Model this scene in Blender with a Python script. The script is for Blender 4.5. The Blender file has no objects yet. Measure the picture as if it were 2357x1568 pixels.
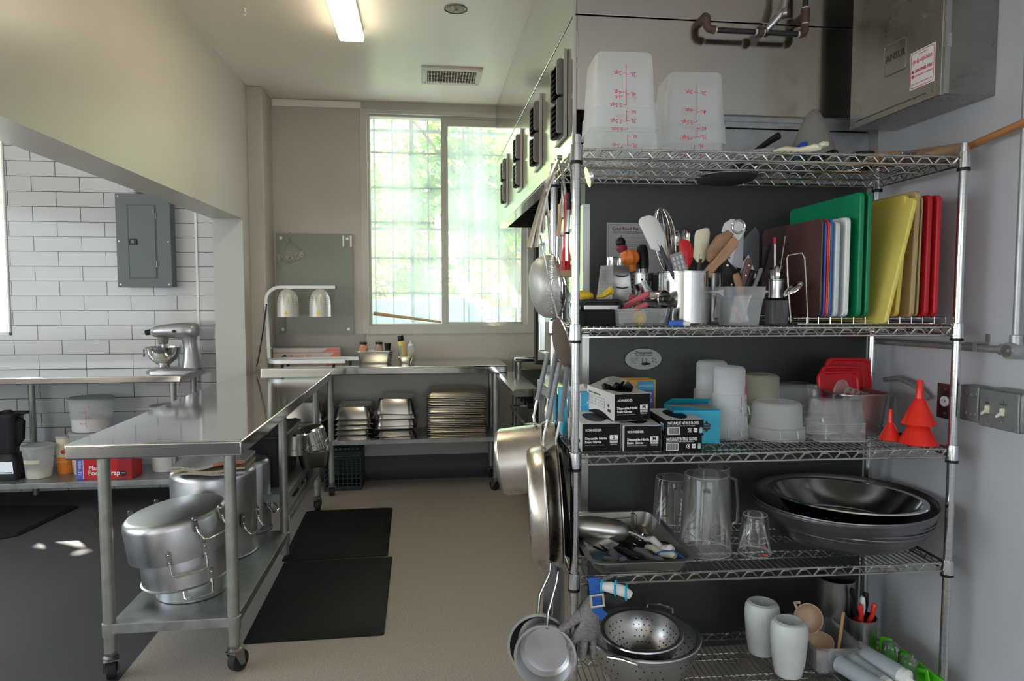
import bpy, bmesh, math, random
from mathutils import Vector, Matrix

random.seed(7)
sc = bpy.context.scene
col = sc.collection
R = math.radians
PI = math.pi

# ---------------------------------------------------------------- camera, world, lights, exposure
cam_d = bpy.data.cameras.new('camera')
cam_d.lens = 24.0
cam_d.sensor_width = 36.0
cam_d.clip_start = 0.05
cam = bpy.data.objects.new('camera', cam_d)
cam.location = (0.0, 0.0, 1.36)
cam.rotation_euler = (R(90 - 3.6), 0, R(-7.05))
col.objects.link(cam)
sc.camera = cam

w = bpy.data.worlds.new('sky')
sc.world = w
w.use_nodes = True
wn = w.node_tree
wn.nodes.clear()
wo = wn.nodes.new('ShaderNodeOutputWorld')
wb = wn.nodes.new('ShaderNodeBackground')
wt = wn.nodes.new('ShaderNodeTexCoord')
ws = wn.nodes.new('ShaderNodeSeparateXYZ')
wr = wn.nodes.new('ShaderNodeValToRGB')
wr.color_ramp.elements[0].position = 0.0
wr.color_ramp.elements[0].color = (0.88, 0.95, 1.0, 1)
wr.color_ramp.elements[1].position = 0.8
wr.color_ramp.elements[1].color = (0.62, 0.80, 1.0, 1)
wn.links.new(wt.outputs['Generated'], ws.inputs[0])
wn.links.new(ws.outputs['Z'], wr.inputs[0])
wn.links.new(wr.outputs[0], wb.inputs[0])
wq = wn.nodes.new('ShaderNodeMapRange')      # the sky is brighter on the side of the sun
wq.inputs['From Min'].default_value = -1.0
wq.inputs['From Max'].default_value = 1.0
wq.inputs['To Min'].default_value = 4.6
wq.inputs['To Max'].default_value = 13.0
wn.links.new(ws.outputs['Y'], wq.inputs[0])
wn.links.new(wq.outputs[0], wb.inputs[1])
wn.links.new(wb.outputs[0], wo.inputs[0])

sun_d = bpy.data.lights.new('sun', 'SUN')
sun_d.energy = 80.0
sun_d.angle = R(0.6)
sun_d.color = (1.0, 0.95, 0.84)
sun = bpy.data.objects.new('sun', sun_d)
sun.rotation_euler = Vector((-0.55, 0.65, 1.0)).to_track_quat('Z', 'Y').to_euler()
col.objects.link(sun)

def portal(loc, rot, sx, sy):
    d = bpy.data.lights.new('window_portal', 'AREA')
    d.shape = 'RECTANGLE'
    d.size = sx
    d.size_y = sy
    d.cycles.is_portal = True
    o = bpy.data.objects.new('window_portal', d)
    o.location = loc
    o.rotation_euler = rot
    col.objects.link(o)
    return o

portal((0.17, 5.36, 1.92), (R(-90), 0, 0), 1.3, 1.6)             # back window
portal((-3.6, 5.30, 1.77), (R(-90), 0, 0), 1.5, 1.35)            # left room, far window
portal((-4.62, 0.3, 1.60), (0, R(-90), 0), 1.6, 6.0)             # left room, side windows
portal((0.15, -3.12, 1.25), (R(90), 0, 0), 2.7, 1.6)             # windows behind the camera

sc.view_settings.view_transform = 'Standard'
sc.view_settings.look = 'None'
sc.view_settings.exposure = -0.18
sc.view_settings.gamma = 1.0
sc.view_settings.use_curve_mapping = False
sc.cycles.use_denoising = True
sc.cycles.max_bounces = 8
sc.cycles.diffuse_bounces = 5
sc.cycles.glossy_bounces = 5
sc.cycles.transmission_bounces = 6
sc.cycles.transparent_max_bounces = 24
sc.cycles.caustics_reflective = True
sc.cycles.caustics_refractive = False
sc.cycles.sample_clamp_indirect = 6.0
sc.cycles.blur_glossy = 1.0

# ---------------------------------------------------------------- materials
MATS = {}
def mat(name, c, rough=0.5, metal=0.0, var=0.0, vscale=6.0, stretch=(1, 1, 1), bump=0.0, bscale=60.0, spec=0.5,
        alpha=1.0, emis=None, estr=0.0, rvar=0.0, coat=0.0, trans=0.0, c2=None, aniso=0.0, sss=0.0):
    if name in MATS:
        return MATS[name]
    m = bpy.data.materials.new(name)
    m.use_nodes = True
    nt = m.node_tree
    b = nt.nodes['Principled BSDF']
    b.inputs['Base Color'].default_value = (*c, 1)
    b.inputs['Roughness'].default_value = rough
    b.inputs['Metallic'].default_value = metal
    b.inputs['Specular IOR Level'].default_value = spec
    b.inputs['Alpha'].default_value = alpha
    b.inputs['Coat Weight'].default_value = coat
    b.inputs['Transmission Weight'].default_value = trans
    b.inputs['Anisotropic'].default_value = aniso
    if sss:
        b.inputs['Subsurface Weight'].default_value = sss
        b.inputs['Subsurface Radius'].default_value = (0.01, 0.01, 0.01)
    if emis:
        b.inputs['Emission Color'].default_value = (*emis, 1)
        b.inputs['Emission Strength'].default_value = estr
    if var or bump or rvar:
        tc = nt.nodes.new('ShaderNodeTexCoord')
        mp = nt.nodes.new('ShaderNodeMapping')
        mp.inputs['Scale'].default_value = stretch
        nt.links.new(tc.outputs['Object'], mp.inputs[0])
    if var or rvar:
        nz = nt.nodes.new('ShaderNodeTexNoise')
        nz.inputs['Scale'].default_value = vscale
        nz.inputs['Detail'].default_value = 6
        nz.inputs['Roughness'].default_value = 0.62
        nt.links.new(mp.outputs[0], nz.inputs['Vector'])
    if var:
        rp = nt.nodes.new('ShaderNodeValToRGB')
        rp.color_ramp.elements[0].position = 0.3
        rp.color_ramp.elements[1].position = 0.7
        lo = c2 if c2 else tuple(x * (1 - var) for x in c)
        hi = c if c2 else tuple(min(1, x * (1 + var)) for x in c)
        rp.color_ramp.elements[0].color = (*lo, 1)
        rp.color_ramp.elements[1].color = (*hi, 1)
        nt.links.new(nz.outputs['Fac'], rp.inputs[0])
        nt.links.new(rp.outputs[0], b.inputs['Base Color'])
    if rvar:
        mr = nt.nodes.new('ShaderNodeMapRange')
        mr.inputs['From Min'].default_value = 0.3
        mr.inputs['From Max'].default_value = 0.7
        mr.inputs['To Min'].default_value = max(0.02, rough - rvar)
        mr.inputs['To Max'].default_value = rough + rvar
        nt.links.new(nz.outputs['Fac'], mr.inputs[0])
        nt.links.new(mr.outputs[0], b.inputs['Roughness'])
    if bump:
        n2 = nt.nodes.new('ShaderNodeTexNoise')
        n2.inputs['Scale'].default_value = bscale
        n2.inputs['Detail'].default_value = 4
        nt.links.new(mp.outputs[0], n2.inputs['Vector'])
        bp = nt.nodes.new('ShaderNodeBump')
        bp.inputs['Strength'].default_value = bump
        bp.inputs['Distance'].default_value = 0.01
        nt.links.new(n2.outputs['Fac'], bp.inputs['Height'])
        nt.links.new(bp.outputs[0], b.inputs['Normal'])
    MATS[name] = m
    return m

def thin_clear(name, tint=(0.9, 0.92, 0.92), body=0.06, edge=0.55, rough=0.08):
    """thin clear plastic or glass: passes light, shines, grows denser where seen edge-on"""
    if name in MATS:
        return MATS[name]
    m = bpy.data.materials.new(name)
    m.use_nodes = True
    nt = m.node_tree
    nt.nodes.clear()
    out = nt.nodes.new('ShaderNodeOutputMaterial')
    tr = nt.nodes.new('ShaderNodeBsdfTransparent')
    tr.inputs[0].default_value = (0.96, 0.97, 0.97, 1)
    df = nt.nodes.new('ShaderNodeBsdfDiffuse')
    df.inputs[0].default_value = (*tint, 1)
    gl = nt.nodes.new('ShaderNodeBsdfGlossy')
    gl.inputs['Roughness'].default_value = rough
    gl.inputs[0].default_value = (1, 1, 1, 1)
    lw = nt.nodes.new('ShaderNodeLayerWeight')
    lw.inputs[0].default_value = 0.35
    pw = nt.nodes.new('ShaderNodeMath')
    pw.operation = 'POWER'
    pw.inputs[1].default_value = 2.2
    mr = nt.nodes.new('ShaderNodeMapRange')
    mr.inputs['To Min'].default_value = body
    mr.inputs['To Max'].default_value = edge
    nt.links.new(lw.outputs['Facing'], pw.inputs[0])
    nt.links.new(pw.outputs[0], mr.inputs[0])
    m1 = nt.nodes.new('ShaderNodeMixShader')
    nt.links.new(mr.outputs[0], m1.inputs[0])
    nt.links.new(tr.outputs[0], m1.inputs[1])
    nt.links.new(df.outputs[0], m1.inputs[2])
    fr = nt.nodes.new('ShaderNodeFresnel')
    fr.inputs[0].default_value = 1.5
    m2 = nt.nodes.new('ShaderNodeMixShader')
    nt.links.new(fr.outputs[0], m2.inputs[0])
    nt.links.new(m1.outputs[0], m2.inputs[1])
    nt.links.new(gl.outputs[0], m2.inputs[2])
    nt.links.new(m2.outputs[0], out.inputs[0])
    MATS[name] = m
    return m

def frosted(name, c=(0.82, 0.86, 0.88), alpha=0.72, rough=0.35):
    """milky polypropylene: diffuse + translucent, partly see-through"""
    if name in MATS:
        return MATS[name]
    m = bpy.data.materials.new(name)
    m.use_nodes = True
    nt = m.node_tree
    nt.nodes.clear()
    out = nt.nodes.new('ShaderNodeOutputMaterial')
    pb = nt.nodes.new('ShaderNodeBsdfPrincipled')
    pb.inputs['Base Color'].default_value = (*c, 1)
    pb.inputs['Roughness'].default_value = rough
    tl = nt.nodes.new('ShaderNodeBsdfTranslucent')
    tl.inputs[0].default_value = (*c, 1)
    m0 = nt.nodes.new('ShaderNodeMixShader')
    m0.inputs[0].default_value = 0.4
    nt.links.new(pb.outputs[0], m0.inputs[1])
    nt.links.new(tl.outputs[0], m0.inputs[2])
    tr = nt.nodes.new('ShaderNodeBsdfTransparent')
    m1 = nt.nodes.new('ShaderNodeMixShader')
    m1.inputs[0].default_value = alpha
    nt.links.new(tr.outputs[0], m1.inputs[1])
    nt.links.new(m0.outputs[0], m1.inputs[2])
    nt.links.new(m1.outputs[0], out.inputs[0])
    MATS[name] = m
    return m

# ---------------------------------------------------------------- mesh builder
def rrect(w, d, r, n=5, cx=0.0, cy=0.0):
    r = min(r, w / 2 - 1e-4, d / 2 - 1e-4)
    pts = []
    for (sx, sy, a0) in ((1, 1, 0), (-1, 1, 90), (-1, -1, 180), (1, -1, 270)):
        ox, oy = sx * (w / 2 - r), sy * (d / 2 - r)
        for k in range(n + 1):
            a = R(a0 + 90 * k / n)
            pts.append((cx + ox + r * math.cos(a), cy + oy + r * math.sin(a)))
    return pts

def circ(r, n=24, cx=0, cy=0):
    return [(cx + r * math.cos(2 * PI * k / n), cy + r * math.sin(2 * PI * k / n)) for k in range(n)]

class MB:
    def __init__(s, m=None):
        s.v = []
        s.f = []
        s.mi = []
        s.m = m
        s.cur = 0
        s.st = []
    def add(s, vs, fs, m=None):
        o = len(s.v)
        s.st.append((o, len(s.f)))
        for p in vs:
            p = Vector(p)
            if m is not None:
                p = m @ p
            if s.m is not None:
                p = s.m @ p
            s.v.append(p[:])
        for f in fs:
            s.f.append(tuple(i + o for i in f))
            s.mi.append(s.cur)
        return s
    def box(s, x0, x1, y0, y1, z0, z1, m=None):
        return s.add([(x0, y0, z0), (x1, y0, z0), (x1, y1, z0), (x0, y1, z0), (x0, y0, z1), (x1, y0, z1), (x1, y1, z1), (x0, y1, z1)],
                     [(0, 3, 2, 1), (4, 5, 6, 7), (0, 1, 5, 4), (1, 2, 6, 5), (2, 3, 7, 6), (3, 0, 4, 7)], m)
    def cbox(s, c, d, m=None):
        return s.box(c[0] - d[0] / 2, c[0] + d[0] / 2, c[1] - d[1] / 2, c[1] + d[1] / 2, c[2] - d[2] / 2, c[2] + d[2] / 2, m)
    def quad(s, a, b, c, d, m=None):
        return s.add([a, b, c, d], [(0, 1, 2, 3)], m)
    def loft(s, rings, cap0=True, cap1=True, m=None, closed=True):
        n = len(rings[0])
        vs = [p for r in rings for p in r]
        fs = []
        for k in range(len(rings) - 1):
            for i in range(n if closed else n - 1):
                j = (i + 1) % n
                fs.append((k * n + i, k * n + j, (k + 1) * n + j, (k + 1) * n + i))
        if cap0:
            fs.append(tuple(reversed(range(n))))
        if cap1:
            fs.append(tuple((len(rings) - 1) * n + i for i in range(n)))
        return s.add(vs, fs, m)
    def prism(s, out, z0, z1, m=None):
        return s.loft([[(x, y, z0) for x, y in out], [(x, y, z1) for x, y in out]], m=m)
    def lathe(s, prof, n=28, m=None, cap0=False, cap1=False, a0=0, a1=360):
        full = (a1 - a0) >= 360
        k = n if full else n + 1
        rings = []
        for (r, z) in prof:
            r = max(r, 1e-5)
            rings.append([(r * math.cos(R(a0 + (a1 - a0) * i / n)), r * math.sin(R(a0 + (a1 - a0) * i / n)), z) for i in range(k)])
        return s.loft(rings, cap0, cap1, m, closed=full)
    def cyl(s, p0, p1, r0, r1=None, n=14, caps=True):
        p0 = Vector(p0)
        p1 = Vector(p1)
        r1 = r0 if r1 is None else r1
        d = p1 - p0
        L = d.length
        q = d.to_track_quat('Z', 'Y').to_matrix().to_4x4()
        mm = Matrix.Translation(p0) @ q
        return s.lathe([(r0, 0), (r1, L)], n, mm, caps, caps)
    def tube(s, pts, r, n=6, closed=False, caps=True, flat=1.0):
        P = [Vector(p) for p in pts]
        m_ = len(P)
        rings = []
        t0 = None
        ref = None
        for i in range(m_):
            if closed:
                t = (P[(i + 1) % m_] - P[i - 1]).normalized()
            elif i == 0:
                t = (P[1] - P[0]).normalized()
            elif i == m_ - 1:
                t = (P[-1] - P[-2]).normalized()
            else:
                t = ((P[i + 1] - P[i]).normalized() + (P[i] - P[i - 1]).normalized())
                t = t.normalized() if t.length > 1e-6 else (P[i + 1] - P[i]).normalized()
            if ref is None:
                up = Vector((0, 0, 1)) if abs(t.z) < 0.9 else Vector((1, 0, 0))
                ref = (up - t * up.dot(t)).normalized()
            else:
                ref = (ref - t * ref.dot(t))
                ref = ref.normalized() if ref.length > 1e-6 else Vector((1, 0, 0))
            bn = t.cross(ref)
            rr = r[i] if isinstance(r, (list, tuple)) else r
            rings.append([P[i] + (ref * math.cos(2 * PI * k / n) * flat + bn * math.sin(2 * PI * k / n)) * rr for k in range(n)])
        if closed:
            rings.append(rings[0])
            return s.loft(rings, False, False)
        return s.loft(rings, caps, caps)
    def ball(s, c, r, n=14, sz=1.0, sx=1.0, sy=1.0):
        prof = [(r * math.sin(PI * k / 10), -r * math.cos(PI * k / 10) * sz) for k in range(11)]
        return s.lathe(prof, n, Matrix.Translation(Vector(c)) @ Matrix.Diagonal((sx, sy, 1, 1)))
    def pan(s, w, d, h, r=0.03, draft=0.01, fl=0.012, t=0.0016, m=None, z0=0.0, fh=0.003, nr=5, br=0.01):
        """open vessel with flared flange, real wall thickness"""
        wb_, db_ = w - 2 * draft, d - 2 * draft
        def ring(ww, dd, rr, z):
            return [(x, y, z) for x, y in rrect(ww, dd, rr, nr)]
        rings = [ring(wb_ - 2 * br, db_ - 2 * br, max(r - br, 0.004), z0), ring(wb_, db_, r, z0 + br), ring(w, d, r, z0 + h - fh)]
        if fl > 0:
            rings += [ring(w + 2 * fl, d + 2 * fl, r + fl, z0 + h - fh), ring(w + 2 * fl, d + 2 * fl, r + fl, z0 + h)]
        rings += [ring(w - 2 * t, d - 2 * t, r - t, z0 + h), ring(wb_ - 2 * t, db_ - 2 * t, r - t, z0 + br),
                  ring(wb_ - 2 * br, db_ - 2 * br, max(r - br, 0.004), z0 + t)]
        return s.loft(rings, True, True, m)
    def mesh(s, name):
        me = bpy.data.meshes.new(name)
        me.from_pydata(s.v, [], s.f)
        if any(s.mi):
            me.polygons.foreach_set('material_index', s.mi)
        return me

def build(name, mb, material, parent=None, smooth=35, bevel=0.0, bseg=2, loc=None, rot=None, fix=True):
    me = mb.mesh(name)
    mats = material if isinstance(material, (list, tuple)) else [material]
    for q in mats:
        me.materials.append(q)
    if fix:
        bm = bmesh.new()
        bm.from_mesh(me)
        bmesh.ops.recalc_face_normals(bm, faces=bm.faces)
        bm.to_mesh(me)
        bm.free()
    if smooth:
        me.polygons.foreach_set('use_smooth', [True] * len(me.polygons))
        me.set_sharp_from_angle(angle=R(smooth))
    o = bpy.data.objects.new(name, me)
    col.objects.link(o)
    if parent is not None:
        o.parent = parent
    if loc is not None:
        o.location = loc
    if rot is not None:
        o.rotation_euler = rot
    if bevel:
        b = o.modifiers.new('edge', 'BEVEL')
        b.width = bevel
        b.segments = bseg
        b.limit_method = 'ANGLE'
        b.angle_limit = R(40)
    return o

def build_each(name, mb, material, parent, **k):
    """every shape added to mb becomes a part of its own"""
    st = mb.st + [(len(mb.v), len(mb.f))]
    out = []
    for (v0, f0), (v1, f1) in zip(st, st[1:]):
        q = MB()
        q.v = mb.v[v0:v1]
        q.f = [tuple(i - v0 for i in f) for f in mb.f[f0:f1]]
        q.mi = mb.mi[f0:f1]
        out.append(build(name, q, material, parent, **k))
    return out

def tag(o, label=None, cat=None, group=None, kind=None):
    if label:
        o['label'] = label
    if cat:
        o['category'] = cat
    if group:
        o['group'] = group
    if kind:
        o['kind'] = kind
    return o

def thing(name, label, cat, loc=(0, 0, 0), rz=0.0, group=None, rot=None):
    o = bpy.data.objects.new(name, None)
    o.empty_display_size = 0.05
    col.objects.link(o)
    o.location = loc
    o.rotation_euler = rot if rot is not None else (0, 0, rz)
    return tag(o, label, cat, group)

def solo(name, label, cat, mb, material, loc=(0, 0, 0), rz=0.0, group=None, rot=None, **k):
    o = build(name, mb, material, **k)
    o.location = loc
    o.rotation_euler = rot if rot is not None else (0, 0, rz)
    return tag(o, label, cat, group)

def struct(name, mb, material, **k):
    return tag(build(name, mb, material, **k), kind='structure')

def dup(root, loc=None, rot=None, label=None, group=None, scale=None):
    r = root.copy()
    col.objects.link(r)
    if loc is not None:
        r.location = loc
    if rot is not None:
        r.rotation_euler = rot
    if scale is not None:
        r.scale = scale
    if label:
        r['label'] = label
    if group:
        r['group'] = group
    for ch in [c for c in root.children]:
        c = ch.copy()
        col.objects.link(c)
        c.parent = r
        for g in [x for x in ch.children]:
            d = g.copy()
            col.objects.link(d)
            d.parent = c
    return r

def text(parent, s, size, loc, rot, material, name='lettering', align='LEFT', sx=1.0, bold=0.0, shear=0.0, ext=0.0002, space=1.0, wire=0.0):
    c = bpy.data.curves.new(name, 'FONT')
    c.body = s
    c.size = size
    c.align_x = align
    c.align_y = 'CENTER'
    c.resolution_u = 2
    c.extrude = ext
    c.offset = bold
    c.shear = shear
    c.space_character = space
    c.bevel_depth = wire
    c.bevel_resolution = 1
    if wire:
        c.fill_mode = 'NONE'
        c.extrude = 0
    tmp = bpy.data.objects.new(name, c)
    col.objects.link(tmp)
    dg = bpy.context.evaluated_depsgraph_get()
    me = bpy.data.meshes.new_from_object(tmp.evaluated_get(dg))
    bpy.data.objects.remove(tmp)
    if not me.materials:
        me.materials.append(material)
    o = bpy.data.objects.new(name, me)
    col.objects.link(o)
    o.parent = parent
    o.location = loc
    o.rotation_euler = rot
    o.scale = (sx, 1, 1)
    return o

FRONT = (R(90), 0, 0)            # lettering on a face that looks towards -y
LEFTF = (R(90), 0, R(-90))       # lettering on a face that looks towards -x

# ---------------------------------------------------------------- shared materials
steel = mat('brushed_steel', (0.52, 0.52, 0.51), 0.28, 1.0, var=0.03, vscale=3)
steel_h = mat('brushed_steel_flat', (0.68, 0.68, 0.67), 0.085, 1.0, var=0.04, vscale=3, rvar=0.03, bump=0.008, bscale=4)
steel_hood = mat('hood_steel', (0.58, 0.56, 0.52), 0.17, 1.0, var=0.05, vscale=3, rvar=0.05, bump=0.03, bscale=2.5)
steel_dark = mat('dull_steel', (0.34, 0.33, 0.32), 0.34, 1.0, var=0.12, vscale=5, rvar=0.08)
steel_bright = mat('polished_steel', (0.66, 0.66, 0.65), 0.14, 1.0)
chrome = mat('chrome_wire', (0.50, 0.49, 0.46), 0.2, 1.0)
post_chrome = mat('chrome_post', (0.66, 0.68, 0.70), 0.17, 1.0)
alum = mat('spun_aluminium', (0.50, 0.51, 0.52), 0.36, 1.0, var=0.07, vscale=9, rvar=0.07)
alum_worn = mat('stained_aluminium', (0.66, 0.65, 0.63), 0.28, 1.0, var=0.25, vscale=5, c2=(0.50, 0.44, 0.36), rvar=0.06)
galv = mat('galvanised_steel', (0.34, 0.36, 0.36), 0.42, 0.85, var=0.22, vscale=14, rvar=0.08)
galv_leg = mat('galvanised_leg', (0.36, 0.37, 0.34), 0.42, 0.8, var=0.18, vscale=12)
black_plastic = mat('black_plastic', (0.008, 0.008, 0.009), 0.4, spec=0.3)
black_rubber = mat('black_rubber', (0.012, 0.012, 0.012), 0.75)
dark_void = mat('grease_and_void_black', (0.006, 0.006, 0.006), 0.9, spec=0.1)  # near-black: hood grease, plus the dark of open recesses put into the colour
white_plastic = mat('white_plastic', (0.80, 0.80, 0.78), 0.4)
cream_plastic = mat('cream_plastic', (0.72, 0.68, 0.52), 0.42)
grey_rubber = mat('grey_sleeve', (0.20, 0.21, 0.22), 0.55)
wood = mat('pale_wood', (0.46, 0.27, 0.13), 0.55, var=0.25, vscale=8, stretch=(8, 1, 1))
wood_dark = mat('scorched_wood', (0.42, 0.24, 0.13), 0.55, var=0.5, vscale=6, c2=(0.10, 0.05, 0.03))
red_plastic = mat('red_plastic', (0.75, 0.035, 0.03), 0.35)
paper_white = mat('paper_white', (0.80, 0.80, 0.80), 0.6)
ink_black = mat('ink_black', (0.01, 0.01, 0.012), 0.5)
ink_white = mat('ink_white', (0.85, 0.85, 0.85), 0.5)
ink_red = mat('ink_red', (0.65, 0.02, 0.06), 0.5)
poly = frosted('milky_plastic', (0.90, 0.93, 0.94), 0.50)
poly_thin = frosted('milky_plastic_thin', alpha=0.42)
clear = thin_clear('clear_plastic', body=0.17, edge=0.6)
glass = thin_clear('clear_glass', body=0.03, edge=0.45, rough=0.03)
# ================================================================ the room shell
def tile_mat():
    m = bpy.data.materials.new('white_wall_tile')
    m.use_nodes = True
    nt = m.node_tree
    b = nt.nodes['Principled BSDF']
    b.inputs['Roughness'].default_value = 0.12
    tc = nt.nodes.new('ShaderNodeTexCoord')
    sp = nt.nodes.new('ShaderNodeSeparateXYZ')
    cb = nt.nodes.new('ShaderNodeCombineXYZ')
    ax = nt.nodes.new('ShaderNodeMath')
    ax.inputs[1].default_value = TILE_X
    az = nt.nodes.new('ShaderNodeMath')
    az.inputs[1].default_value = TILE_Z
    br = nt.nodes.new('ShaderNodeTexBrick')
    br.inputs['Scale'].default_value = 1.0
    br.inputs['Brick Width'].default_value = 0.3085
    br.inputs['Row Height'].default_value = 0.1022
    br.inputs['Mortar Size'].default_value = 0.0022
    br.inputs['Mortar Smooth'].default_value = 0.1
    br.inputs['Color1'].default_value = (0.56, 0.575, 0.58, 1)
    br.inputs['Color2'].default_value = (0.53, 0.545, 0.56, 1)
    br.inputs['Mortar'].default_value = (0.05, 0.05, 0.05, 1)
    br.offset = 0.5
    nt.links.new(tc.outputs['Object'], sp.inputs[0])
    nt.links.new(sp.outputs['X'], ax.inputs[0])
    nt.links.new(sp.outputs['Z'], az.inputs[0])
    nt.links.new(ax.outputs[0], cb.inputs[0])
    nt.links.new(az.outputs[0], cb.inputs[1])
    nt.links.new(cb.outputs[0], br.inputs['Vector'])
    nt.links.new(br.outputs['Color'], b.inputs['Base Color'])
    bp = nt.nodes.new('ShaderNodeBump')
    bp.inputs['Strength'].default_value = 0.5
    bp.inputs['Distance'].default_value = 0.002
    iv = nt.nodes.new('ShaderNodeMath')
    iv.operation = 'SUBTRACT'
    iv.inputs[0].default_value = 1.0
    nt.links.new(br.outputs['Fac'], iv.inputs[1])
    nt.links.new(iv.outputs[0], bp.inputs['Height'])
    nt.links.new(bp.outputs[0], b.inputs['Normal'])
    return m

TILE_X, TILE_Z = 10.09, 10.075
tile = tile_mat()
paint = mat('beige_gloss_paint', (0.49, 0.45, 0.395), 0.34, var=0.04, vscale=2.5, bump=0.035, bscale=45, rvar=0.05)
paint_c = mat("ceiling_paint", (0.84, 0.755, 0.67), 0.32, var=0.03, vscale=1.2, bump=0.03, bscale=9)
paint_g = mat('grey_wall_paint', (0.50, 0.51, 0.54), 0.36, var=0.05, vscale=3, bump=0.09, bscale=28)
paint_p = mat('pier_paint', (0.46, 0.475, 0.445), 0.4, bump=0.02, bscale=40)
trim_w = mat('window_trim_paint', (0.52, 0.51, 0.46), 0.4, bump=0.03, bscale=40)
floor_m = mat('speckled_vinyl_floor', (0.335, 0.295, 0.262), 0.7, spec=0.2, var=0.32, vscale=170, bump=0.05, bscale=220)
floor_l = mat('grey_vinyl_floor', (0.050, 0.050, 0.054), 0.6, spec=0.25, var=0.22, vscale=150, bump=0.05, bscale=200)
cove_m = mat('dark_cove_base', (0.06, 0.06, 0.062), 0.6, var=0.3, vscale=160)
panel_dark = mat("clad_steel", (0.095, 0.10, 0.095), 0.55, 1.0, var=0.05, vscale=2, stretch=(2, 2, 0.8), rvar=0.03)
galv_l = mat('spotted_galvanised', (0.42, 0.45, 0.47), 0.42, 0.7, var=0.12, vscale=20)

XR, YB, ZC = 1.70, 5.18, 2.79
struct('floor', MB().box(-1.10, 1.85, -3.1, 5.3, -0.1, 0.0), floor_m, smooth=0)
struct('floor_left', MB().box(-4.7, -1.10, -3.1, 5.3, -0.1, 0.0), floor_l, smooth=0)
struct('ceiling', MB().box(-4.8, 1.9, -3.3, 5.35, ZC, ZC + 0.12), paint_c, smooth=0)
struct('wall_right', MB().box(XR, XR + 0.12, -3.1, 5.3, 0, ZC), paint_g, smooth=0)
# back wall with the window opening
WX0, WX1, WZ0, WZ1 = -0.43, 0.755, 1.150, 2.705
mb = MB()
mb.box(-1.4, WX0, YB, YB + 0.16, 0, ZC)
mb.box(WX1, XR, YB, YB + 0.16, 0, ZC)
mb.box(WX0, WX1, YB, YB + 0.16, 0, WZ0)
mb.box(WX0, WX1, YB, YB + 0.16, WZ1, ZC)
struct('wall_back', mb, paint, smooth=0)
# header wall over the serving opening, pier and pilaster
mb = MB()
mb.box(-1.40, -1.205, 0.4, 4.72, 1.878, ZC)
struct('wall_left', mb, paint, smooth=0)
mb = MB()
mb.box(-1.395, -1.21, 4.72, 4.90, 0, 1.878)
struct('wall_pier', mb, paint_p, smooth=0)
mb = MB()
mb.box(-1.40, -1.205, 4.72, 4.90, 1.878, ZC)
mb.box(-1.213, -1.205, 4.7201, 4.90, 0, 1.878)
struct('wall_end', mb, paint, smooth=0)
struct('wall_pilaster', MB().box(-1.40, -1.105, 4.90, YB, 0, ZC), paint, smooth=0, bevel=0.008)
# tiled wall of the side room, with its window
mb = MB()
mb.box(-2.853, -1.60, 5.10, 5.25, 0, ZC)
mb.box(-4.6, -2.853, 5.10, 5.25, 0, 1.12)
mb.box(-4.6, -2.853, 5.10, 5.25, 2.44, ZC)
mb.box(-4.6, -4.35, 5.10, 5.25, 1.12, 2.44)
mb.box(-1.60, -1.39, 5.055, 5.25, 0, ZC)
struct('wall_tiled', mb, tile, smooth=0)
struct('trim_1', MB().box(-1.612, -1.597, 5.048, 5.10, 0.90, ZC), white_plastic, smooth=0)
# far left and rear walls with big window openings
mb = MB()
mb.box(-4.72, -4.60, -3.1, -2.7, 0, ZC)
mb.box(-4.72, -4.60, 3.3, 5.25, 0, ZC)
mb.box(-4.72, -4.60, -2.7, 3.3, 0, 0.8)
mb.box(-4.72, -4.60, -2.7, 3.3, 2.4, ZC)
struct('wall_far_left', mb, paint, smooth=0)
mb = MB()
mb.box(-4.7, -1.2, -3.22, -3.10, 0, ZC)
mb.box(1.5, 1.8, -3.22, -3.10, 0, ZC)
mb.box(-1.2, 1.5, -3.22, -3.10, 0, 0.45)
mb.box(-1.2, 1.5, -3.22, -3.10, 2.05, ZC)
struct('wall_rear', mb, paint, smooth=0)
# cove base under the back wall and ceiling cove strip
mb = MB()
prof = [(0, 0.165), (-0.012, 0.165), (-0.014, 0.075), (-0.03, 0.04), (-0.055, 0.016), (-0.09, 0.004), (-0.09, 0.0), (0, 0)]
mb.add([(-1.1, YB + a, z) for a, z in prof] + [(1.0, YB + a, z) for a, z in prof],
       [tuple(range(8)), tuple(range(15, 7, -1))] + [(i, (i + 1) % 8, 8 + (i + 1) % 8, 8 + i) for i in range(8)])
struct('baseboard_back', mb, cove_m)
struct('trim_2', MB().box(-1.1, -0.47, YB - 0.012, YB, ZC - 0.055, ZC - 0.005), paint_c, smooth=0, bevel=0.004)

# window of the back wall: casing, frame, two sashes, panes
mb = MB()
mb.box(WX0 - 0.05, WX0, YB - 0.018, YB, WZ0 - 0.06, WZ1 + 0.03)
mb.box(WX1, WX1 + 0.055, YB - 0.018, YB, WZ0 - 0.06, WZ1 + 0.03)
mb.box(WX0, WX1, YB - 0.018, YB, WZ0 - 0.062, WZ0)
mb.box(WX0, WX1, YB - 0.018, YB, WZ1, WZ1 + 0.03)
struct('trim_3', mb, trim_w, bevel=0.002)
pane_m = bpy.data.materials.new('veil_glare_glass')  # translucent layer puts the veil glare of the bright window into the panes
pane_m.use_nodes = True
nt = pane_m.node_tree
nt.nodes.clear()
o_ = nt.nodes.new('ShaderNodeOutputMaterial')
t_ = nt.nodes.new('ShaderNodeBsdfTransparent')
l_ = nt.nodes.new('ShaderNodeBsdfTranslucent')
l_.inputs[0].default_value = (0.9, 0.95, 0.95, 1)
x_ = nt.nodes.new('ShaderNodeMixShader')
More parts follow.
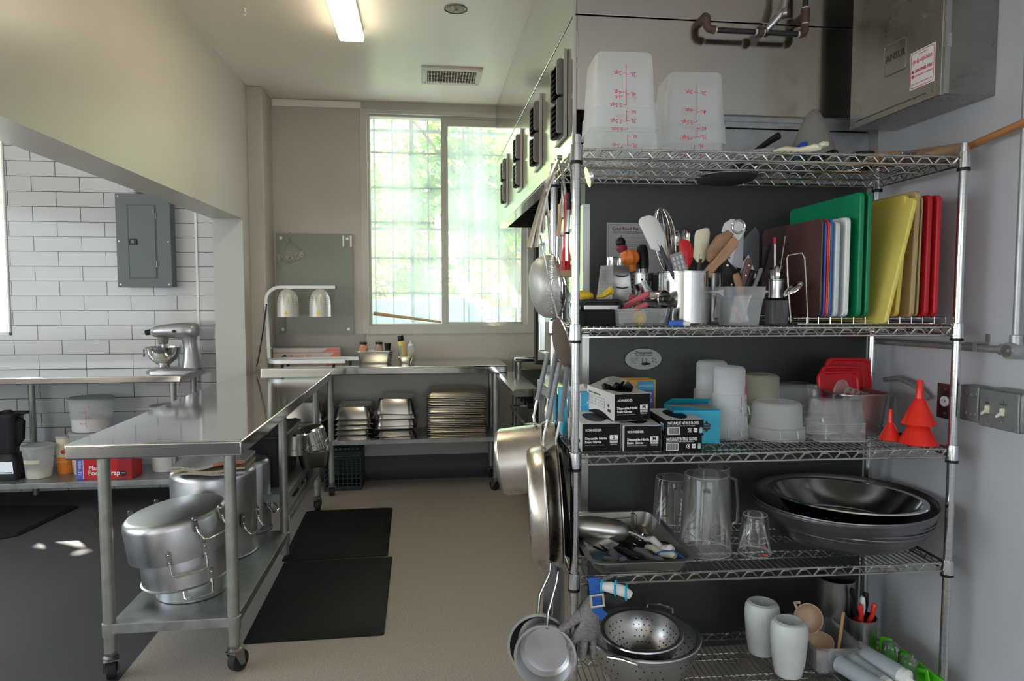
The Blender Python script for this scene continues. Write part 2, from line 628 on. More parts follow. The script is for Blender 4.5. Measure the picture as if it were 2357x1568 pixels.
nz_ = nt.nodes.new('ShaderNodeTexNoise')
nz_.inputs['Scale'].default_value = 1.6
nz_.inputs['Detail'].default_value = 5
mr_ = nt.nodes.new('ShaderNodeMapRange')
mr_.inputs['From Min'].default_value = 0.35
mr_.inputs['From Max'].default_value = 0.65
mr_.inputs['To Min'].default_value = 0.10
mr_.inputs['To Max'].default_value = 0.36
nt.links.new(nz_.outputs['Fac'], mr_.inputs[0])
nt.links.new(mr_.outputs[0], x_.inputs[0])
nt.links.new(t_.outputs[0], x_.inputs[1])
nt.links.new(l_.outputs[0], x_.inputs[2])
nt.links.new(x_.outputs[0], o_.inputs[0])
mb = MB()
mb.box(WX0, WX0 + 0.018, YB + 0.02, YB + 0.12, WZ0, WZ1)
mb.box(WX1 - 0.022, WX1, YB + 0.02, YB + 0.12, WZ0, WZ1)
mb.box(WX0 + 0.018, WX1 - 0.022, YB + 0.02, YB + 0.12, WZ0, WZ0 + 0.012)
mb.box(WX0 + 0.018, WX1 - 0.022, YB + 0.02, YB + 0.12, WZ1 - 0.014, WZ1)
win = struct('window_1', mb, trim_w, bevel=0.002)
mb = MB()
mb.box(0.108, 0.160, YB + 0.03, YB + 0.06, WZ0 + 0.012, WZ1 - 0.014)
mb.box(0.160, WX1 - 0.022, YB + 0.03, YB + 0.06, WZ1 - 0.065, WZ1 - 0.014)
mb.box(0.160, WX1 - 0.022, YB + 0.03, YB + 0.06, WZ0 + 0.012, WZ0 + 0.024)
mb.box(WX1 - 0.040, WX1 - 0.022, YB + 0.03, YB + 0.06, WZ0 + 0.024, WZ1 - 0.065)
build('window_sash', mb, trim_w, win, bevel=0.002)
build('window_pane', MB().box(WX0 + 0.018, 0.108, YB + 0.085, YB + 0.088, WZ0 + 0.012, WZ1 - 0.014), pane_m, win, smooth=0)
build('window_pane', MB().box(0.160, WX1 - 0.040, YB + 0.045, YB + 0.048, WZ0 + 0.024, WZ1 - 0.065), pane_m, win, smooth=0)
# left room window
mb = MB()
mb.box(-2.865, -2.853, 5.09, 5.25, 1.10, 2.44)
mb.box(-4.35, -2.853, 5.09, 5.25, 1.10, 1.122)
mb.box(-3.12, -3.07, 5.16, 5.2, 1.12, 2.44)
mb.box(-4.35, -2.86, 5.16, 5.2, 1.72, 1.76)
w2 = struct('window_2', mb, white_plastic, bevel=0.002)
build('window_pane', MB().box(-4.35, -2.86, 5.178, 5.181, 1.12, 2.44), pane_m, w2, smooth=0)
for (nm, x0, x1, y0, y1, z0, z1, ax) in (('window_3', -4.70, -4.66, -2.7, 3.3, 0.8, 2.4, 'y'), ('window_4', -1.2, 1.5, -3.2, -3.16, 0.45, 2.05, 'x')):
    mb = MB()
    if ax == 'y':
        for k in range(4):
            yy = y0 + (y1 - y0 - 0.05) * k / 3
            mb.box(x0, x1, yy, yy + 0.05, z0, z1)
        mb.box(x0, x1, y0, y1, z0, z0 + 0.05)
        mb.box(x0, x1, y0, y1, z1 - 0.05, z1)
    else:
        for k in range(3):
            xx = x0 + (x1 - x0 - 0.05) * k / 2
            mb.box(xx, xx + 0.05, y0, y1, z0, z1)
        mb.box(x0, x1, y0, y1, z0, z0 + 0.05)
        mb.box(x0, x1, y0, y1, z1 - 0.05, z1)
    struct(nm, mb, trim_w, smooth=0)

# clad partition behind the wire shelf
PY = 2.47
mb = MB()
mb.box(0.575, XR, PY, PY + 0.09, 0, 2.03)
struct('wall_partition', mb, panel_dark, smooth=0)
struct('trim_4', MB().box(0.566, 0.592, PY - 0.006, PY + 0.096, 0, 1.70), steel, smooth=0)
mb = MB()
mb.box(0.570, XR, PY - 0.012, PY - 0.002, 1.79, 2.03)
mb.box(0.570, XR, PY - 0.018, PY - 0.012, 2.012, 2.03)
struct('trim_5', mb, galv_l, smooth=0)
mb = MB()
for k in range(7):
    mb.cyl((0.60 + k * 0.18, PY - 0.014, 1.98), (0.60 + k * 0.18, PY - 0.018, 1.98), 0.004, n=8)
mb.box(1.66, 1.70, PY - 0.03, PY, 1.66, 2.03)
struct('trim_6', mb, steel, smooth=0)

# ---- ceiling things
t = thing('ceiling_light', 'bright white fluorescent tube fixture on the ceiling', 'light', (-0.39, 3.80, ZC), R(0))
build('housing', MB().box(-0.065, 0.065, -1.25, 0.0, -0.045, -0.0005), white_plastic, t, bevel=0.004)
fl_m = mat('lit_diffuser', (0.9, 0.9, 0.85), 0.4, emis=(1.0, 0.88, 0.62), estr=22.0)
mb = MB()
o2 = [(-0.068, -0.045), (-0.060, -0.070), (0.060, -0.070), (0.068, -0.045)]
mb.loft([[(x, -1.24, z) for x, z in o2], [(x, 0.004, z) for x, z in o2]])
build('diffuser', mb, fl_m, t, bevel=0.004)

t = thing('ceiling_vent', 'rectangular white ceiling air vent with dark slots', 'vent', (0.165, 4.515, ZC))
mb = MB()
mb.box(-0.19, 0.19, -0.165, -0.115, -0.012, -0.0005)
mb.box(-0.19, 0.19, 0.115, 0.165, -0.012, -0.0005)
mb.box(-0.19, -0.155, -0.115, 0.115, -0.012, -0.0005)
mb.box(0.155, 0.19, -0.115, 0.115, -0.012, -0.0005)
build('frame', mb, mat('vent_paint', (0.62, 0.56, 0.48), 0.5), t, bevel=0.002)
build('backing', MB().box(-0.155, 0.155, -0.115, 0.115, -0.0022, -0.0008), dark_void, t, smooth=0)
mb = MB()
for k in range(17):
    x = -0.147 + k * 0.0184
    mb.box(x - 0.002, x + 0.002, -0.115, 0.115, -0.012, -0.003)
for k in range(9):
    y = -0.10 + k * 0.025
    mb.box(-0.155, 0.155, y - 0.0012, y + 0.0012, -0.0095, -0.006)
build('slats', mb, mat('vent_slat', (0.5, 0.44, 0.36), 0.5), t, smooth=0)
mb = MB()
for sx in (-1, 1):
    for sy in (-1, 1):
        mb.cyl((sx * 0.172, sy * 0.13, -0.012), (sx * 0.172, sy * 0.13, -0.0145), 0.005, n=8)
build_each('screw', mb, steel_dark, t)

t = thing('ceiling_mount', 'round stained mounting plate left on the ceiling', 'ceiling mount', (0.15, 3.49, ZC))
build('plate', MB().lathe([(0.045, -0.001), (0.043, -0.004), (0.0, -0.005)], 24, cap0=True), mat('stained_plate', (0.42, 0.37, 0.31), 0.6, var=0.6, vscale=60), t)
mb = MB()
mb.tube([(0.055 * math.cos(a * PI / 10) * (1 + 0.06 * math.sin(a * 2.3)), 0.055 * math.sin(a * PI / 10), -0.002) for a in range(20)], 0.003, n=5, closed=True)
build('ring', mb, mat('old_adhesive', (0.16, 0.12, 0.09), 0.8), t)
build('bolt', MB().cyl((0, 0, -0.004), (0, 0, -0.014), 0.008, n=6), steel_dark, t)

mb = MB()
mb.tube([(0, 0, 0), (0, 0, -0.012), (0.006, 0, -0.022), (0.0, 0, -0.034), (-0.010, 0, -0.028)], 0.0022, n=6)
mb.lathe([(0.008, -0.0005), (0.007, -0.004), (0, -0.004)], 12)
solo('ceiling_hook', 'small white screw hook in the ceiling left of the light', 'hook', mb, paper_white, (-0.889, 3.617, ZC))

# ---- outside the back window
grass_m = mat('sunlit_ground', (0.62, 0.59, 0.50), 0.9, var=0.3, vscale=1.5)
struct('ground_outside', MB().box(-14, 14, 5.45, 30, -0.12, -0.02), grass_m, smooth=0)
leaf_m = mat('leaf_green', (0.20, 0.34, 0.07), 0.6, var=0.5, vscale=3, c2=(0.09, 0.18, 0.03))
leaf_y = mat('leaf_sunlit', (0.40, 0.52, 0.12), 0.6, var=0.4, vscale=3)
for lm_ in (leaf_m, leaf_y):
    nt = lm_.node_tree
    pb = nt.nodes['Principled BSDF']
    tl = nt.nodes.new('ShaderNodeBsdfTranslucent')
    mx_ = nt.nodes.new('ShaderNodeMixShader')
    mx_.inputs[0].default_value = 0.6
    nt.links.new(pb.inputs['Base Color'].links[0].from_socket, tl.inputs[0])
    nt.links.new(pb.outputs[0], mx_.inputs[1])
    nt.links.new(tl.outputs[0], mx_.inputs[2])
    nt.links.new(mx_.outputs[0], nt.nodes['Material Output'].inputs[0])
bark_m = mat('bark', (0.16, 0.09, 0.055), 0.9, var=0.3, vscale=10)
def tree(x, y, h, rr, n, lab, seed, lean=0.0, lm=None):
    rnd = random.Random(seed)
    t_ = thing('tree', lab, 'tree', (x, y, 0))
    mb = MB()
    top = Vector((lean, 0, h * 0.62))
    mb.tube([(0, 0, -0.1), (lean * 0.2, 0, h * 0.2), (lean * 0.55, 0.05, h * 0.42), top], [0.17, 0.14, 0.11, 0.07], n=8)
    for k in range(7):
        a = rnd.uniform(0, 6.28)
        e = top + Vector((math.cos(a) * rr * 0.7, math.sin(a) * rr * 0.6, rnd.uniform(-0.2, 0.5) * rr))
        s_ = Vector((lean * 0.6, 0.03, h * 0.45)).lerp(top, rnd.random())
        mb.tube([s_, s_.lerp(e, 0.5) + Vector((0, 0, 0.15)), e], [0.06, 0.04, 0.015], n=5)
    build('trunk', mb, bark_m, t_)
    mb = MB()
    cl = [(top + Vector((rnd.gauss(0, 0.5) * rr, rnd.gauss(0, 0.4) * rr, rnd.gauss(0, 0.42) * rr)), rnd.uniform(0.25, 0.5) * rr) for _ in range(16)]
    for _ in range(n):
        c_, q = rnd.choice(cl)
        p = c_ + Vector((rnd.gauss(0, 0.5), rnd.gauss(0, 0.5), rnd.gauss(0, 0.45))) * q
        a, b2 = rnd.uniform(0, 6.28), rnd.uniform(-0.9, 0.9)
        L = rnd.uniform(0.06, 0.13)
        d1 = Vector((math.cos(a), math.sin(a), b2)).normalized() * L
        d2 = Vector((-math.sin(a), math.cos(a), rnd.uniform(-1, 1))).normalized() * L * 0.45
        mb.add([p - d1, p + d2, p + d1, p - d2], [(0, 1, 2, 3)])
    build('foliage', mb, lm or leaf_m, t_, smooth=0, fix=False)
    return t_
tree(-0.9, 11.5, 5.2, 2.2, 6500, 'tree seen through the upper left part of the back window', 3, 0.4, leaf_y)
tree(1.9, 10.0, 4.6, 1.9, 7000, 'leafy tree with leaning trunk seen through the right pane', 5, -1.3, leaf_m)
tree(4.2, 13.5, 5.4, 2.4, 6000, 'yellow-green tree farther off to the right of the back window', 9, 0.2, leaf_y)
tree(-6.2, 9.8, 4.6, 2.1, 3600, 'tree outside the window of the tiled room', 12, 0.2, leaf_m)
tree(-3.6, 16.0, 5.6, 2.6, 5000, 'distant pale tree left of the back window view', 15, 0.2, leaf_y)
mb = MB()
rnd = random.Random(4)
for _ in range(7000):
    p = Vector((rnd.uniform(-6, 8), rnd.uniform(15.2, 16.2), abs(rnd.gauss(0, 1.7))))
    a = rnd.uniform(0, 6.28)
    d1 = Vector((math.cos(a), math.sin(a), rnd.uniform(-1, 1))) * 0.17
    d2 = Vector((-math.sin(a), math.cos(a), rnd.uniform(-1, 1))) * 0.08
    mb.add([p - d1, p + d2, p + d1, p - d2], [(0, 1, 2, 3)])
tag(build('hedge', mb, leaf_y, smooth=0, fix=False), 'low pale hedge behind the chain fence outside', 'hedge', kind='stuff')
# tall unseen crown added over the yard to break the sun into patches
rnd = random.Random(31)
t = thing('tree', 'tall unseen tree added over the yard to screen the windows from the sun', 'tree', (-2.4, 7.9, 0))
build('trunk', MB().tube([(0, 0, -0.1), (0.1, 0.2, 2.6), (0.3, 0.4, 5.0)], [0.2, 0.17, 0.10], n=8), bark_m, t)
mb = MB()
for _ in range(2300):
    p = Vector((rnd.uniform(-3.4, 4.6), rnd.uniform(-2.0, 1.2), rnd.uniform(3.9, 6.4)))
    a = rnd.uniform(0, 6.28)
    q = rnd.uniform(0.12, 0.26)
    d1 = Vector((math.cos(a), math.sin(a), rnd.uniform(-0.3, 0.3))) * q
    d2 = Vector((-math.sin(a), math.cos(a), rnd.uniform(-0.3, 0.3))) * q * 0.6
    mb.add([p - d1, p + d2, p + d1, p - d2], [(0, 1, 2, 3)])
build('foliage', mb, leaf_m, t, smooth=0, fix=False)
# chain link fence
t = thing('chain_link_fence', 'chain link fence outside the back window', 'fence', (0.4, 9.2, 0))
mb = MB()
for k in range(-46, 47):
    x = k * 0.09
    mb.tube([(x, 0, 0.05), (x + 0.6, 0, 1.2)], 0.004, n=3, caps=False)
    mb.tube([(x + 0.6, 0, 0.05), (x, 0, 1.2)], 0.004, n=3, caps=False)
build('wire_mesh', mb, galv, t, smooth=0, fix=False)
for x in (-4.0, -1.6, 0.8, 3.2):
    build('fence_post', MB().cyl((x, 0, -0.1), (x, 0, 1.3), 0.03, n=8), galv, t)
build('fence_rail', MB().cyl((-4.2, 0, 1.22), (4.8, 0, 1.22), 0.022, n=8), galv, t)
# parked car
t = thing('parked_car', 'pale blue sedan parked outside the back window', 'car', (0.0, 8.0, 0))
car_m = mat('car_blue', (0.30, 0.38, 0.48), 0.3, coat=0.5)
side = [(-2.1, 0.35), (-2.15, 0.70), (-1.9, 0.88), (-1.35, 0.93), (-0.85, 1.28), (-0.2, 1.38), (0.6, 1.34), (1.15, 0.98), (1.95, 0.86), (2.15, 0.62), (2.1, 0.32)]
mb = MB()
wid = [0.72, 0.80, 0.82, 0.80, 0.60, 0.56, 0.58, 0.78, 0.78, 0.74, 0.70]
mb.loft([[(x, -q * 0.98, z) for (x, z), q in zip(side, wid)], [(x, -q * 0.5, z + (0.02 if z > 0.5 else 0)) for (x, z), q in zip(side, wid)],
         [(x, q * 0.5, z + (0.02 if z > 0.5 else 0)) for (x, z), q in zip(side, wid)], [(x, q * 0.98, z) for (x, z), q in zip(side, wid)]])
build('body', mb, car_m, t, smooth=50)
mb = MB()
mb.add([(-1.15, -0.80, 0.98), (-0.80, -0.66, 1.24), (-0.15, -0.60, 1.32), (-0.12, -0.82, 0.97)], [(0, 1, 2, 3)])
mb.add([(-0.02, -0.82, 0.97), (-0.05, -0.60, 1.32), (0.52, -0.62, 1.29), (0.98, -0.82, 0.99)], [(0, 1, 2, 3)])
build('side_glass', mb, mat('car_glass', (0.15, 0.2, 0.25), 0.1), t, smooth=0)
for x in (-1.35, 1.35):
    mb = MB()
    mb.cyl((x, -0.84, 0.30), (x, -0.64, 0.30), 0.31, n=24)
    mb.cyl((x, -0.86, 0.30), (x, -0.84, 0.30), 0.17, n=16)
    build('wheel', mb, black_rubber, t)
# security grille in front of the glass
t = thing('window_grille', 'white security bars outside the back window', 'window grille', (0, 5.31, 0))
bar_m = mat('grille_paint', (0.035, 0.045, 0.04), 0.5)
for k in range(10):
    x = -0.39 + k * 0.1345
    build('vertical_bar', MB().box(x - 0.006, x + 0.006, -0.005, 0.005, 1.14, 2.72), bar_m, t, smooth=0)
for z in (1.395, 1.66, 1.93, 2.19, 2.45):
    build('horizontal_bar', MB().box(-0.44, 0.90, -0.012, -0.005, z - 0.0065, z + 0.0065), bar_m, t, smooth=0)
t = thing('yard_railing', 'dark metal railing panel standing in the yard outside', 'railing', (0, 6.0, 0))
for k in range(5):
    x = -0.60 + k * 0.48
    build('railing_bar', MB().box(x - 0.01, x + 0.01, -0.01, 0.01, 0.0, 2.9), bar_m, t, smooth=0)
for z in (1.95, 2.78):
    build('railing_rail', MB().box(-0.75, 1.6, -0.012, 0.012, z - 0.012, z + 0.012), bar_m, t, smooth=0)
mb = MB()
mb.tube([(-0.405, 0.0, 0.075), (0.104, 0.0, 0.008)], [0.014, 0.008], n=4)
solo('wooden_stick', 'brown wooden stick slanting along the bottom of the left pane', 'stick', mb, wood, (0, YB + 0.07, 1.165))
# ================================================================ work tables
def leg(mb_h, x, y, z0, z1, parent, r=0.0205, caster=True, collar=None):
    mb = MB()
    mb.cyl((x, y, z0), (x, y, z1), r, n=18)
    if collar:
        mb.lathe([(r + 0.0005, collar - 0.005), (r + 0.004, collar - 0.003), (r + 0.004, collar + 0.045), (r + 0.0005, collar + 0.047)], 18, Matrix.Translation((x, y, 0)))
    o = build('leg', mb, galv_leg, parent)
    return o

def caster(x, y, parent, rz=0.5, r=0.038, top=0.105):
    m = Matrix.Translation((x, y, 0)) @ Matrix.Rotation(rz, 4, 'Z')
    mb = MB(m)
    mb.cyl((-0.016, 0.016, r), (0.016, 0.016, r), r, n=22)
    mb.cyl((-0.019, 0.016, r), (0.019, 0.016, r), r * 0.45, n=14)
    wh = build('caster', mb, black_rubber, parent, bevel=0.003)
    mb = MB(m)
    for s in (-1, 1):
        mb.loft([[(s * 0.021, 0.006, r - 0.012), (s * 0.021, 0.026, r - 0.012), (s * 0.021, 0.022, r * 1.95), (s * 0.021, -0.020, r * 1.95)],
                 [(s * 0.0245, 0.006, r - 0.012), (s * 0.0245, 0.026, r - 0.012), (s * 0.0245, 0.022, r * 1.95), (s * 0.0245, -0.020, r * 1.95)]])
    mb.box(-0.0245, 0.0245, -0.022, 0.022, r * 1.95, r * 1.95 + 0.004)
    mb.lathe([(0.024, r * 1.95 + 0.004), (0.026, r * 1.95 + 0.012), (0.018, r * 1.95 + 0.018), (0.0215, top)], 16, cap1=True)
    build('caster_fork', mb, steel_dark, wh)
    return wh

def tabletop(x0, x1, y0, y1, z, h, parent, m=steel_h, name='tabletop', r=0.006):
    mb = MB()
    mb.box(x0, x1, y0, y1, z - h, z)
    o = build(name, mb, m, parent, bevel=r, bseg=3)
    return o

def shelf_plate(x0, x1, y0, y1, z, parent, h=0.036):
    mb = MB()
    t_ = 0.002
    mb.box(x0, x1, y0, y1, z - t_, z)
    mb.box(x0, x1, y0, y0 + t_, z - h, z - t_)
    mb.box(x0, x1, y1 - t_, y1, z - h, z - t_)
    mb.box(x0, x0 + t_, y0 + t_, y1 - t_, z - h, z - t_)
    mb.box(x1 - t_, x1, y0 + t_, y1 - t_, z - h, z - t_)
    return build('undershelf', mb, galv, parent, smooth=0, bevel=0.0015)

t = thing('work_table', 'long stainless steel work table on casters running into the room', 'table', (-0.93, 3.5, 0))
m_off = Matrix.Translation((0.93, -3.5, 0))
def L(x, y):
    return (x + 0.93, y - 3.5)
ax0, ay0 = L(-1.228, 2.455)
ax1, ay1 = L(-0.648, 4.655)
tabletop(ax0, ax1, ay0, ay1, 0.86, 0.052, t)
for (x, y) in ((-1.127, 2.51), (-0.705, 2.51), (-0.705, 3.40), (-1.127, 3.40), (-0.705, 4.40), (-1.127, 4.40)):
    lx, ly = L(x, y)
    leg(None, lx, ly, 0.10, 0.81, t, collar=0.165)
for (x, y, rz) in ((-1.127, 2.51, 0.4), (-0.705, 2.51, -0.5), (-0.705, 4.40, 0.3), (-1.127, 4.40, 1.0)):
    lx, ly = L(x, y)
    caster(lx, ly, t, rz)
x0, y0 = L(-1.127, 2.49)
x1, y1 = L(-0.685, 3.42)
shelf_plate(x0 + 0.008, x1 - 0.004, y0, y1, 0.212, t)
x0, y0 = L(-1.127, 3.40)
x1, y1 = L(-0.685, 4.42)
shelf_plate(x0 + 0.008, x1 - 0.004, y0, y1, 0.40, t, h=0.04)
mb = MB()
for xx in (-1.127, -0.69):
    a, b = L(xx, 3.4)
    c, d = L(xx, 4.4)
    mb.box(a - 0.012, a + 0.012, b, d, 0.262, 0.290)
build('rail', mb, galv, t, smooth=0, bevel=0.002)

t = thing('back_table', 'long stainless steel table against the back wall under the window', 'table', (-0.3, 4.9, 0))
def L2(x, y):
    return (x + 0.3, y - 4.9)
mb = MB()
a, b = L2(-1.10, 4.655)
c, d = L2(0.545, 5.16)
tabletop(a, c, b, d, 0.893, 0.055, t, r=0.008)
for (x, y) in ((0.47, 4.73), (0.47, 5.08), (-1.04, 4.73), (-1.04, 5.08), (-0.66, 4.73)):
    lx, ly = L2(x, y)
    leg(None, lx, ly, 0.09, 0.84, t)
for (x, y, rz) in ((0.47, 4.73, 0.6), (0.47, 5.08, 0.6), (-0.66, 4.73, 0.2), (-1.04, 5.08, 0.2)):
    lx, ly = L2(x, y)
    caster(lx, ly, t, rz, r=0.034, top=0.095)
a, b = L2(-1.06, 4.705)
c, d = L2(0.49, 5.10)
shelf_plate(a, c, b, d, 0.385, t, h=0.03)
splash = MB().box(-1.095, -0.46, YB - 0.006, YB - 0.0005, 0.90, 1.092)
solo('backsplash_sheet', 'low steel sheet on the wall behind the foil box', 'splash panel', splash, mat('dull_splash', (0.30, 0.285, 0.265), 0.5, 0.6), smooth=0)

# side room table
t = thing('side_table', 'stainless steel table along the tiled wall of the side room', 'table', (-2.7, 4.83, 0))
def L3(x, y):
    return (x + 2.7, y - 4.83)
a, b = L3(-4.0, 4.575)
c, d = L3(-1.572, 5.075)
tabletop(a, c, b, d, 0.86, 0.042, t, r=0.005)
for (x, y) in ((-1.64, 4.63), (-1.64, 5.02), (-2.86, 4.63), (-2.70, 5.02), (-3.9, 4.63), (-3.9, 5.02)):
    lx, ly = L3(x, y)
    leg(None, lx, ly, 0.0, 0.82, t, caster=False, collar=0.10)
a, b = L3(-3.92, 4.60)
c, d = L3(-1.62, 5.04)
shelf_plate(a, c, b, d, 0.185, t)

# ================================================================ hood, oven, range
HX, HY0, HY1, HZ = 0.523, 2.44, 5.165, 1.885
t = thing('exhaust_hood', 'large stainless steel exhaust hood with louvred side vents', 'hood', (HX, HY0, HZ))
mb = MB()
W_, D_, Hh = XR - HX - 0.002, HY1 - HY0, ZC - HZ - 0.001
th = 0.012
seam = 0.475
mb.box(0, th, 0, D_, 0, seam)                       # left side, lower sheet
mb.box(th, W_, 0, th, 0.146, seam)                  # near end
mb.box(th, W_, D_ - th, D_, 0, seam)
mb.box(W_ - th, W_, th, D_ - th, 0, seam)
build('side_panel', mb, steel_hood, t, smooth=0, bevel=0.002)
mb = MB()
mb.box(-0.002, 0.010, -0.002, D_, seam + 0.004, Hh)
mb.box(0.010, W_, -0.002, 0.010, seam + 0.004, Hh)
build('closure_panel', mb, steel_hood, t, smooth=0, bevel=0.002)
mb = MB()
mb.box(0.012, 0.075, 0, D_, -0.001, 0.003)
mb.box(0.075, W_, D_ - 0.05, D_, -0.001, 0.003)
build('bottom_lip', mb, steel_bright, t, smooth=0)
mb = MB()
mb.box(0.075, W_, 0.012, D_ - 0.05, 0.10, 0.104)
for k in range(24):
    mb.box(0.09, W_ - 0.05, 0.05 + k * 0.105, 0.10 + k * 0.105, 0.085, 0.10)
build('filter_bank', mb, dark_void, t, smooth=0)
mb = MB()
mb.box(-0.004, 0.0, -0.004, 0.002, 0.0, Hh)
mb.box(0.0, 0.004, -0.004, 0.0, 0.0, Hh)
build('corner_strip', mb, steel_bright, t, smooth=0)
vent_m = mat('louvre_grey', (0.20, 0.195, 0.185), 0.45, 0.4)
vent_l = mat('louvre_plate', (0.42, 0.40, 0.37), 0.4, 0.7)
def side_vent(y, k, lab):
    tt = thing('louvre_vent', lab, 'vent', (HX - 0.0015, y, HZ + 0.075), 0, 'louvre vents on the side of the hood')
    h, wd = 0.32, 0.20
    mb = MB()
    mb.box(-0.004, 0, 0, wd, 0, h)
    mb.box(-0.013, -0.004, 0.0, 0.006, 0, h)
    mb.box(-0.010, -0.004, 0.006, wd, 0.0, 0.006)
    build('plate', mb, vent_l, tt, smooth=0, bevel=0.001)
    for q in range(2):
        z0 = 0.022 + q * 0.142
        mb = MB()
        for (yy, sd) in ((0.030, 1), (wd - 0.040, -1)):
            o = [(x_, z_) for x_, z_ in rrect(0.030, 0.130, 0.012, 4, -0.019, z0 + 0.065)]
            mb.loft([[(a, yy, b) for a, b in o], [(a, yy + 0.016, b) for a, b in o]])
        mod = build('louvre_module', mb, vent_m, tt)
        mb = MB()
        for j in range(6):
            zz = z0 + 0.010 + j * 0.021
            mb.add([(-0.005, 0.046, zz + 0.012), (-0.005, wd - 0.040, zz + 0.012), (-0.033, wd - 0.040, zz - 0.004), (-0.033, 0.046, zz - 0.004),
                    (-0.005, 0.046, zz + 0.0095), (-0.005, wd - 0.040, zz + 0.0095), (-0.033, wd - 0.040, zz - 0.0065), (-0.033, 0.046, zz - 0.0065)],
                   [(0, 1, 2, 3), (7, 6, 5, 4), (0, 3, 7, 4), (1, 5, 6, 2), (2, 6, 7, 3), (0, 4, 5, 1)])
        build('blades', mb, dark_void, mod, smooth=0)
    mb = MB()
    for (yy, zz) in ((0.015, 0.008), (0.015, h - 0.008), (wd - 0.01, 0.008), (wd - 0.01, h - 0.008)):
        mb.cyl((-0.004, yy, zz), (-0.007, yy, zz), 0.004, n=8)
    build_each('screw_head', mb, steel_dark, tt)
for k, (y, lab) in enumerate(((2.545, 'largest-looking louvre vent, closest to the shelf, on the hood side'), (3.10, 'louvre vent on the hood side, second from the shelf'),
                              (3.74, 'louvre vent on the hood side, third from the shelf'), (4.40, 'smallest-looking louvre vent, beside the window, on the hood side'))):
    side_vent(y, k, lab)

# oven behind the shelf, seen edge-on
green_gl = mat('oven_window', (0.05, 0.06, 0.055), 0.04, 0.0, spec=1.0, coat=1.0)
enamel = mat('oven_steel', (0.60, 0.62, 0.60), 0.14, 1.0)
t = thing('convection_oven', 'tall double stacked steel oven with glass doors behind the wire shelf', 'oven', (0.63, 2.62, 0))
OW, OD = 1.02, 1.02
mb = MB()
mb.box(0, OW, 0, OD, 0.16, 1.80)
build('body', mb, enamel, t, smooth=0, bevel=0.004)
for (z0, z1) in ((0.22, 0.92), (1.02, 1.70)):
    mb = MB()
    mb.box(-0.045, -0.001, 0.02, OD - 0.02, z0, z0 + 0.06)
    mb.box(-0.045, -0.001, 0.02, OD - 0.02, z1 - 0.06, z1)
    for yy in (0.02, 0.455, 0.50, OD - 0.085):
        mb.box(-0.045, -0.001, yy, yy + 0.065 if yy != 0.455 else 0.495, z0 + 0.06, z1 - 0.06)
    dr = build('door', mb, enamel, t, smooth=0, bevel=0.003)
    build('door_glass', MB().box(-0.030, -0.022, 0.085, OD - 0.085, z0 + 0.06, z1 - 0.06), green_gl, dr, smooth=0)
    mb = MB()
    mb.tube([(-0.045, 0.70, z0 + 0.02), (-0.10, 0.70, z0 + 0.02), (-0.10, 0.70, z1 - 0.02), (-0.045, 0.70, z1 - 0.02)], 0.014, n=10)
    build('handle', mb, black_plastic, dr)
mb = MB()
mb.box(-0.05, 0, 0.30, 0.62, 1.715, 1.775)
pl = build('nameplate', mb, mat('brick_red_plate', (0.34, 0.10, 0.06), 0.4), t, smooth=0, bevel=0.003)
mb = MB()
for (x, y) in ((0.07, 0.07), (0.95, 0.07), (0.07, 0.95), (0.95, 0.95)):
    mb.cyl((x, y, 0.10), (x, y, 0.16), 0.02)
build_each('foot', mb, steel_dark, t)
for (x, y) in ((0.0, 0.10), (0.0, 0.90)):
    caster(x + 0.03, y, t, 0.8, r=0.05, top=0.14)

t = thing('gas_range', 'steel cooking range with rounded front ledge below the hood', 'range', (0.62, 3.80, 0))
mb = MB()
mb.box(0, 1.05, 0, 0.9, 0.12, 0.80)
build('body', mb, enamel, t, smooth=0, bevel=0.004)
mb = MB()
pr = [(0.02, 0.80), (-0.13, 0.80), (-0.145, 0.808), (-0.145, 0.830), (-0.13, 0.842), (0.02, 0.842)]
mb.loft([[(x, 0.0, z) for x, z in pr], [(x, 0.9, z) for x, z in pr]])
build('front_ledge', mb, steel_bright, t)
mb = MB()
for k in range(6):
    mb.cyl((-0.002, 0.1 + k * 0.14, 0.735), (-0.05, 0.1 + k * 0.14, 0.735), 0.026, 0.022, n=14)
build_each('control_knob', mb, black_plastic, t)
mb = MB()
mb.tube([(0.0, 0.12, 0.62), (-0.06, 0.12, 0.62), (-0.06, 0.78, 0.62), (0.0, 0.78, 0.62)], 0.012, n=8)
build('oven_handle', mb, steel_bright, t)
mb = MB()
mb.box(0.02, 1.02, 0.02, 0.88, 0.842, 0.862)
build('grates', mb, dark_void, t, smooth=0)
mb = MB()
for (x, y) in ((0.05, 0.05), (1.0, 0.05), (0.05, 0.85), (1.0, 0.85)):
    mb.cyl((x, y, 0.0), (x, y, 0.12), 0.025)
build_each('foot', mb, steel_dark, t)
t = thing('side_stand', 'small steel stand with rounded edge between range and back table', 'stand', (0.70, 4.86, 0))
build('top', MB().box(-0.10, 0.5, -0.12, 0.2, 0.905, 0.940), steel_h, t, bevel=0.012, bseg=3)
for (x, y) in ((-0.06, -0.08), (0.45, -0.08), (-0.06, 0.16), (0.45, 0.16)):
    build('leg', MB().cyl((x, y, 0.0), (x, y, 0.905), 0.018, n=12), galv_leg, t)

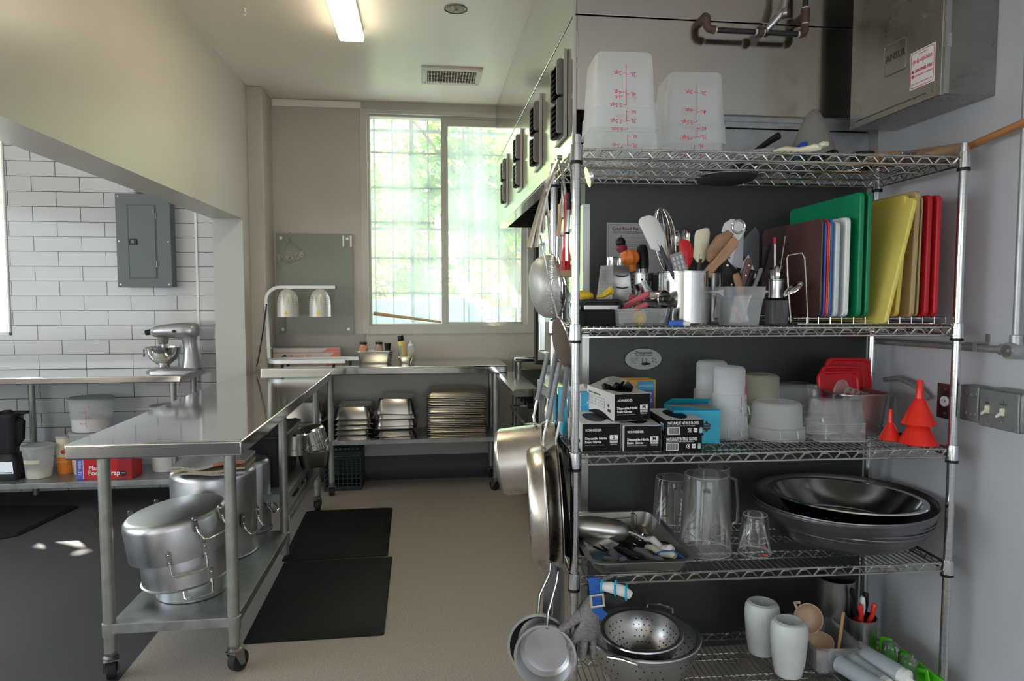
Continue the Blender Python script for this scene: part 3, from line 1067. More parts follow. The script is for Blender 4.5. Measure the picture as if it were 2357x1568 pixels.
# ================================================================ floor mats
mat_m = mat('anti_fatigue_mat', (0.012, 0.012, 0.013), 0.6, spec=0.12, bump=0.08, bscale=120)
def fmat(name, lab, x0, x1, y0, y1, rz=0, curl=0.0):
    mb = MB()
    cx_, cy_ = (x0 + x1) / 2, (y0 + y1) / 2
    w_, d_ = x1 - x0, y1 - y0
    def rr(ww, dd, z):
        return [(x, y, z) for x, y in rrect(ww, dd, 0.012, 3)]
    rings = [rr(w_, d_, 0.0), rr(w_, d_, 0.004), rr(w_ - 0.07, d_ - 0.07, 0.018)]
    mb.loft(rings)
    o = solo(name, lab, 'floor mat', mb, mat_m, (cx_, cy_, 0.0005), rz, smooth=20)
    return o
fmat('floor_mat', 'black rubber mat beside the long table, nearer half', -0.735, -0.188, 2.712, 3.55, R(0.6))
fmat('floor_mat', 'black rubber mat beside the long table, farther half', -0.765, -0.225, 3.565, 4.39, R(1.2))
mb = MB()
o = [(-3.6, 4.20), (-2.52, 4.13), (-2.30, 4.20), (-2.285, 4.74), (-3.6, 4.83)]
o = [(-3.6, 4.02), (-2.42, 4.08), (-2.33, 4.13), (-2.255, 4.66), (-2.29, 4.70), (-3.6, 4.80)]
cxm = sum(p[0] for p in o) / 6
cym = sum(p[1] for p in o) / 6
mb.loft([[(x - cxm, y - cym, 0) for x, y in o], [(x - cxm, y - cym, 0.005) for x, y in o], [((x - cxm) * 0.96, (y - cym) * 0.92, 0.016) for x, y in o]])
solo('floor_mat', 'black rubber mat in front of the side room table', 'floor mat', mb, mat_m, (cxm, cym, 0.0005), smooth=20)

# ================================================================ electrical panel
pan_m = mat('panel_grey', (0.11, 0.135, 0.14), 0.42, bump=0.015, bscale=60)
t = thing('electrical_panel', 'grey steel electrical panel box on the white tiles', 'electrical panel', (-1.935, 5.10, 1.43))
build('box', MB().box(-0.150, 0.178, -0.085, 0, 0.005, 0.632), pan_m, t, bevel=0.003)
build('cover', MB().box(-0.178, 0.178, -0.092, -0.085, 0.0, 0.640), pan_m, t, bevel=0.002)
d_ = build('door', MB().box(-0.095, 0.078, -0.0965, -0.092, 0.068, 0.560), pan_m, t, bevel=0.002)
mb = MB()
mb.box(-0.102, 0.086, -0.0935, -0.092, 0.060, 0.064)
mb.box(-0.102, 0.086, -0.0935, -0.092, 0.564, 0.568)
mb.box(-0.102, -0.098, -0.0935, -0.092, 0.064, 0.564)
mb.box(0.082, 0.086, -0.0935, -0.092, 0.064, 0.564)
build('door_surround', mb, mat('panel_groove', (0.06, 0.075, 0.08), 0.5), t, smooth=0)
build('latch', MB().box(-0.094, -0.040, -0.102, -0.0965, 0.292, 0.332), black_plastic, d_, bevel=0.002)
build('latch_slider', MB().box(-0.078, -0.058, -0.105, -0.102, 0.302, 0.322), mat('latch_grey', (0.2, 0.2, 0.2), 0.5), d_, smooth=0)
mb = MB()
for zz in (0.14, 0.47):
    mb.cyl((0.083, -0.096, zz), (0.083, -0.096, zz + 0.04), 0.004, n=8)
build_each('hinge', mb, steel, t)
mb = MB()
for (x, z) in ((-0.158, 0.02), (0.158, 0.02), (-0.158, 0.62), (0.158, 0.62), (-0.16, 0.315), (0.16, 0.315)):
    mb.cyl((x, -0.092, z), (x, -0.095, z), 0.006, n=10)
build_each('screw_head', mb, steel_dark, t)
for (x, lab) in ((-0.07, 'left corrugated conduit running up from the electrical panel'), (0.02, 'right corrugated conduit running up from the electrical panel')):
    mb = MB()
    pr = []
    for k in range(60):
        z = k * 0.012
        pr += [(0.0235, z), (0.0235, z + 0.006), (0.019, z + 0.0075), (0.019, z + 0.0105)]
    mb.lathe(pr, 14)
    solo('conduit', lab, 'conduit', mb, mat('conduit_white', (0.55, 0.55, 0.55), 0.5), (-1.935 + x, 5.05, 2.071))

# ================================================================ stand mixer
mix_m = mat('mixer_silver', (0.36, 0.36, 0.37), 0.28, 0.7, coat=0.3)
t = thing('stand_mixer', 'silver stand mixer with steel bowl on the side room table', 'mixer', (-1.70, 4.86, 0.861), R(0))
mb = MB()
def ov(w_, d_, z, cx_=0.0, r=0.06):
    return [(x + cx_, y, z) for x, y in rrect(w_, d_, r, 5)]
mb.loft([ov(0.34, 0.20, 0.0), ov(0.34, 0.20, 0.010), ov(0.30, 0.16, 0.026)])
build('base', mb, mix_m, t)
mb = MB()
mb.loft([ov(0.12, 0.13, 0.02, 0.105, 0.04), ov(0.10, 0.11, 0.08, 0.105, 0.04), ov(0.085, 0.09, 0.15, 0.100, 0.035), ov(0.085, 0.09, 0.20, 0.092, 0.035), ov(0.10, 0.10, 0.235, 0.088, 0.035)])
build('column', mb, mix_m, t)
mb = MB()
def hd(x, w_, h_, zc):
    return [(x, y, z + zc) for y, z in rrect(w_, h_, min(w_, h_) * 0.42, 5)]
mb.loft([hd(0.158, 0.04, 0.04, 0.285), hd(0.15, 0.09, 0.085, 0.28), hd(0.12, 0.125, 0.11, 0.275), hd(0.05, 0.13, 0.11, 0.275), hd(-0.05, 0.12, 0.09, 0.275), hd(-0.12, 0.105, 0.07, 0.270), hd(-0.145, 0.07, 0.05, 0.268), hd(-0.150, 0.03, 0.03, 0.268)])
build('head', mb, mix_m, t, smooth=50)
mb = MB()
mb.cyl((-0.075, 0, 0.185), (-0.075, 0, 0.235), 0.030, 0.040, n=18)
mb.cyl((-0.075, 0, 0.155), (-0.075, 0, 0.19), 0.015, n=12)
build('planetary_hub', mb, steel, t)
mb = MB()
mb.cyl((-0.150, 0, 0.268), (-0.185, 0, 0.262), 0.020, 0.018, n=14)
mb.cyl((0.02, -0.066, 0.275), (0.02, -0.076, 0.275), 0.010, n=10)
build('knob', mb, black_plastic, t)
mb = MB()
pr = [(0.045, 0.030), (0.050, 0.032), (0.036, 0.044), (0.05, 0.054), (0.085, 0.085), (0.105, 0.125), (0.110, 0.165), (0.113, 0.167), (0.108, 0.165), (0.103, 0.125), (0.083, 0.087), (0.0, 0.060)]
mb.lathe(pr, 30, Matrix.Translation((-0.075, 0, 0)), cap0=True)
bw = build('bowl', mb, steel_bright, t)
mb = MB()
mb.tube([(-0.180, 0, 0.150), (-0.200, 0, 0.150), (-0.200, 0, 0.100), (-0.172, 0, 0.100)], 0.007, n=6)
build('bowl_handle', mb, steel_dark, bw)

# ================================================================ heat lamp on the back table
lamp_m = mat('lamp_silver', (0.66, 0.67, 0.68), 0.36, 0.35)
shade_m = mat('lamp_shade_silver', (0.58, 0.57, 0.53), 0.42, 0.3)
t = thing('heat_lamp', 'silver two-bulb food heat lamp standing on the back table', 'heat lamp', (-1.0, 4.86, 0.893))
mb = MB()
pts = [(0.44, -0.10, 0.033), (0.02, -0.10, 0.033)]
for k in range(1, 12):
    a = R(-90 - 180 * k / 12)
    pts.append((0.02 + 0.10 * math.cos(a), 0.10 * math.sin(a), 0.033))
pts += [(0.02, 0.10, 0.033), (0.56, 0.10, 0.033)]
def barsweep(pts, w_, h_, mb):
    P = [Vector(p) for p in pts]
    rings = []
    for i, p in enumerate(P):
        a = P[max(0, i - 1)]
        b = P[min(len(P) - 1, i + 1)]
        t_ = (b - a).normalized()
        s_ = Vector((-t_.y, t_.x, 0))
        rings.append([p + s_ * w_ / 2 + Vector((0, 0, -h_ / 2)), p + s_ * w_ / 2 + Vector((0, 0, h_ / 2)), p - s_ * w_ / 2 + Vector((0, 0, h_ / 2)), p - s_ * w_ / 2 + Vector((0, 0, -h_ / 2))])
    mb.loft(rings)
barsweep(pts, 0.026, 0.030, mb)
build('base', mb, lamp_m, t, bevel=0.003)
mb = MB()
for (x, y) in ((0.02, -0.1), (0.36, -0.1), (0.02, 0.1), (0.45, 0.1)):
    mb.cyl((x, y, 0.0), (x, y, 0.018), 0.010, n=10)
build_each('foot', mb, black_rubber, t)
mb = MB()
z1, rr_ = 0.538, 0.095
pts = [(-0.085, 0, 0.048), (-0.090, 0, 0.20), (-0.098, 0, z1 - rr_)]
for k in range(1, 9):
    a = R(180 - 90 * k / 8)
    pts.append((-0.098 + rr_ + rr_ * math.cos(a), 0, z1 - rr_ + rr_ * math.sin(a)))
pts.append((0.37, 0, z1 + 0.0))
P = [Vector(p) for p in pts]
rings = []
for i, p in enumerate(P):
    a = P[max(0, i - 1)]
    b = P[min(len(P) - 1, i + 1)]
    tt = (b - a).normalized()
    s_ = Vector((-tt.z, 0, tt.x))
    q = 0.012
    rings.append([p + s_ * q + Vector((0, -q, 0)), p + s_ * q + Vector((0, q, 0)), p - s_ * q + Vector((0, q, 0)), p - s_ * q + Vector((0, -q, 0))])
mb.loft(rings)
build('arm', mb, lamp_m, t, bevel=0.003)
mb = MB()
mb.cbox((-0.087, 0, 0.118), (0.036, 0.036, 0.006))
build('collar', mb, cream_plastic, t, bevel=0.002)
build('end_cap', MB().cbox((0.3725, 0, z1), (0.005, 0.026, 0.026)), black_plastic, t, smooth=0)
yel_m = mat('warning_yellow', (0.75, 0.55, 0.02), 0.5)
hole_m = mat('hole_black', (0.01, 0.01, 0.01), 0.9)
for xc in (0.047, 0.262):
    mb = MB()
    pr = [(0.0, 0.527), (0.022, 0.525), (0.048, 0.505), (0.066, 0.470), (0.072, 0.430), (0.072, 0.345), (0.074, 0.335), (0.070, 0.335), (0.069, 0.43), (0.060, 0.47), (0.0, 0.51)]
    mb.lathe(pr, 28, Matrix.Translation((xc, 0, 0)))
    sh = build('lamp_shade', mb, shade_m, t)
    mb = MB()
    for j in range(8):
        a = R(-90 + (j - 3.5) * 25)
        for q in range(5):
            z = 0.472 - q * 0.0125
            r_ = 0.0665 if q == 0 else (0.0695 if q == 1 else 0.0722)
            c_ = Vector((xc + r_ * math.cos(a), r_ * math.sin(a), z))
            n_ = Vector((math.cos(a), math.sin(a), 0))
            mb.cyl(c_ - n_ * 0.001, c_ + n_ * 0.0012, 0.0021, n=7)
    build('vent_holes', mb, hole_m, sh, smooth=0)
    mb = MB()
    mb.add([(xc - 0.014, -0.0733, 0.352), (xc + 0.014, -0.0733, 0.352), (xc, -0.0733, 0.380), (xc - 0.014, -0.0725, 0.352), (xc + 0.014, -0.0725, 0.352), (xc, -0.0725, 0.380)], [(0, 1, 2), (5, 4, 3), (0, 3, 4, 1), (1, 4, 5, 2), (2, 5, 3, 0)])
    st = build('warning_sticker', mb, yel_m, sh, smooth=0)
    build('heat_bulb', MB().ball((xc, 0, 0.42), 0.045, sz=1.1), mat('bulb_off', (0.6, 0.5, 0.5), 0.3), t)
mb = MB()
mb.tube([(-0.092, -0.016, 0.425), (-0.098, -0.03, 0.35), (-0.118, -0.05, 0.20), (-0.135, -0.09, 0.06), (-0.142, -0.12, 0.005)], 0.0045, n=6)
build('cord', mb, black_rubber, t)

# glass board on the wall with its rail, hook and word ornament
t = thing('glass_board', 'frosted grey-green glass board screwed to the back wall', 'board', (-0.815, YB - 0.02, 1.09))
gb = mat('glass_board_green', (0.24, 0.26, 0.225), 0.10, spec=0.6, coat=0.5)
build('panel', MB().box(-0.270, 0.270, -0.003, 0.003, 0.0, 0.735), gb, t, smooth=0)
mb = MB()
for (x, z) in ((-0.235, 0.70), (0.235, 0.70), (-0.235, 0.037), (0.235, 0.037)):
    mb.cyl((x, 0.02, z), (x, -0.010, z), 0.011, n=16)
build_each('standoff', mb, white_plastic, t)
for (x, lab) in ((-0.607, 'left white peg on the upper right of the glass board'), (-0.553, 'right white peg on the upper right of the glass board')):
    mb = MB()
    mb.loft([[(a, b, 0.0) for a, b in rrect(0.014, 0.010, 0.004, 3)], [(a, b, 0.082) for a, b in rrect(0.016, 0.012, 0.004, 3)]])
    solo('marker_peg', lab, 'peg', mb, white_plastic, (x, YB - 0.030, 1.732))
mb = MB()
mb.tube([(0, 0.012, 0.0), (-0.004, 0.0, 0.004), (-0.006, -0.006, -0.010), (0.004, -0.006, -0.05), (0.002, -0.008, -0.062), (-0.008, -0.008, -0.060)], 0.003, n=6)
solo('s_hook', 'small dark S-shaped hook at the top of the glass board', 'hook', mb, steel_dark, (-0.985, YB - 0.025, 1.826))
t = thing('word_ornament', 'wire ornament spelling a word, hanging tilted on the glass board', 'ornament', (-0.985, YB - 0.034, 1.767))
orn = mat('ornament_silver', (0.62, 0.58, 0.50), 0.3, 0.9)
build('hanging_wire', MB().tube([(-0.085, 0, -0.125), (0, 0, 0), (0.085, 0, -0.072)], 0.0009, n=4), steel_dark, t)
lt = text(t, 'Peace', 0.105, (-0.090, 0.0, -0.150), (R(90), R(-21), 0), orn, name='word', sx=0.78, shear=0.25, wire=0.0026)

# foil box
def front_poly(parent, pts, y, m, name='print', d=0.0006):
    mb = MB()
    mb.loft([[(x, y - d, z) for x, z in pts], [(x, y, z) for x, z in pts]])
    return build(name, mb, m, parent, smooth=0)
t = thing('foil_box', 'long pale cardboard box of aluminium foil with red print', 'box', (-0.865, 5.06, 0.8935))
cardb = mat('foil_carton', (0.58, 0.50, 0.45), 0.5)
coral = mat('carton_coral', (0.66, 0.16, 0.12), 0.5)
mb = MB()
mb.box(-0.232, 0.235, -0.04, 0.05, 0.0, 0.105)
build('carton', mb, cardb, t, bevel=0.004)
front_poly(t, [(0.12, 0.002), (0.233, 0.002), (0.233, 0.07), (0.20, 0.072)], -0.04, coral)
front_poly(t, [(0.11, 0.078), (0.16, 0.103), (0.233, 0.103), (0.233, 0.078)], -0.04, coral)
front_poly(t, [(-0.232, 0.071), (0.235, 0.071), (0.235, 0.074), (-0.232, 0.074)], -0.0402, mat('flap_line', (0.14, 0.08, 0.07), 0.6), 'flap_edge')
text(t, 'Aluminum Foil', 0.030, (-0.118, -0.0410, 0.045), FRONT, coral, bold=0.0006, sx=0.86)
front_poly(t, [(-0.185, 0.035), (-0.150, 0.060), (-0.115, 0.035)], -0.0405, ink_black, 'logo')

# hotel pans on back table with spices
def steampan(mb, w_, d_, h_, **k):
    mb.pan(w_, d_, h_, **k)
    return mb
solo('steel_pan', 'steel pan holding spice jars on the back table', 'pan', MB().pan(0.250, 0.14, 0.088, r=0.03, draft=0.015, fl=0.014), steel, (-0.372, 4.95, 0.8935))
solo('steel_pan', 'small steel pan holding the spray can and squeeze bottle', 'pan', MB().pan(0.105, 0.14, 0.048, r=0.02, draft=0.010, fl=0.012), steel, (-0.158, 4.95, 0.8935))
def jar(name, lab, x, y, z, r, h, bodym, lid_h=0.016, label_m=None, cat='jar', lidm=black_plastic):
    t_ = thing(name, lab, cat, (x, y, z))
    mb = MB()
    mb.loft([[(a, b, 0) for a, b in rrect(r * 1.8, r * 1.8, r * 0.45, 4)], [(a, b, 0.004) for a, b in rrect(r * 2, r * 2, r * 0.5, 4)],
             [(a, b, h * 0.80) for a, b in rrect(r * 2, r * 2, r * 0.5, 4)], [(a, b, h * 0.9) for a, b in rrect(r * 1.7, r * 1.7, r * 0.8, 4)], [(a, b, h) for a, b in rrect(r * 1.7, r * 1.7, r * 0.8, 4)]])
    build('body', mb, bodym, t_)
    build('lid', MB().cyl((0, 0, h), (0, 0, h + lid_h), r * 0.92, n=18), lidm, t_, bevel=0.002)
    if label_m:
        build('label', MB().box(-r * 0.62, r * 0.62, -r - 0.0012, -r - 0.0002, h * 0.12, h * 0.62), label_m, t_, smooth=0)
    return t_
sp1 = mat('pink_spice', (0.55, 0.24, 0.13), 0.35, coat=0.6)
sp2 = mat('brown_spice', (0.35, 0.22, 0.14), 0.3, coat=0.8)
lb1 = mat('orange_label', (0.72, 0.30, 0.13), 0.5)
lb2 = mat('cream_label', (0.66, 0.58, 0.42), 0.5)
jar('spice_jar', 'orange-labelled spice jar in the steel pan on the left', -0.455, 4.94, 0.898, 0.029, 0.130, sp1, label_m=lb1)
jar('spice_jar', 'brown spice jar with cream label in the middle of the pan', -0.345, 4.94, 0.898, 0.029, 0.130, sp2, label_m=lb2)
t = thing('pepper_grinder', 'short pepper grinder with a black top in the steel pan', 'grinder', (-0.284, 4.945, 0.898))
build('glass_body', MB().lathe([(0.024, 0), (0.024, 0.06), (0.018, 0.090), (0, 0.09)], 18, cap0=True), mat('dark_glass', (0.10, 0.10, 0.11), 0.1), t)
build('cap', MB().lathe([(0.019, 0.09), (0.020, 0.10), (0.025, 0.137), (0, 0.139)], 18, cap0=True), black_plastic, t)
t = thing('spray_can', 'leaning yellow cooking spray can with a black cap', 'spray can', (-0.175, 4.95, 0.900), rot=(0, R(-6), 0))
build('can', MB().lathe([(0.026, 0), (0.027, 0.003), (0.027, 0.140), (0.022, 0.150)], 22, cap0=True, cap1=True), mat('spray_yellow', (0.72, 0.50, 0.15), 0.35), t)
build('cap', MB().lathe([(0.022, 0.150), (0.023, 0.152), (0.021, 0.190), (0, 0.191)], 22), black_plastic, t)
mb = MB()
mb.lathe([(0.0274, 0.02), (0.0274, 0.118)], 22, a0=-150, a1=-95)
build('label', mb, mat('green_label', (0.25, 0.36, 0.24), 0.5), t)
t = thing('squeeze_bottle', 'clear squeeze bottle with a little yellow oil', 'bottle', (-0.123, 4.95, 0.900))
build('bottle', MB().lathe([(0.024, 0), (0.025, 0.004), (0.025, 0.10), (0.018, 0.112), (0.016, 0.12)], 20, cap0=True), poly_thin, t)
build('oil', MB().lathe([(0.022, 0.004), (0.0235, 0.062), (0, 0.062)], 20, cap0=True), mat('oil_yellow', (0.50, 0.34, 0.02), 0.2), t)
build('nozzle', MB().lathe([(0.019, 0.113), (0.019, 0.124), (0.006, 0.130), (0.002, 0.152)], 16, cap1=True), white_plastic, t)

# ================================================================ stacks on the lower shelf of the back table
random.seed(11)
sheet_m = mat('sheet_pan_aluminium', (0.58, 0.54, 0.47), 0.32, 1.0, var=0.1, vscale=8)
mbp = MB().pan(0.40, 0.36, 0.030, r=0.02, draft=0.012, fl=0.006, z0=-0.030)
# upside-down pans: mirror in z
def inv_pan(w_, d_, h_, **k):
    mb = MB(Matrix.Diagonal((1, 1, -1, 1)))
    mb.pan(w_, d_, h_, z0=-h_, **k)
    return mb
N = 24
first = None
for k in range(N):
    z = 0.386 + k * 0.0128
    top = (k == N - 1)
    lab = 'topmost upside-down sheet pan of the stack on the right of the shelf' if top else 'upside-down sheet pan in the tall stack on the right of the shelf'
    loc = (0.198 + random.uniform(-0.004, 0.004), 4.90 + random.uniform(-0.004, 0.004), z)
    if first is None:
        first = solo('sheet_pan', lab, 'sheet pan', inv_pan(0.405, 0.36, 0.026, r=0.02, draft=0.010, fl=0.004, br=0.008, nr=3), sheet_m, loc, R(random.uniform(-0.5, 0.5)), 'sheet pans in the stack')
    else:
        dup(first, loc, (0, 0, R(random.uniform(-0.6, 0.6))), lab, 'sheet pans in the stack')
pan_dark = mat('hotel_pan_steel', (0.52, 0.50, 0.47), 0.22, 1.0, var=0.05, vscale=6)
def panstack(x, y, z0, specs, grp, labs, w_=0.29, d_=0.33):
    z = z0
    for k, (h_, dz, rz) in enumerate(specs):
        solo('hotel_pan', labs[k] if k < len(labs) else labs[-1], 'pan', inv_pan(w_ - 0.028, d_, h_, r=0.04, draft=0.016, fl=0.014, nr=4), pan_dark,
             (x + random.uniform(-0.006, 0.006), y, z), R(rz), grp, rot=(R(random.uniform(-0.5, 0.5)), R(random.uniform(-1.2, 1.2) if k else 0), R(rz)))
        z += dz
panstack(-0.520, 4.90, 0.386, [(0.062, 0.036, 1), (0.062, 0.036, -1), (0.065, 0.034, 2), (0.065, 0.034, 0), (0.085, 0.03, -1)], 'upside-down pans, left stack',
         ['lowest upside-down pan of the low stack'] + ['upside-down pan in the middle of the low stack'] * 3 + ['topmost upside-down pan of the low stack beside the tall stack'])
panstack(-0.222, 4.88, 0.386, [(0.06, 0.022, 0), (0.06, 0.052, 1), (0.085, 0.016, -1), (0.095, 0.05, 0), (0.095, 0.034, 2), (0.105, 0.03, -3)], 'upside-down pans, middle stack',
         ['lowest upside-down pan of the middle stack'] + ['upside-down pan within the middle stack'] * 4 + ['topmost tilted upside-down pan of the middle stack'])
panstack(-0.86, 4.88, 0.386, [(0.1, 0.026, 0), (0.1, 0.026, 1), (0.1, 0.026, -1), (0.1, 0.026, 0), (0.1, 0.026, 1), (0.14, 0.03, 0)], 'upside-down pans, dark stack',
         ['lowest upside-down pan of the dark stack behind the table leg'] + ['upside-down pan within the dark stack behind the table leg'] * 4 + ['topmost deep upside-down pan of the dark stack behind the table leg'], w_=0.32)
# milk crate
t_m = mat('crate_green', (0.006, 0.022, 0.018), 0.5)
mb = MB()
cw, ch = 0.25, 0.27
for s in (0, 1):
    for face in range(2):
        for k in range(9):
            a = -cw / 2 + cw * k / 8
            if face == 0:
                mb.cbox((a, (-1 if s == 0 else 1) * cw / 2, ch / 2), (0.007, 0.006, ch))
            else:
                mb.cbox(((-1 if s == 0 else 1) * cw / 2, a, ch / 2), (0.006, 0.007, ch))
        for k in range(8):
            z = 0.01 + (ch - 0.02) * k / 7
            hh = 0.03 if k in (0, 7) else 0.007
            if face == 0:
                mb.cbox((0, (-1 if s == 0 else 1) * cw / 2, z), (cw, 0.008, hh))
            else:
                mb.cbox(((-1 if s == 0 else 1) * cw / 2, 0, z), (0.008, cw, hh))
mb.cbox((0, 0, 0.008), (cw, cw, 0.008))
solo('milk_crate', 'dark green plastic milk crate on the floor under the back table', 'crate', mb, t_m, (-0.60, 4.97, 0.006), smooth=0)
# ================================================================ chrome wire shelving unit (turned about 2 degrees from the walls)
SA = R(-1.95)
SX = Vector((math.cos(SA), math.sin(SA), 0))
SY = Vector((-math.sin(SA), math.cos(SA), 0))
SO = Vector((0.425, 1.94, 0))
def S(u, v, z):
    p = SO + SX * u + SY * v
    return (p.x, p.y, z)
Z1, Z2, Z3, Z4, Z5 = 1.787, 1.2745, 0.898, 0.5375, 0.125
UW, VD = 1.18, 0.42
t = thing('wire_shelving_unit', 'tall five-tier chrome wire shelving unit full of kitchen gear', 'shelf', S(0, 0, 0), SA)
def post_mb(h0, h1):
    mb = MB()
    r, pr, z = 0.0127, [], h0
    while z < h1:
        pr += [(r, z), (r, z + 0.0236), (r - 0.0008, z + 0.0239), (r - 0.0008, z + 0.0251)]
        z += 0.0254
    pr += [(r, h1 - 0.006), (r - 0.002, h1 - 0.001), (0, h1)]
    mb.lathe(pr, 20)
    return mb
for (u, v) in ((0, 0), (UW, 0), (0, VD), (UW, VD)):
    o = build('post', post_mb(0.02, 1.815), post_chrome, t, loc=(u, v, 0))
    for k, z in enumerate((Z1, Z2, Z3, Z4, Z5)):
        mb = MB()
        mb.lathe([(0.0135, z - 0.040), (0.0185, z - 0.038), (0.0170, z + 0.004), (0.0165, z + 0.008), (0.0130, z + 0.009)], 18)
        c_ = build('shelf_collar', mb, post_chrome, t, loc=(u, v, 0))
        mb = MB()
        mb.lathe([(0.0130, z - 0.047), (0.0182, z - 0.0465), (0.0182, z - 0.040), (0.0130, z - 0.0395)], 18)
        build('split_sleeve', mb, black_plastic, c_)
    build('foot', MB().lathe([(0.016, 0.0), (0.016, 0.012), (0.010, 0.02)], 14, cap0=True, cap1=True), black_rubber, t, loc=(u, v, 0))
def zig(a, b, z, mb, r=0.0026, per=0.0560, drop=0.020):
    a, b = Vector(a), Vector(b)
    L_ = (b - a).length
    d = (b - a).normalized()
    n = max(1, int(round(L_ / per)))
    p = L_ / n
    pts = []
    for k in range(n):
        for (f, h) in ((0.0, 0), (0.30, 0), (0.36, -0.15), (0.60, -0.9), (0.65, -1), (0.70, -0.9), (0.94, -0.15)):
            q = a + d * (k + f) * p
            pts.append((q.x, q.y, z + h * drop))
    pts.append((b.x, b.y, z))
    mb.tube(pts, r, n=5, caps=False)
def tier(z, idx):
    mb = MB()
    e = 0.020
    zt, zb = z - 0.0045, z - 0.0285
    for (a, b) in (((e, 0), (UW - e, 0)), ((e, VD), (UW - e, VD)), ((0, e), (0, VD - e)), ((UW, e), (UW, VD - e))):
        for zz in (zt, zb):
            mb.cyl((a[0], a[1], zz), (b[0], b[1], zz), 0.0033, n=7)
        zig((a[0], a[1], 0), (b[0], b[1], 0), zt - 0.0052, mb)
    rim = build('wire_shelf', mb, chrome, t, fix=False)
    mb = MB()
    n = 60
    for k in range(n):
        u = 0.014 + (UW - 0.028) * k / (n - 1)
        mb.cyl((u, -0.002, z - 0.0008), (u, VD + 0.002, z - 0.0008), 0.0015, n=5)
    build('deck_wires', mb, chrome, rim, fix=False)
    mb = MB()
    for v in (VD * 0.34, VD * 0.67):
        mb.cyl((0.005, v, z - 0.0050), (UW - 0.005, v, z - 0.0050), 0.0028, n=6)
        mb.cyl((0.03, v, z - 0.027), (UW - 0.03, v, z - 0.027), 0.0026, n=6)
        zig((0.01, v, 0), (UW - 0.01, v, 0), z - 0.0090, mb, r=0.0022, drop=0.017)
    build('cross_truss', mb, chrome, rim, fix=False)
for k, z in enumerate((Z1, Z2, Z3, Z4, Z5)):
    tier(z, k)
# ================================================================ top tier
def sq_container(name, lab, u, v, z, rz=0, print_=True, back=True, grp=None, low_only=False):
    """inverted square food container: rim down"""
    t = thing(name, lab, 'container', S(u, v, z), SA + rz, grp)
    mb = MB()
    def rg(w_, zz, r=0.028):
        return [(x, y, zz) for x, y in rrect(w_, w_, r, 5)]
    mb.loft([rg(0.212, 0.0, 0.032), rg(0.212, 0.003, 0.032), rg(0.200, 0.004, 0.030), rg(0.196, 0.058, 0.030), rg(0.190, 0.0605, 0.028), rg(0.172, 0.214, 0.026),
             rg(0.166, 0.223, 0.024), rg(0.152, 0.2275, 0.018)], cap0=False)
    build('tub', mb, poly, t)
    if print_:
        def fy(zz):
            return -(0.190 - (zz - 0.0605) * 0.1173) / 2 - 0.0012 if zz > 0.0605 else -(0.200 - zz * 0.069) / 2 - 0.0012
        mb = MB()
        def vline(x, za, zb):
            mb.box(x - 0.0007, x + 0.0007, min(fy(za), fy(zb)) - 0.0002, min(fy(za), fy(zb)) + 0.0004, za, zb)
        def seg(x, za, zb):
            n = 6
            for k in range(n):
                a, b = za + (zb - za) * k / n, za + (zb - za) * (k + 1) / n
                mb.add([(x - 0.0007, fy(a), a), (x + 0.0007, fy(a), a), (x + 0.0007, fy(b), b), (x - 0.0007, fy(b), b)], [(0, 1, 2, 3)])
        seg(0.0, 0.0665, 0.185)
        seg(0.0, 0.018, 0.050)
        def tick(x0, x1, zz):
            mb.add([(x0, fy(zz), zz - 0.0006), (x1, fy(zz), zz - 0.0006), (x1, fy(zz), zz + 0.0006), (x0, fy(zz), zz + 0.0006)], [(0, 1, 2, 3)])
        L_ = [(0.160, '2qt.', -1), (0.157, '2L', 1), (0.104, '4qt.', -1), (0.099, '4L', 1), (0.0665, '5.5qt.', -1), (0.046, '6L', 1), (0.020, '7L', 1), (0.0182, '7.5qt.', -1)]
        for (zz, s_, sd) in L_:
            tick(0 if sd > 0 else -0.011, 0.011 if sd > 0 else 0, zz)
        build('scale_lines', mb, ink_red, t, smooth=0, fix=False)
        for (zz, s_, sd) in L_:
            text(t, s_, 0.0165, (0.013 * sd, fy(zz) - 0.0004, zz), (R(-90), 0, R(180)), ink_red, align='LEFT' if sd < 0 else 'RIGHT', name='scale_mark')
    return t
sq_container('square_container', 'upside-down square plastic container, lower one of the left stack', 0.160, 0.150, Z1 + 0.001, R(1), grp='square containers on the top shelf')
sq_container('square_container', 'upside-down square plastic container on top of the left stack', 0.158, 0.152, Z1 + 0.072, 0, grp='square containers on the top shelf')
# lower right container is only seen from its low part: print moved left as in the photo
sq_container('square_container', 'upside-down square plastic container, lower one of the right stack', 0.408, 0.262, Z1 + 0.001, R(-2), grp='square containers on the top shelf')
sq_container('square_container', 'upside-down square plastic container on top of the right stack', 0.418, 0.262, Z1 + 0.056, R(-3), grp='square containers on the top shelf')

def frame(p0, p1, roll=0.0):
    """rotation whose Z runs p0 -> p1 and whose Y looks into the depth"""
    z = (Vector(p1) - Vector(p0)).normalized()
    y = Vector((0, 1, 0))
    y = (y - z * y.dot(z)).normalized()
    x = y.cross(z)
    m = Matrix((x, y, z)).transposed().to_4x4()
    return m @ Matrix.Rotation(roll, 4, 'Z')
def along(name, lab, cat, p0, p1, roll=0.0, group=None):
    t = thing(name, lab, cat, p0, group=group)
    t.rotation_euler = frame(p0, p1, roll).to_euler()
    return t, (Vector(p1) - Vector(p0)).length

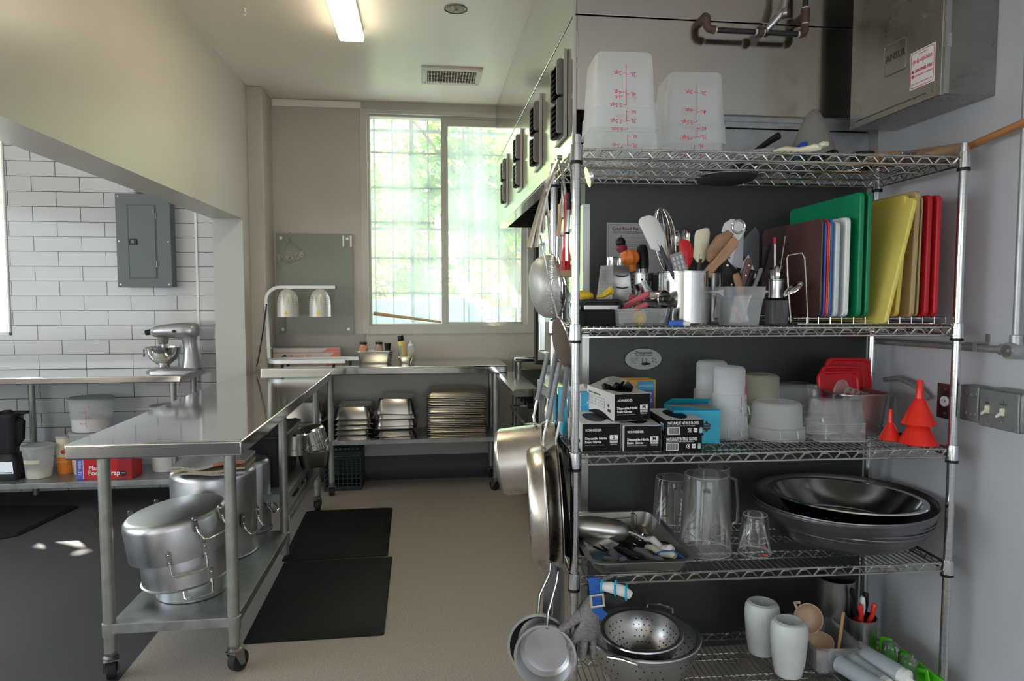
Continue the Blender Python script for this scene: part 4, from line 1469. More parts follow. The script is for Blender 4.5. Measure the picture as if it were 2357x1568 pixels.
# tool handles and scrapers lying on the top shelf
t, L_ = along('black_handled_knife', 'black handled knife resting on the top shelf beside the right containers', 'knife', S(0.60, 0.28, Z1 + 0.012), S(0.668, 0.15, Z1 + 0.088), 0)
mb = MB()
mb.tube([(0, 0, 0.0), (0.002, 0, 0.05), (-0.001, 0, 0.09), (0.003, 0, 0.135), (0.008, 0, L_)], [0.010, 0.013, 0.011, 0.013, 0.014], n=10, flat=0.8)
build('handle', mb, black_plastic, t)
build('blade', MB().prism([(-0.016, -0.001), (0.010, -0.001), (0.010, 0.001), (-0.016, 0.001)], -0.10, 0.002), steel_bright, t, smooth=0)
blue_pl = mat('blue_plastic', (0.02, 0.06, 0.50), 0.35)
cream_h = mat('cream_handle', (0.80, 0.75, 0.56), 0.45)
def knife(name, lab, p0, p1, hm, hl=0.13, bl=0.18, bw=0.028, cat='knife', roll=0.0, curve=0.004, tip=True, blade_m=None, grp=None, hr=0.011):
    """handle butt at p0, blade pointing to p1"""
    t, L_ = along(name, lab, cat, p0, p1, roll, grp)
    mb = MB()
    mb.tube([(0, 0, 0), (curve * 0.3, 0, 0.012), (-curve, 0, hl * 0.4), (curve, 0, hl * 0.75), (0, 0, hl)], [hr * 0.8, hr * 1.15, hr * 0.92, hr * 1.05, hr * 0.8], n=10, flat=0.75)
    build('handle', mb, hm, t)
    o = [(-bw * 0.45, hl), (bw * 0.55, hl), (bw * 0.55, hl + bl * 0.7), (bw * 0.25, hl + bl * 0.92), (-bw * 0.40, hl + bl) if tip else (-bw * 0.4, hl + bl * 0.97)]
    mb = MB()
    mb.loft([[(x, -0.0009, z) for x, z in o], [(x, 0.0009, z) for x, z in o]])
    build('blade', mb, blade_m or steel_bright, t, smooth=0)
    return t
knife('paring_knife', 'dark blue handled knife, left of the cream handles, on the top shelf', S(0.732, 0.09, Z1 + 0.045), S(0.66, 0.30, Z1 + 0.008), blue_pl, hl=0.10)
knife('paring_knife', 'dark blue handled knife, partly under the cream handles', S(0.768, 0.12, Z1 + 0.030), S(0.72, 0.34, Z1 + 0.006), blue_pl, hl=0.10)
knife('serrated_knife', 'knife with long cream handle lying over the front edge of the top shelf', S(0.715, -0.02, Z1 + 0.010), S(0.60, 0.14, Z1 + 0.022), cream_h, hl=0.14, bl=0.12, hr=0.013)
knife('serrated_knife', 'knife with short cream handle pointing up to the right on the top shelf', S(0.760, 0.02, Z1 + 0.030), S(0.64, 0.22, Z1 + 0.010), cream_h, hl=0.11, bl=0.14, hr=0.012)
knife('bread_knife', 'knife with black ribbed handle, right of the cream handles', S(0.835, 0.10, Z1 + 0.022), S(0.74, 0.36, Z1 + 0.010), black_plastic, hl=0.13, bl=0.18, hr=0.014)
# grey mesh cone strainer standing
t = thing('cone_strainer', 'grey cone-shaped mesh strainer standing point up on the top shelf', 'strainer', S(0.868, 0.30, Z1), SA)
mesh_m = mat('fine_mesh', (0.34, 0.33, 0.31), 0.55, 0.5, bump=0.6, bscale=400)
mb = MB()
mb.lathe([(0.085, 0.0), (0.084, 0.03), (0.070, 0.085), (0.045, 0.15), (0.022, 0.195), (0.008, 0.207), (0.0, 0.209)], 30, Matrix.Diagonal((1, 0.8, 1, 1)))
build('mesh_cone', mb, mesh_m, t)
mb = MB()
mb.tube([(0.087 * math.cos(a * PI / 16), 0.070 * math.sin(a * PI / 16), 0.002) for a in range(32)], 0.003, n=6, closed=True)
build('rim', mb, steel_dark, t)
t = thing('black_lid', 'small round black lid on the top shelf near the right end', 'lid', S(1.015, 0.25, Z1), SA)
build('rim', MB().lathe([(0.036, 0.028), (0.038, 0.030), (0.038, 0.052), (0.035, 0.056), (0, 0.057)], 24, cap0=True), black_plastic, t)
build('base', MB().lathe([(0.030, 0.0), (0.030, 0.028)], 24, cap0=True), black_rubber, t)
knife('table_knife', 'shiny black and silver table knife beside the black lid', S(1.035, 0.10, Z1 + 0.020), S(0.96, 0.27, Z1 + 0.006), steel_bright, hl=0.09, bl=0.1)
# metal pizza peel with wooden handle
t = thing('dough_scraper', 'bench scraper with aluminium blade and wooden grip on the top shelf', 'scraper', S(1.09, 0.17, Z1 + 0.016), rot=(R(6), R(-9), SA + R(30)))
build('blade', MB().box(-0.085, 0.035, -0.05, 0.05, 0.018, 0.028), alum, t, bevel=0.003)
build('grip', MB().box(-0.13, -0.085, -0.045, 0.045, 0.004, 0.030), wood, t, bevel=0.006)
# rolling pin with long handle
t, L_ = along('rolling_pin', 'worn wooden rolling pin at the right end of the top shelf', 'rolling pin', S(1.05, 0.22, Z1 + 0.020), S(1.222, 0.06, Z1 + 0.030))
pin_m = mat('pin_wood', (0.27, 0.165, 0.095), 0.6, var=0.35, vscale=10, stretch=(3, 3, 1))
mb = MB()
mb.lathe([(0, -0.0), (0.021, 0.001), (0.022, 0.006), (0.022, L_ - 0.006), (0.020, L_), (0, L_)], 20)
build('roller', mb, pin_m, t)
mb = MB()
mb.lathe([(0.008, -0.012), (0.010, -0.03), (0.016, -0.06), (0.015, -0.09), (0.0, -0.095)], 16)
build('grip', mb, wood, t)
mb = MB()
a_, b_ = Vector(S(1.225, 0.03, Z1 + 0.036)), Vector((1.655, 1.62, 1.862))
mb.tube([(a_ - b_) * 0 + Vector((0, 0, 0)), b_ - a_], [0.014, 0.0155], n=14, flat=0.75)
solo('wooden_peel_handle', 'long flat wooden handle sticking out past the right post of the shelf', 'handle', mb, mat('oak_handle', (0.42, 0.19, 0.075), 0.5, var=0.3, vscale=6, stretch=(10, 1, 10)), a_)
# round sieve hanging below the deck and clip-on gauge
t = thing('hanging_sieve', 'dark round sieve lying flat, hung under the top shelf', 'sieve', S(0.565, 0.30, Z1 - 0.012), SA)
mb = MB()
mb.tube([(0.10 * math.cos(a * PI / 18), 0.10 * math.sin(a * PI / 18), -0.010) for a in range(36)], 0.003, n=6, closed=True)
build('hoop', mb, steel_dark, t)
build('mesh_bowl', MB().lathe([(0.10, -0.010), (0.088, -0.024), (0.05, -0.034), (0, -0.037)], 30), mat('dark_mesh', (0.05, 0.05, 0.045), 0.6, 0.3), t)
mb = MB()
for a in (0.4, 2.5, 4.6):
    mb.cyl((0.1 * math.cos(a), 0.1 * math.sin(a), -0.010), (0.1 * math.cos(a), 0.1 * math.sin(a), 0.028), 0.0012, n=5)
build_each('hanging_wire', mb, steel_dark, t)
t = thing('clip_thermometer', 'round steel clip thermometer hung under the left end of the top shelf', 'thermometer', S(0.045, 0.04, Z1 - 0.030), SA)
build('dial', MB(Matrix.Translation((0, 0, -0.045)) @ Matrix.Rotation(R(75), 4, 'Y')).lathe([(0.0, -0.004), (0.030, -0.004), (0.031, 0.006), (0.026, 0.007), (0, 0.006)], 24), steel_bright, t)
build('clip', MB().box(-0.004, 0.012, -0.010, 0.010, -0.010, 0.004).box(-0.001, 0.001, -0.008, 0.008, -0.045, -0.010), steel_dark, t, smooth=0)
# ================================================================ second tier
Z = Z2 + 0.001
# square black press with two squeezers lying on it
t = thing('sandwich_press', 'small black hinged press at the left end of the second shelf', 'press', S(0.082, 0.105, Z), SA)
mb = MB()
mb.loft([[(x, y, 0.0) for x, y in rrect(0.105, 0.13, 0.02, 4)], [(x, y, 0.03) for x, y in rrect(0.118, 0.145, 0.02, 4)], [(x, y, 0.048) for x, y in rrect(0.130, 0.155, 0.025, 4)]])
build('base', mb, black_plastic, t)
mb = MB()
mb.loft([[(x, y, 0.062) for x, y in rrect(0.132, 0.155, 0.025, 4)], [(x, y, 0.070) for x, y in rrect(0.136, 0.160, 0.028, 4)], [(x, y, 0.080) for x, y in rrect(0.120, 0.145, 0.03, 4)]])
lid_ = build('lid', mb, mat('satin_black', (0.02, 0.02, 0.022), 0.3), t)
build('plate', MB().box(-0.055, 0.055, -0.068, 0.06, 0.049, 0.061), steel_dark, t, smooth=0)
mb = MB()
mb.tube([(-0.055, -0.07, 0.048), (-0.06, -0.088, 0.060), (-0.05, -0.090, 0.074), (0.05, -0.090, 0.074), (0.06, -0.088, 0.060), (0.055, -0.07, 0.048)], 0.0055, n=8)
build('handle', mb, black_plastic, t)
yellow = mat('lemon_yellow', (0.80, 0.52, 0.02), 0.35)
t = thing('citrus_squeezer', 'yellow round citrus squeezer cup lying on the black press', 'squeezer', S(0.045, 0.12, Z + 0.081), SA)
build('cup', MB().lathe([(0.026, 0), (0.029, 0.006), (0.026, 0.016), (0.014, 0.024), (0, 0.026)], 24, Matrix.Diagonal((1.15, 1, 1, 1)), cap0=True), yellow, t)
t = thing('citrus_squeezer', 'yellow squeezer with a ridged pointed spout on the press, right side', 'squeezer', S(0.118, 0.12, Z + 0.081), SA)
mb = MB()
mb.tube([(-0.030, 0, 0.006), (-0.012, 0, 0.008), (0.002, 0, 0.018), (0.014, 0, 0.024)], [0.005, 0.007, 0.010, 0.009], n=10)
mb.cyl((0.010, 0, 0.018), (0.016, 0, 0.033), 0.013, 0.010, n=6)
build('spout', mb, yellow, t)

# box grater
t = thing('box_grater', 'steel box grater standing behind the black press', 'grater', S(0.163, 0.20, Z), SA + R(32))
mb = MB()
a, b = 0.034, 0.024
for (x0, y0, x1, y1) in ((-1, -1, 1, -1), (1, -1, 1, 1), (1, 1, -1, 1), (-1, 1, -1, -1)):
    w0, d0, w1, d1 = 0.052, 0.040, 0.036, 0.028
    mb.add([(x0 * w0, y0 * d0, 0), (x1 * w0, y1 * d0, 0), (x1 * w1, y1 * d1, 0.185), (x0 * w1, y0 * d1, 0.185)], [(0, 1, 2, 3)])
mb.box(-0.036, 0.036, -0.028, 0.028, 0.183, 0.186)
build('body', mb, steel, t, smooth=0)
mb = MB()
def fx(z):
    return 0.052 - 0.016 * z / 0.185
def fyy(z):
    return 0.040 - 0.012 * z / 0.185
for z in (0.035, 0.075, 0.118, 0.155):
    pts = [(-0.026 + 0.052 * k / 6, -fyy(z) - 0.002 - 0.0015 * math.sin(PI * k / 6), z - 0.004 * math.sin(PI * k / 6)) for k in range(7)]
    mb.tube(pts, 0.0022, n=4)
for r_ in range(16):
    for c_ in range(5):
        z = 0.012 + r_ * 0.0105
        mb.cyl((-fx(z) - 0.001, -0.022 + c_ * 0.011, z), (-fx(z) + 0.002, -0.022 + c_ * 0.011, z), 0.0022, n=5)
build('cutting_holes', mb, steel_dark, t, smooth=0)
mb = MB()
mb.tube([(-0.022, 0, 0.186), (-0.022, 0, 0.212), (0.022, 0, 0.212), (0.022, 0, 0.186)], 0.011, n=4, flat=0.25)
build('handle', mb, steel_bright, t)

# perforated caddy with two mallets
def cylinder_pot(name, lab, cat, u, v, z, r, h, m=steel_bright, holes=0, n=40, flare=0.0):
    t = thing(name, lab, cat, S(u, v, z), SA)
    build('vessel', MB().lathe([(r - 0.006, 0), (r, 0.006), (r, h - 0.004), (r + 0.003 + flare, h - 0.002), (r + 0.003 + flare, h), (r - 0.0015, h), (r - 0.0015, 0.008), (0, 0.004)], n, cap0=True), m, t)
    if holes:
        mb = MB()
        for j in range(holes):
            z_ = h - 0.022 - j * 0.0125
            for k in range(20):
                if (k % 5) == 4:
                    continue
                a = 2 * PI * k / 20
                d = Vector((math.cos(a), math.sin(a), 0))
                mb.cyl(d * (r - 0.001) + Vector((0, 0, z_)), d * (r + 0.0006) + Vector((0, 0, z_)), 0.0032, n=8)
        build('holes', mb, hole_m, t, smooth=0)
    return t
cylinder_pot('utensil_caddy', 'perforated steel utensil caddy between grater and steel pot', 'caddy', 0.262, 0.285, Z, 0.050, 0.165, steel, holes=9)
orange = mat('pumpkin_orange', (0.72, 0.18, 0.02), 0.45)
t, L_ = along('pumpkin_scraper', 'orange pumpkin-shaped tool handle standing in the perforated caddy', 'tool', S(0.262, 0.27, Z + 0.010), S(0.224, 0.265, Z + 0.245))
mb = MB()
rings = []
for k in range(11):
    a = PI * k / 10
    r_ = 0.030 * math.sin(a) ** 0.8 + 0.002
    z_ = L_ - 0.030 - 0.027 * math.cos(a)
    rings.append([((r_ * (1 + 0.07 * math.cos(8 * q))) * math.cos(q), (r_ * (1 + 0.07 * math.cos(8 * q))) * math.sin(q), z_) for q in [2 * PI * i / 48 for i in range(48)]])
mb.loft(rings)
mb.cyl((0, 0, L_ - 0.075), (0, 0, L_ - 0.045), 0.016, 0.020, n=18)
build('pumpkin_knob', mb, orange, t)
build('stem', MB().cyl((0, 0, 0), (0, 0, L_ - 0.075), 0.012, 0.015, n=14), mat('stem_green', (0.02, 0.07, 0.02), 0.5), t)
t, L_ = along('round_knob_tool', 'tool with a round black knob and red collar behind the pumpkin handle', 'tool', S(0.268, 0.31, Z + 0.010), S(0.205, 0.31, Z + 0.285))
build('knob', MB().ball((0, 0, L_ - 0.016), 0.017), black_plastic, t)
build('collar', MB().lathe([(0.0, L_ - 0.050), (0.016, L_ - 0.048), (0.019, L_ - 0.035), (0.014, L_ - 0.026), (0, L_ - 0.026)], 16), mat('maroon', (0.22, 0.02, 0.04), 0.5), t)
build('stem', MB().cyl((0, 0, 0), (0, 0, L_ - 0.05), 0.008, n=10), steel_dark, t)
t, L_ = along('immersion_blender_shaft', 'thick black handle standing in the perforated caddy behind', 'tool', S(0.285, 0.29, Z + 0.010), S(0.280, 0.30, Z + 0.260))
build('handle', MB().lathe([(0.02, 0.17), (0.021, 0.20), (0.017, L_ - 0.01), (0.012, L_), (0, L_)], 16, cap0=True), black_plastic, t)
build('shaft', MB().cyl((0, 0, 0), (0, 0, 0.17), 0.018, n=16), steel_dark, t)

# steel pot full of utensils
PU, PV = 0.382, 0.170
cylinder_pot('steel_pot', 'tall shiny steel pot full of spatulas and spoons', 'pot', PU, PV, Z, 0.083, 0.166, steel_bright)
cylinder_pot('steel_cylinder', 'narrower steel container standing right behind the utensil pot', 'pot', 0.515, 0.27, Z, 0.042, 0.165, steel_dark)
white_sil = mat('white_silicone', (0.78, 0.79, 0.76), 0.45)
ivory_sil = mat('ivory_silicone', (0.74, 0.70, 0.52), 0.45)
red_sil = mat('red_silicone', (0.55, 0.005, 0.012), 0.4)
grey_h = mat('dark_grey_handle', (0.05, 0.055, 0.075), 0.45)
def spatula(lab, p0, p1, w_, hl, headm, hm, roll=0.0, r=0.007, skew=0.0, thick=0.007):
    t, L_ = along('spatula', lab, 'spatula', p0, p1, roll, 'utensils in the steel pot')
    mb = MB()
    mb.loft([[(x, y, 0) for x, y in rrect(r * 2, r * 1.3, r * 0.5, 3)], [(x, y, L_ - hl + 0.012) for x, y in rrect(r * 1.9, r * 1.2, r * 0.5, 3)]])
    build('handle', mb, hm, t)
    h = w_ / 2
    zb = L_ - hl
    o = [(-0.009, zb - 0.012), (0.009, zb - 0.012), (h * 0.75, zb), (h, zb + 0.014), (h, L_ - 0.022 - skew), (h * 0.8, L_ - 0.008 - skew), (h * 0.35, L_ - skew * 0.5), (-h * 0.5, L_), (-h * 0.9, L_ - 0.006), (-h, L_ - 0.018), (-h, zb + 0.006), (-h * 0.8, zb)]
    mb = MB()
    def sc_(q):
        cz = (zb + L_) / 2
        return [(x * q, cz + (z - cz) * q) for x, z in o]
    mb.loft([[(x, -thick / 2, z) for x, z in sc_(0.93)], [(x, -thick * 0.2, z) for x, z in sc_(1.0)], [(x, thick * 0.2, z) for x, z in sc_(1.0)], [(x, thick / 2, z) for x, z in sc_(0.93)]])
    mb.box(-0.004, 0.004, -thick / 2 - 0.0015, thick / 2, zb, zb + hl * 0.55)
    build('blade', mb, headm, t, smooth=50)
    return t
def IP(u, v, z):
    return S(u, v, Z + z)
spatula('big white spatula leaning left out of the steel pot', IP(0.40, 0.12, 0.01), IP(0.232, 0.10, 0.335), 0.062, 0.105, white_sil, grey_h, 0.15, skew=0.010)
spatula('ivory spatula seen half edge-on behind the big white one', IP(0.41, 0.16, 0.01), IP(0.288, 0.165, 0.310), 0.044, 0.115, ivory_sil, grey_h, 0.95)
spatula('red spatula with wooden stick in the steel pot', IP(0.385, 0.15, 0.01), IP(0.366, 0.12, 0.265), 0.043, 0.078, red_sil, wood, -0.1, skew=0.008)
spatula('beige spatula upright on the right of the steel pot', IP(0.405, 0.14, 0.01), IP(0.424, 0.13, 0.295), 0.050, 0.090, ivory_sil, mat('dark_brown_handle', (0.06, 0.03, 0.025), 0.5), 0.1, skew=-0.014)
t, L_ = along('balloon_whisk', 'tall wire balloon whisk in the steel pot', 'whisk', IP(0.36, 0.19, 0.01), IP(0.303, 0.18, 0.368), 0.3, 'utensils in the steel pot')
for k in range(6):
    a = PI * k / 6
    pts = []
    for q in range(17):
        f = q / 16 * 2 - 1
        h_ = (1 - abs(f) ** 1.7)
        zz = L_ - 0.225 + 0.225 * h_
        rr_ = (0.005 + 0.031 * math.sin(PI * min(1, h_ ** 1.35)) ** 0.6) * (1 if f > 0 else -1) if abs(f) > 0.02 else 0
        pts.append((rr_ * math.cos(a), rr_ * math.sin(a), zz))
    build('wire_loop', MB().tube(pts, 0.0011, n=5), steel_bright, t)
build('handle', MB().cyl((0, 0, 0), (0, 0, L_ - 0.222), 0.009, 0.007, n=12), steel_bright, t)
def spoon(name, lab, p0, p1, hm, bw_, bl_, roll=0, r=0.004, dish=0.006, bm_=None, grp='utensils in the steel pot', cat='spoon', nob=False):
    t, L_ = along(name, lab, cat, p0, p1, roll, grp)
    build('handle', MB().tube([(0, 0, 0), (0, 0, L_ - bl_ * 0.96)], [r * 1.2, r], n=8, flat=0.8), hm, t)
    mb = MB()
    rings = []
    for k in range(9):
        a = PI * k / 8
        hw = max(0.0015, bw_ / 2 * math.sin(a) ** 0.75)
        z_ = L_ - bl_ / 2 - bl_ / 2 * math.cos(a)
        d_ = dish * math.sin(a)
        rings.append([(-hw, 0, z_), (-hw * 0.6, d_ * 0.8, z_), (0, d_, z_), (hw * 0.6, d_ * 0.8, z_), (hw, 0, z_), (hw * 0.6, d_ * 0.8 + 0.002, z_), (0, d_ + 0.002, z_), (-hw * 0.6, d_ * 0.8 + 0.002, z_)])
    mb.loft(rings)
    build('bowl', mb, bm_ or hm, t, smooth=60)
    return t
spoon('wooden_spoon', 'dark scorched wooden spoon upright behind the whisk', IP(0.36, 0.22, 0.01), IP(0.347, 0.22, 0.330), wood_dark, 0.036, 0.075, 0.9, r=0.006)
spoon('serving_spoon', 'shiny ladle handle end with round eye behind the red spatula', IP(0.37, 0.20, 0.01), IP(0.360, 0.20, 0.300), steel_bright, 0.038, 0.050, 0.1, dish=0.012)
spoon('ornate_fork', 'silver utensil with ornate handle end behind the red spatula', IP(0.40, 0.20, 0.01), IP(0.394, 0.20, 0.308), steel_bright, 0.034, 0.055, 0.3, dish=0.010)
t, L_ = along('slotted_spatula', 'dark slotted metal spatula low in the steel pot beside the whisk', 'spatula', IP(0.40, 0.13, 0.02), IP(0.335, 0.12, 0.222), 0.1, 'utensils in the steel pot')
mb = MB()
mb.box(-0.022, 0.022, -0.001, 0.001, L_ - 0.09, L_)
build('blade', mb, steel_dark, t, smooth=0)
mb = MB()
for j in range(3):
    for q in range(5):
        mb.box(-0.016 + j * 0.013, -0.010 + j * 0.013, -0.0016, -0.001, L_ - 0.085 + q * 0.016, L_ - 0.074 + q * 0.016)
build('slots', mb, mat('slot_light', (0.7, 0.7, 0.7), 0.3, 0.6), t, smooth=0)
build('handle', MB().cyl((0, 0, 0), (0, 0, L_ - 0.09), 0.005, n=8), steel_dark, t)
# big wooden paddle spoon
t, L_ = along('wooden_paddle', 'thick brown wooden paddle leaning right over the rim of the steel pot', 'spoon', IP(0.415, 0.125, 0.13), IP(0.512, 0.09, 0.268), 0, 'utensils in the steel pot')
mb = MB()
o = [(-0.013, 0.0), (0.013, 0.0), (0.014, L_ - 0.10), (0.020, L_ - 0.07), (0.021, L_ - 0.02), (0.014, L_ - 0.002), (-0.006, L_), (-0.012, L_ - 0.01), (-0.013, L_ - 0.08)]
mb.loft([[(x, -0.008, z) for x, z in o], [(x, 0.008, z) for x, z in o]])
build('handle', mb, mat('paddle_wood', (0.40, 0.22, 0.12), 0.55, var=0.2, vscale=12, stretch=(4, 4, 1)), t, smooth=50, bevel=0.003)
mb = MB()
mb.loft([[(x - 0.022, y, L_ - 0.105) for x, y in rrect(0.010, 0.016, 0.004, 3)], [(x - 0.030, y, L_ - 0.08) for x, y in rrect(0.036, 0.022, 0.01, 3)],
         [(x - 0.030, y, L_ - 0.03) for x, y in rrect(0.042, 0.024, 0.011, 3)], [(x - 0.022, y, L_ + 0.005) for x, y in rrect(0.024, 0.016, 0.008, 3)]])
build('bowl', mb, wood_dark, t, smooth=60)
# large white turner
t, L_ = along('white_turner', 'large white plastic turner with drilled holes, behind the wooden paddle', 'spatula', IP(0.50, 0.20, 0.02), IP(0.556, 0.20, 0.338), 0, 'utensils in the steel pot')
o = [(-0.014, L_ - 0.155), (0.018, L_ - 0.155), (0.020, L_ - 0.08), (0.044, L_ - 0.028), (0.030, L_ - 0.006), (0.012, L_), (-0.014, L_ - 0.004), (-0.032, L_ - 0.020), (-0.036, L_ - 0.046), (-0.018, L_ - 0.068), (-0.014, L_ - 0.10)]
mb = MB()
mb.loft([[(x, -0.003, z) for x, z in o], [(x, 0.003, z) for x, z in o]])
build('blade', mb, paper_white, t, smooth=0, bevel=0.0015)
mb = MB()
for z_ in (0.125, 0.105, 0.085):
    mb.cyl((0.004, -0.0042, L_ - z_), (0.004, -0.002, L_ - z_), 0.004, n=12)
build_each('hole', mb, mat('hole_grey', (0.12, 0.12, 0.12), 0.6), t, smooth=0)
build('handle', MB().cyl((0, 0, 0), (0, 0, L_ - 0.15), 0.009, n=10), white_plastic, t)
mb = MB()
mb.tube([(0.020 * math.cos(a * PI / 12), 0.0, 0.020 * math.sin(a * PI / 12)) for a in range(24)], 0.004, n=8, closed=True)
solo('steel_ring', 'shiny ring-shaped utensil end above the wooden paddle', 'utensil', mb, steel_bright, IP(0.535, 0.12, 0.305))

# black tool group between pot and clear tub
t = thing('folding_tool', 'black plastic folding tool with rivets standing right of the steel pot', 'tool', S(0.50, 0.13, Z), SA)
mb = MB()
o = [(-0.012, 0.002), (0.036, 0.002), (0.040, 0.10), (0.005, 0.206), (-0.010, 0.206), (-0.014, 0.19)]
mb.loft([[(x, -0.006, z) for x, z in o], [(x, 0.006, z) for x, z in o]])
build('arm', mb, black_plastic, t, bevel=0.002)
mb = MB()
o = [(-0.006, 0.190), (0.006, 0.205), (0.078, 0.138), (0.090, 0.118), (0.070, 0.114), (0.040, 0.118)]
mb.loft([[(x, 0.008, z) for x, z in o], [(x, 0.020, z) for x, z in o]])
build('arm', mb, black_plastic, t, bevel=0.002)
mb = MB()
mb.cyl((0.002, -0.0065, 0.185), (0.002, -0.009, 0.185), 0.004, n=10)
mb.cyl((0.018, -0.0065, 0.125), (0.018, -0.009, 0.125), 0.0035, n=10)
build_each('rivet', mb, steel_bright, t)
solo('black_box', 'black plastic box standing behind the clear tub with handles', 'box', MB().box(-0.045, 0.045, -0.05, 0.05, 0, 0.155), mat('navy_black', (0.010, 0.012, 0.022), 0.35), S(0.585, 0.32, Z), SA, bevel=0.006)
blade_m = mat('grey_blade', (0.30, 0.31, 0.33), 0.32, 1.0)
def plate_tool(lab, pts, u, v, z, m, th=0.0015, rz=0.0, rx=0.0):
    mb = MB()
    mb.loft([[(x, -th, zz) for x, zz in pts], [(x, th, zz) for x, zz in pts]])
    return solo('metal_turner', lab, 'turner', mb, m, S(u, v, Z + z), SA + rz, 'flat metal turners behind the clear tub', smooth=0)
plate_tool('grey metal turner blade with slanted top left of the white triangle', [(-0.022, 0.0), (0.022, -0.01), (0.024, 0.122), (-0.010, 0.092), (-0.024, 0.084)], 0.585, 0.25, 0.19, blade_m)
plate_tool('wide dark grey turner blade behind the slanted one', [(0.0, 0.0), (0.062, 0.0), (0.060, 0.130), (0.045, 0.150), (0.0, 0.100)], 0.625, 0.30, 0.175, mat('dark_blade', (0.10, 0.10, 0.11), 0.3, 0.9))
plate_tool('white triangular scraper beside the turner blades', [(0.0, 0.0), (0.055, 0.0), (0.022, 0.078), (0.0, 0.05)], 0.618, 0.28, 0.150, paper_white)
plate_tool('dark brown slotted turner leaning in front of the green board', [(0.0, 0.0), (0.022, -0.006), (0.070, 0.165), (0.052, 0.176), (0.036, 0.150)], 0.688, 0.27, 0.150, mat('dark_brown_nylon', (0.035, 0.018, 0.018), 0.35))
plate_tool('short dark turner blade at the left of the brown board', [(0.0, 0.0), (0.045, 0.0), (0.05, 0.105), (0.0, 0.085)], 0.70, 0.30, 0.17, mat('brownish_blade', (0.07, 0.055, 0.058), 0.4))

# clear tub with handles holding wooden-handled knives
def tub_square(name, lab, u, v, z, w0, w1, d0, h, m, shoulder=True, handles=True, rz=0):
    t = thing(name, lab, 'container', S(u, v, z), SA + rz)
    mb = MB()
    def rg(f, zz):
        w_ = w0 + (w1 - w0) * f
        return [(x, y, zz) for x, y in rrect(w_, w_ * d0, 0.016, 4)]
    mb.loft([rg(-0.1, 0), rg(0, 0.006), rg(0.62, h * 0.68), rg(0.85, h * 0.70), rg(1.0, h - 0.003), rg(1.06, h - 0.002), rg(1.06, h)], cap1=False)
    build('tub', mb, m, t)
    if handles:
        for s in (-1, 1):
            mb = MB()
            x = s * w1 / 2
            mb.tube([(x, -0.03, h * 0.90), (x + s * 0.020, -0.026, h * 0.86), (x + s * 0.020, 0.026, h * 0.86), (x, 0.03, h * 0.90)], 0.0035, n=6)
            mb.add([(x, -0.03, h * 0.90), (x + s * 0.020, -0.026, h * 0.87), (x + s * 0.020, 0.026, h * 0.87), (x, 0.03, h * 0.90), (x, 0.03, h * 0.74), (x, -0.03, h * 0.74)], [(0, 1, 2, 3), (0, 5, 1), (3, 2, 4)])
            build('handle', mb, m, t, smooth=0)
    return t
TU = 0.530
tub_square('clear_tub', 'milky square tub with side handles holding wooden-handled tools', TU, 0.095, Z, 0.098, 0.124, 1.0, 0.118, poly_thin)
def tool_in(name, lab, p0, p1, hm, w_=0.02, hl=0.075, rivets=False, cat='knife', roll=0.0, bm_=None):
    t, L_ = along(name, lab, cat, p0, p1, roll, 'tools in the milky tub')
    mb = MB()
    mb.loft([[(x, y, L_ - hl) for x, y in rrect(w_ * 0.8, 0.012, 0.004, 3)], [(x, y, L_ - hl * 0.4) for x, y in rrect(w_, 0.014, 0.005, 3)], [(x, y, L_ - 0.006) for x, y in rrect(w_ * 1.05, 0.014, 0.006, 3)], [(x, y, L_) for x, y in rrect(w_ * 0.7, 0.010, 0.004, 3)]])
    h_ = build('handle', mb, hm, t, smooth=60)
    build('blade', MB().box(-w_ * 0.3, w_ * 0.3, -0.001, 0.001, 0, L_ - hl), bm_ or steel_bright, t, smooth=0)
    if rivets:
        mb = MB()
        for q in (0.25, 0.6):
            mb.cyl((0, -0.0075, L_ - hl * q), (0, -0.0062, L_ - hl * q), 0.0028, n=10)
        build_each('rivet', mb, steel_bright, h_)
    return t
tool_in('wooden_handle_knife', 'tool with pale brown rounded wooden handle at the left of the tub', IP(TU + 0.02, 0.08, 0.012), IP(TU - 0.022, 0.07, 0.158), mat('light_brown_handle', (0.28, 0.15, 0.08), 0.55), w_=0.021, hl=0.07)
tool_in('wooden_handle_knife', 'dark reddish wooden knife handle with steel rivet leaning right in the tub', IP(TU - 0.02, 0.10, 0.012), IP(TU + 0.030, 0.09, 0.205), mat('rosewood_handle', (0.11, 0.05, 0.045), 0.45), w_=0.023, hl=0.09, rivets=True)
tool_in('peeler', 'black handled peeler with shiny ferrule in the tub', IP(TU - 0.01, 0.11, 0.012), IP(TU + 0.045, 0.10, 0.17), black_plastic, w_=0.018, hl=0.08, cat='peeler')
tool_in('peeler', 'slim grey handled tool in the tub beside the black peeler', IP(TU + 0.0, 0.08, 0.012), IP(TU + 0.068, 0.09, 0.175), mat('mid_grey_handle', (0.16, 0.16, 0.17), 0.4), w_=0.012, hl=0.09, cat='tool')
tool_in('orange_stick', 'thin orange stick at the right of the tub', IP(TU + 0.01, 0.12, 0.012), IP(TU + 0.072, 0.11, 0.155), mat('orange_stick', (0.50, 0.20, 0.03), 0.5), w_=0.007, hl=0.10, cat='stick')
t = thing('scissors', 'scissors with grey-blue ring handles behind the tub tools', 'scissors', IP(TU + 0.01, 0.16, 0.02), SA)
